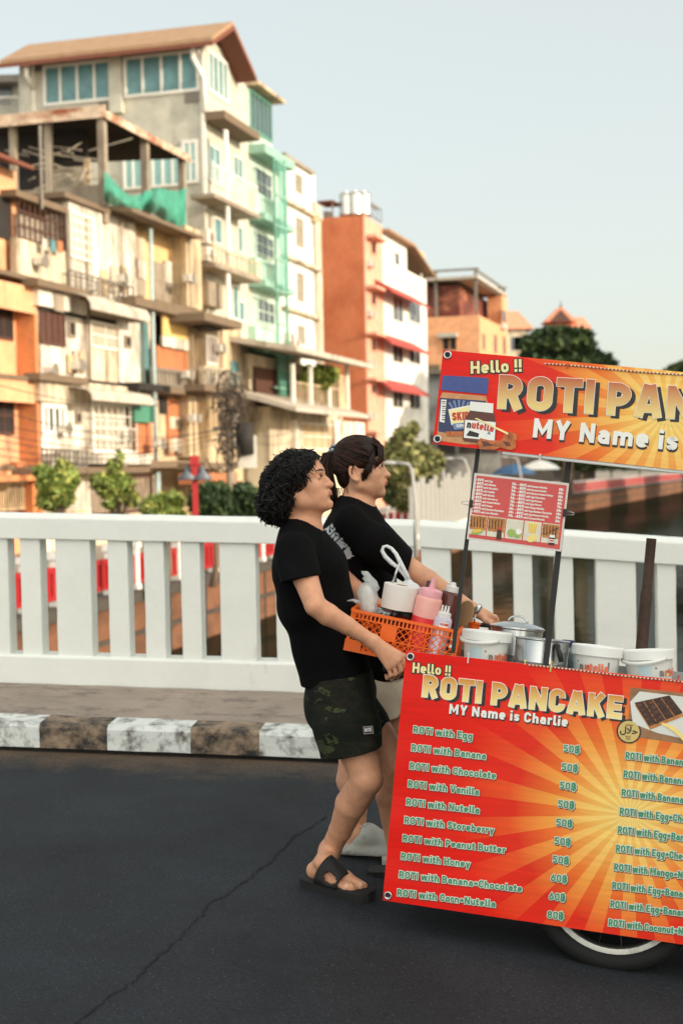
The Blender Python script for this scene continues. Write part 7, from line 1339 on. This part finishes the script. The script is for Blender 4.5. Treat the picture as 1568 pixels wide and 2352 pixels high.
V, Fq = so_.mesh(); shorts, Vs = np_mesh('shorts', V, Fq, [camo], man)
uu, vv = proj(Vs); near = (abs(uu - 845) < 12) & (abs(vv - 1677) < 12); yp = Vs[near][:, 1].min() - .004 if near.any() else 4.95
mb = MB(); A_ = [P(u, v, yp) for u, v in ((833, 1669), (856, 1667), (858, 1685), (835, 1687))]; mb.prism(A_, (0, .004, 0)); pt_ = mb.build('patch', mat('patch_grey', C(120, 112, 108), .8), shorts); mb = MB(); mb.prism([P(u, v, yp - .001) for u, v in ((836, 1671.5), (853.5, 1670), (855, 1682.5), (837.5, 1684))], (0, .0012, 0)); mb.build('patch_face', m_blk, pt_); mb = MB(); qd, W = stroke_text('BSTE', .010, .2); a0, b0, c0 = P(838, 1681, yp - .0016), P(853, 1679.5, yp - .0016), P(837, 1673, yp - .0016)
for a, b_, c_, d, li in qd: mb.add([a0 + (b0 - a0) * (p[0] / W) + (c0 - a0) * (p[1] / .010) for p in (a, b_, c_, d)], [(0, 1, 2, 3)])
mb.build('patch_print', i_w, pt_)
# sandal
def outline(f): return (.034 + .014 * math.sin(min(1, f) * 3.1) + .012 * f - .03 * max(0, f - .86) * 3.2) if f > .06 else .034 * math.sqrt(max(.02, f / .06))
fo = [(-.02 + (FL + .045) * i / 26, i / 26) for i in range(27)]; mb = MB(); rg = [(f, outline(t) * (.35 if i == 26 else 1)) for i, (f, t) in enumerate(fo)]; vs = []
for f, w_ in rg: c = -.012 * math.sin(max(0, f) / FL * 2.2); vs += [ft(f, w_ + c + .008, -SOL + .002), ft(f, w_ + c + .010, 0.002), ft(f, w_ + c + .003, .007), ft(f, -w_ + c + .003, .007), ft(f, -w_ + c - .003, .002), ft(f, -w_ + c, -SOL + .002)]
mb.add(vs, [(i * 6 + j, (i + 1) * 6 + j, (i + 1) * 6 + (j + 1) % 6, i * 6 + (j + 1) % 6) for i in range(26) for j in range(6)] + [tuple(range(5, -1, -1)), tuple(range(26 * 6, 26 * 6 + 6))]); m_sand = mat('sandal_black', C(24, 23, 23), .75, var=.15, bump=.2)
snd = mb.build('sandal', m_sand, man, smooth=True, angle=40); mb = MB(); vs = []; ni, nj = 12, 22
for i in range(ni + 1):
    fi = i / ni
    for j in range(nj + 1):
        t = math.pi * j / nj; f0 = .080 + .052 * math.sin(t); f1 = .206 + .016 * math.sin(t); f = f0 + (f1 - f0) * fi; hgt = .099 - .052 * fi; w_ = .051 + .003 * fi; vs.append(ft(f * FL / .31, w_ * math.cos(t) * (1.0) + .004, .004 + hgt * math.sin(t) ** .75))
keep = [(i, j) for i in range(ni) for j in range(nj) if not (((i - 7) / 3.2) ** 2 + ((j - 2.6) / 2.4) ** 2 < 1)]
mb.add(vs, [(i * (nj + 1) + j, i * (nj + 1) + j + 1, (i + 1) * (nj + 1) + j + 1, (i + 1) * (nj + 1) + j) for i, j in keep]); stp = mb.build('strap', m_sand, snd, smooth=True); s_ = stp.modifiers.new('t', 'SOLIDIFY'); s_.thickness = .005; s_.offset = 1
# left sandal, mostly behind the banner
mb = MB(); c = GP(935, 2012); mb.prism([c + V3(a * .15, b * .048, 0) for a, b in ((-1, -.6), (-.9, -1), (.2, -1.1), (.9, -.8), (1, 0), (.9, .8), (.2, 1.1), (-.9, 1), (-1, .6))], (0, 0, .03)); mb.build('sandal', m_sand, man)
# curly hair
hv = Field((P(575, 1000, 5.2).x, 4.98, P(700, 1225, 5.2).z), (P(745, 1000, 5.2).x, 5.42, P(700, 1022, 5.2).z), .006)
hv.add([('E', P(674, 1082, YM), np.eye(3), (.072, .092, .066)), ('E', P(641, 1114, YM), np.eye(3), (.056, .088, .066)), ('E', P(625, 1160, YM), np.eye(3), (.047, .078, .050)), ('E', P(643, 1176, YM), np.eye(3), (.034, .072, .036)), ('E', P(700, 1066, YM), np.eye(3), (.040, .070, .034)), ('E', P(662, 1092, 5.10), np.eye(3), (.050, .028, .050)), ('E', P(640, 1140, 5.11), np.eye(3), (.045, .030, .055)), ('E', P(690, 1078, 5.115), np.eye(3), (.026, .022, .030))], .03)
hv.F += .0065 * np.sin(hv.grid(tuple(slice(0, q) for q in hv.n)) @ np.array((150., 40., 60.), np.float32)) * np.sin(hv.grid(tuple(slice(0, q) for q in hv.n)) @ np.array((30., 120., 170.), np.float32))
hv.carve(H1.E(.104, 0, .012, .052, .10, .060), .01); hv.add([('E', P(712, 1051, YM), np.eye(3), (.026, .062, .018)), ('E', P(698, 1072, 5.115), np.eye(3), (.016, .014, .022))], .012)
V, Fq = hv.mesh(); hair, Vh = np_mesh('hair', V, Fq, [hairm], man)
cen = V[Fq].mean(1); nor = np.cross(V[Fq[:, 1]] - V[Fq[:, 0]], V[Fq[:, 3]] - V[Fq[:, 0]]); nor /= np.linalg.norm(nor, axis=1)[:, None] + 1e-9
GR = np.stack(np.gradient(hv.F, hv.h), -1)
def hv_at(p):                             # distance to the hair body and its outward direction
    q = np.clip((np.array(p) - hv.lo) / hv.h, 0, np.array(hv.n) - 1.001); a = q.astype(int); f = q - a; d = 0.; g = np.zeros(3)
    for i in (0, 1):
        for j in (0, 1):
            for k in (0, 1): w_ = (f[0] if i else 1 - f[0]) * (f[1] if j else 1 - f[1]) * (f[2] if k else 1 - f[2]); d += w_ * hv.F[a[0] + i, a[1] + j, a[2] + k]; g += w_ * GR[a[0] + i, a[1] + j, a[2] + k]
    return d, Vector(g).normalized()
mb = MB()
for k in RNG.choice(len(cen), 2000, replace=False):   # wavy locks that follow the hair body
    p = Vector(cen[k]); u_, v_ = proj(np.array([p]))
    if u_[0] > 700 and v_[0] > 1066: continue
    off = RNG.uniform(.0005, .014) if RNG.random() < .6 else RNG.uniform(.0, .006); fl_ = RNG.uniform(0, .026) if RNG.random() < .45 else 0; L_n = int(RNG.integers(9, 20)); ph = RNG.uniform(0, 6.3); am = RNG.uniform(.5, 1.3); fr = RNG.uniform(.4, .85); h0 = V3(*RNG.normal(size=3)) * .7 + V3(-.5, 0, -1); pts = []
    for i in range(L_n):
        d_, nn = hv_at(p); p = p + nn * (off * min(1, i / 2) + fl_ * max(0, (i - L_n + 6) / 6) ** 1.5 - d_); pts.append(p.copy()); t_ = h0 - nn * h0.dot(nn)
        if t_.length < .15: t_ = nn.orthogonal()
        t_.normalize(); p = p + (t_ + nn.cross(t_) * am * math.sin(ph + i * fr) + V3(*RNG.normal(size=3)) * .12) * .0048
    r = RNG.uniform(.0012, .0024); mb.tube(pts, [r * .7] + [r] * (len(pts) - 2) + [r * .3], k=4, mi=int(RNG.random() < .22))
for k in RNG.choice(len(cen), 260, replace=False):     # a few fine loose hairs
    p = Vector(cen[k]); nn = Vector(nor[k]); u_, v_ = proj(np.array([p]))
    if u_[0] > 690 and v_[0] > 1060: continue
    c = nn.orthogonal().normalized(); b_ = nn.cross(c); r = RNG.uniform(.004, .009); ph = RNG.uniform(0, 6.3); mb.tube([p + nn * (r * .9 * math.sin(i * .45)) + (c * math.cos(ph) + b_ * math.sin(ph)) * r * (1 - math.cos(i * .45)) for i in range(7)], .0007, k=4)
for (u, v, r) in ((603, 1132, .012), (718, 1078, .006), (708, 1098, .007), (644, 1204, .009), (610, 1186, .008)):   # loose ringlets at the outline
    for q in range(4):
        c = P(u + RNG.normal() * 4, v + RNG.normal() * 4, YM + RNG.uniform(-.06, .06)); ph = RNG.uniform(0, 6.3); mb.tube([c + V3(r * math.cos(ph + .5 * i), .004 * i - .02, r * math.sin(ph + .5 * i)) for i in range(RNG.integers(6, 11))], .0014, k=4)
mb.build('curls', [hairm, mat('hair_black_sheen', C(30, 25, 23), .42, spec=.35)], hair, smooth=True)
# ------------------------------------------------------------------ the woman
YW = 5.74; yaww = R_(4); Fw = V3(math.cos(yaww), -math.sin(yaww), 0); Rw = V3(-math.sin(yaww), -math.cos(yaww), 0)
H2 = Head((817, 1088), YW, R_(3), yaww, 1.04)
nb = P(816, 1165, YW)
wt = [P(812, 1180, YW), P(822, 1240, YW), P(835, 1340, YW), P(852, 1450, YW), P(868, 1560, YW)]
ws, we, ww = P(806, 1205, 5.56), P(948, 1311, 5.47), P(1086, 1400, 5.43)
xs, xe, xw = P(828, 1200, 5.93), P(940, 1310, 6.0), P(1050, 1410, 5.80)
wh, wk, wa = P(852, 1580, 5.66), P(812, 1735, 5.64), P(821, 1912, 5.69)
vh, vk, va = P(880, 1580, 5.84), P(930, 1735, 5.78), P(955, 1915, 5.84)
wf0, wf1 = GP(786, 1962), GP(905, 1972); wd = (wf1 - wf0).normalized(); wsd = wd.cross(Zup()).normalized(); wsd = -wsd if wsd.y > 0 else wsd
def wft(f, s, z): return wf0 + wd * f + wsd * s + Zup() * (z + .03)
fb_ = Field((P(715, 1000, 5.7).x, 5.15, -.10), (P(1165, 1000, 5.7).x, 6.25, 1.78), .0045)
head_field(fb_, H2, True, .3)
fb_.add([Cn(H2.p(-.01, 0, -.03), nb, .046, .048), Cn(H2.p(.03, 0, -.075), P(838, 1160, YW), .028, .038), Cn(nb, wt[0], .055, .07)], .028)
fb_.add(chain(wt, [.08, .095, .095, .095, .10], (Rw, 1.35)), .03).add([Cn(wt[0], ws, .05, .05)], .03).add([Cn(wt[0], xs, .05, .05)], .03)
fb_.add([Cn(ws, mid(ws, we, .5), .050, .047), Cn(mid(ws, we, .5), we, .047, .041), Cn(we, mid(we, ww, .25), .041, .041), Cn(mid(we, ww, .25), mid(we, ww, .6), .041, .032), Cn(mid(we, ww, .6), ww, .032, .024)], .02, kin=.006)
fb_.add([Cn(xs, xe, .05, .04), Cn(xe, xw, .04, .025)], .02)
hk = [(1118, 1409, 5.40), (1121, 1413, 5.415), (1119, 1418, 5.40), (1114, 1423, 5.385)]; hp = [(1136, 1417, 5.39), (1139, 1421, 5.41), (1136, 1427, 5.395), (1129, 1430, 5.38)]; hd = [(1141, 1429, 5.40), (1142, 1434, 5.415), (1138, 1437, 5.40), (1130, 1439, 5.39)]; hp_ = [(1136, 1438, 5.41), (1136, 1442, 5.42), (1131, 1444, 5.41), (1124, 1444, 5.40)]
fb_.add([Cn(ww, P(*hk[i]), .021, .013) for i in range(4)], .012)
for i in range(4): fb_.add(finger_prims([P(*hk[i]), P(*hp[i]), P(*hd[i]), P(*hp_[i])], .0098, .0074), .005)
fb_.add(finger_prims([ww.lerp(P(*hk[0]), .4), P(1114, 1426, 5.365), P(1128, 1436, 5.36)], .013, .008), .008)
wc = mid(wk, wa, .32) - Fw * .014
fb_.add([Cn(wh, mid(wh, wk, .6), .09, .074), Cn(mid(wh, wk, .6), wk, .074, .060), Cn(wk, wc, .056, .0595), Cn(wc, mid(wk, wa, .68), .058, .043), Cn(mid(wk, wa, .68), wa, .041, .035), Cn(wa, wft(.05, 0, .05), .035, .032), Cn(wft(.05, 0, .05), wft(.04, 0, .02), .032, .030), Cn(wft(.06, 0, .05), wft(.17, 0, .025), .034, .025), Cn(wft(.16, 0, .02), wft(.20, 0, .018), .036, .03)], .028, kin=.012)
for i in range(5): s_ = -.034 + .017 * i; fe = .252 - .004 * i - .002 * i * i; r = .0145 if i == 0 else .0098; fb_.add([Cn(wft(.19, s_ * .8, .016), wft(fe, s_, .013), r * .9, r)], .005)
fb_.add([Cn(vh, mid(vh, vk, .6), .088, .072), Cn(mid(vh, vk, .6), vk, .072, .058), Cn(vk, mid(vk, va, .33) - Fw * .015, .056, .057), Cn(mid(vk, va, .33) - Fw * .015, va, .056, .036), Cn(va, va + V3(.15, -.02, -.06), .036, .03)], .03)
V, Fq = fb_.mesh(); cent = V[Fq].mean(1); mi = np.zeros(len(Fq), int); q = (cent - np.array(H2.c)) @ H2.A.T / H2.sc; mi[(q[:, 0] > .0985) & (abs(q[:, 1]) < .020 - .2 * abs(q[:, 2] + .044)) & (q[:, 2] < -.0340) & (q[:, 2] > -.0555)] = 1
wom, _ = np_mesh('person', V, Fq, [skin2, lipw], None, mi, label='woman with a brown ponytail in a loose black t-shirt, beyond the cart', cat='person')
face_bits(H2, wom, hairb, 1.)
ws_ = Field((P(725, 1000, 5.7).x, 5.3, P(700, 1590, 5.7).z), (P(975, 1000, 5.7).x, 6.2, P(700, 1120, 5.7).z), .005)
ws_.add([Cn(P(812, 1172, YW), P(815, 1232, YW), .082, .130, (Rw, 1.4)), Cn(P(815, 1232, YW), P(830, 1340, YW), .132, .136, (Rw, 1.3)), Cn(P(830, 1340, YW), P(850, 1450, YW), .136, .132, (Rw, 1.25)), Cn(P(850, 1450, YW), P(866, 1560, YW), .132, .135, (Rw, 1.25)), Cn(P(812, 1172, YW), P(806, 1198, 5.62), .060, .068), Cn(P(812, 1172, YW), P(822, 1196, 5.88), .060, .066), ('E', P(858, 1280, YW), np.eye(3), (.075, .12, .09))], .035, [(P(868, 1555, YW), (.1, 0, -1))], fold(.006, 24, 1))
ws_.add([Cn(P(806, 1204, 5.58), P(870, 1254, 5.52), .072, .070), Cn(P(870, 1254, 5.52), P(962, 1318, 5.46), .070, .060)], .03, [(P(938, 1297, 5.48), V3(.93, 0, -.30))], fold(.0055, 34, 3))
ws_.add([Cn(xs, mid(xs, xe, .9), .08, .07)], .03, [(mid(xs, xe, .8), xe - xs)])
ws_.carve(('E', nb + V3(.014, 0, .03), np.array([tuple(V3(1, 0, -.42).normalized()), (0, 1, 0), tuple(V3(.42, 0, 1).normalized())]), (.072, .082, .060)), .006)
V, Fq = ws_.mesh(); cent = V[Fq].mean(1); uu, vv = proj(cent); nor = np.cross(V[Fq[:, 1]] - V[Fq[:, 0]], V[Fq[:, 3]] - V[Fq[:, 0]]); mi = np.zeros(len(Fq), int)
# white distressed print across the back: strokes laid along a slanting line
a0, a1 = np.array((750., 1212.)), np.array((803., 1284.)); dl = a1 - a0; Ld = np.hypot(*dl); dl /= Ld; pn = np.array((dl[1], -dl[0]))
s_ = (uu - a0[0]) * dl[0] + (vv - a0[1]) * dl[1]; t_ = (uu - a0[0]) * pn[0] + (vv - a0[1]) * pn[1]; qd, W = stroke_text('NOWW', 30, .26); sx = Ld / W; hit = np.zeros(len(cent), bool)
for a, b_, c_, d, li in qd:
    pts = np.array([(p[0] * sx, p[1] - 15) for p in (a, b_, c_, d)]); ins = np.ones(len(cent), bool)
    for i in range(4): e = pts[(i + 1) % 4] - pts[i]; ins &= (e[0] * (t_ - pts[i][1]) - e[1] * (s_ - pts[i][0])) >= 0
    hit |= ins
wear = np.array([mnoise.noise(V3(*(c * 70))) for c in cent[hit]]); ih = np.where(hit)[0]; mi[ih[wear < .32]] = 1; mi[(nor[:, 1] > 0)] = 0
wsh, _ = np_mesh('t_shirt', V, Fq, [tee2, mat('print_white', C(196, 200, 200), .8, var=.25, scale=40)], wom, mi)
mb = MB(); cpt = [nb + V3(.014 + .067 * math.cos(t), .079 * math.sin(t), .006 - .030 * math.cos(t)) for t in [2 * math.pi * i / 36 for i in range(37)]]; mb.tube(cpt, .0065, k=6); mb.build('collar', tee2, wsh, smooth=True)
wq = Field((P(770, 1600, 5.7).x, 5.45, P(700, 1680, 5.7).z), (P(975, 1600, 5.7).x, 6.05, P(700, 1510, 5.7).z), .005)
wq.add([Cn(P(866, 1540, YW), P(866, 1590, YW), .118, .125, (Rw, 1.25)), Cn(P(858, 1590, 5.67), P(842, 1690, 5.66), .11, .108), Cn(P(882, 1590, 5.82), P(908, 1690, 5.80), .11, .105)], .03, [(P(880, 1640, YW), (0, 0, -1))], fold(.003, 26, 7)); V, Fq = wq.mesh(); np_mesh('shorts', V, Fq, [mat('beige_shorts', C(206, 192, 170), .9, var=.06, bump=.2)], wom)
sl_ = Field((P(760, 1900, 5.7).x, 5.35, -.12), (P(940, 1900, 5.7).x, 5.95, .16), .004)
sl_.add([Cn(wft(.02, 0, -.006), wft(.15, 0, -.006), .046, .054, (Zup(), .55)), Cn(wft(.15, 0, -.006), wft(.235, 0, -.006), .054, .050, (Zup(), .55))], .02).add([Cn(wft(.075, 0, .035), wft(.105, 0, .055), .046, .040), Cn(wft(.105, 0, .055), wft(.185, 0, .018), .042, .046)], .03)
sl_.carve(Cn(wft(.215, 0, .030), wft(.30, 0, .045), .040, .055), .008); sl_.carve(Cn(wft(.035, 0, .09), wft(.06, 0, .055), .042, .034), .01); sl_.cut(wf0 + Zup() * .004, (0, 0, -1)); V, Fq = sl_.mesh(); np_mesh('slide', V, Fq, [mat('slide_grey', C(176, 176, 168), .85, var=.1, scale=8, stain=C(90, 88, 82), stain_amt=.25, stain_scale=(14, 14, 14))], wom)
mb = MB(); c = GP(965, 1990); mb.prism([c + V3(a * .15, b * .052, 0) for a, b in ((-1, -.6), (-.9, -1), (.2, -1.1), (.9, -.8), (1, 0), (.9, .8), (.2, 1.1), (-.9, 1), (-1, .6))], (0, 0, .04)); mb.build('slide', _M['slide_grey'], wom)
# straight hair drawn back into a ponytail
tie_p = P(767, 1037, YW)
hb_ = Field((P(745, 1000, 5.7).x, 5.5, P(700, 1165, 5.7).z), (P(905, 1000, 5.7).x, 5.98, P(700, 980, 5.7).z), .005)
hb_.add([H2.E(.004, 0, .058, .099, .085, .092), H2.E(.050, 0, .085, .058, .070, .046), Cn(H2.p(-.05, 0, .055), tie_p, .045, .014), H2.E(-.044, 0, -.008, .036, .056, .050)], .02)
hb_.carve(H2.E(.105, 0, -.005, .062, .10, .075), .012); hb_.carve(H2.E(.02, .075, -.035, .034, .05, .05), .012); hb_.carve(H2.E(.02, -.075, -.035, .034, .05, .05), .012)
V, Fq = hb_.mesh(); wair, _ = np_mesh('hair', V, Fq, [hairb], wom)
def on_skull(a, e, k=1.): return H2.p(.004 + .099 * k * math.cos(e) * math.cos(a), .086 * k * math.cos(e) * math.sin(a), .056 + .094 * k * math.sin(e))
mb = MB(); tl = (tie_p - H2.c); tf = tl.dot(H2.f) / H2.sc; tu = tl.dot(H2.u) / H2.sc
for k in range(1300):                      # strands from the hairline back to the tie
    a = RNG.uniform(-2.9, 2.9); e = RNG.uniform(.15, 1.4) if abs(a) < 1.0 else (RNG.uniform(-.35, 1.3) if abs(a) < 1.7 else RNG.uniform(-.75, 1.2))
    p0 = on_skull(a, e, 1.0); pts = []
    for i in range(11):
        f = i / 10; q = p0.lerp(tie_p, f) - H2.p(.004, 0, .05); L_f = q.dot(H2.f) / .099; L_r = q.dot(H2.r) / .086; L_u = q.dot(H2.u) / .094; nn_ = math.sqrt(L_f ** 2 + L_r ** 2 + L_u ** 2) / H2.sc; q = q / max(nn_, .3) if f < .8 else q.lerp(q / max(nn_, .3), (1 - f) / .2)
        pts.append(H2.p(.004, 0, .05) + q * (1.045 + RNG.uniform(-.012, .018) - (.03 if i > 8 else 0)))
    mb.tube(pts, [.0015, .002, .002, .002, .002, .002, .002, .002, .002, .002, .001], k=4, mi=int(RNG.integers(0, 3)))
for k in range(240):                      # fringe swept over the forehead and temple
    s = RNG.uniform(-1, 1); f0 = H2.p(.055 + RNG.uniform(-.02, .02), .045 * s, .132 - .014 * s * s + RNG.uniform(-.004, .003)); tt = RNG.uniform(0, 1); r_ = .060 * s + .030
    f1 = H2.p(.110 - .02 * abs(s), r_ * .8, .098); f2 = H2.p(.110 - .9 * r_ * r_ * 8 * .1 - .012 * abs(s), r_ * 1.0, .055 - .01 * tt); f3 = H2.p(.104 - .030 * abs(r_) / .08, r_ * 1.08 + .004, .040 - .03 * tt * (abs(r_) / .08))
    mb.tube([f0, f0.lerp(f1, .6) + H2.u * .006, f1, f2, f3], [.0016, .0018, .0016, .0013, .0006], k=4, mi=int(RNG.integers(0, 3)))
for k in range(110):                      # loose locks in front of the ear
    for q in (1, -1):
        f0 = H2.p(.058 + RNG.uniform(-.015, .02), q * .066, .085); f1 = H2.p(.066 + RNG.uniform(-.012, .012), q * .074, .045); f2 = H2.p(.050 + RNG.uniform(-.016, .010), q * .076, .010 + RNG.uniform(-.01, .01)); f3 = H2.p(.030 + RNG.uniform(-.012, .010), q * .078, -.020 + RNG.uniform(-.012, .02)); mb.tube([f0, f1, f2, f3], [.0016, .0016, .0012, .0005], k=4)
for k in range(26):                       # wisps at the nape
    f0 = H2.p(-.06 + RNG.uniform(-.03, .03), RNG.uniform(-.05, .05), -.05); mb.tube([f0, f0 - H2.u * .03 + H2.f * .004, f0 - H2.u * RNG.uniform(.04, .075) + H2.f * RNG.uniform(-.012, .012)], [.001, .0006, .0002], k=4)
hair3 = [hairb, mat('hair_chestnut', C(64, 36, 23), .5, spec=.22), mat('hair_deep', C(26, 16, 12), .5, spec=.22)]; mb.build('strands', hair3, wair, smooth=True)
mb = MB(); cl_ = [(767, 1037), (753, 1043), (746, 1068), (750, 1105), (757, 1140), (758, 1168), (750, 1194)]
wd_ = [.010, .020, .026, .030, .030, .022, .008]
for k in range(420):
    ox, oy = RNG.normal() * .5, RNG.normal() * .6; ox, oy = max(-1, min(1, ox)), max(-1, min(1, oy)); en = RNG.uniform(.8, 1.0); pts = []
    for i, (u, v) in enumerate(cl_): pts.append(P(u, v, YW) + V3(ox * wd_[i] * 1.0, oy * wd_[i] * 1.2, 0) + V3(*(RNG.normal(size=3) * .0015)))
    pts = pts[:int(3 + en * 4)]; mb.tube(pts, [.002] * (len(pts) - 1) + [.0006], k=4, mi=int(RNG.integers(0, 3)))
mb.build('ponytail', hair3, wair, smooth=True)
mb = MB(); ax = (P(752, 1046, YW) - H2.p(-.08, 0, .06)).normalized(); a_, b_ = ax.orthogonal().normalized(), None; b_ = ax.cross(a_)
for ring in (-.009, .0, .009):
    for i in range(11): t = 2 * math.pi * i / 11 + ring * 40; mb.blob(tie_p + ax * (ring + .004) + (a_ * math.cos(t) + b_ * math.sin(t)) * .020, (.0085, .0075, .0075), k=5, mi=(i + int(ring > 0)) % 2)
mb.build('hair_tie', [mat('tie_grey', C(150, 164, 176), .5), mat('tie_dark', C(40, 44, 52), .5)], wair, smooth=True)
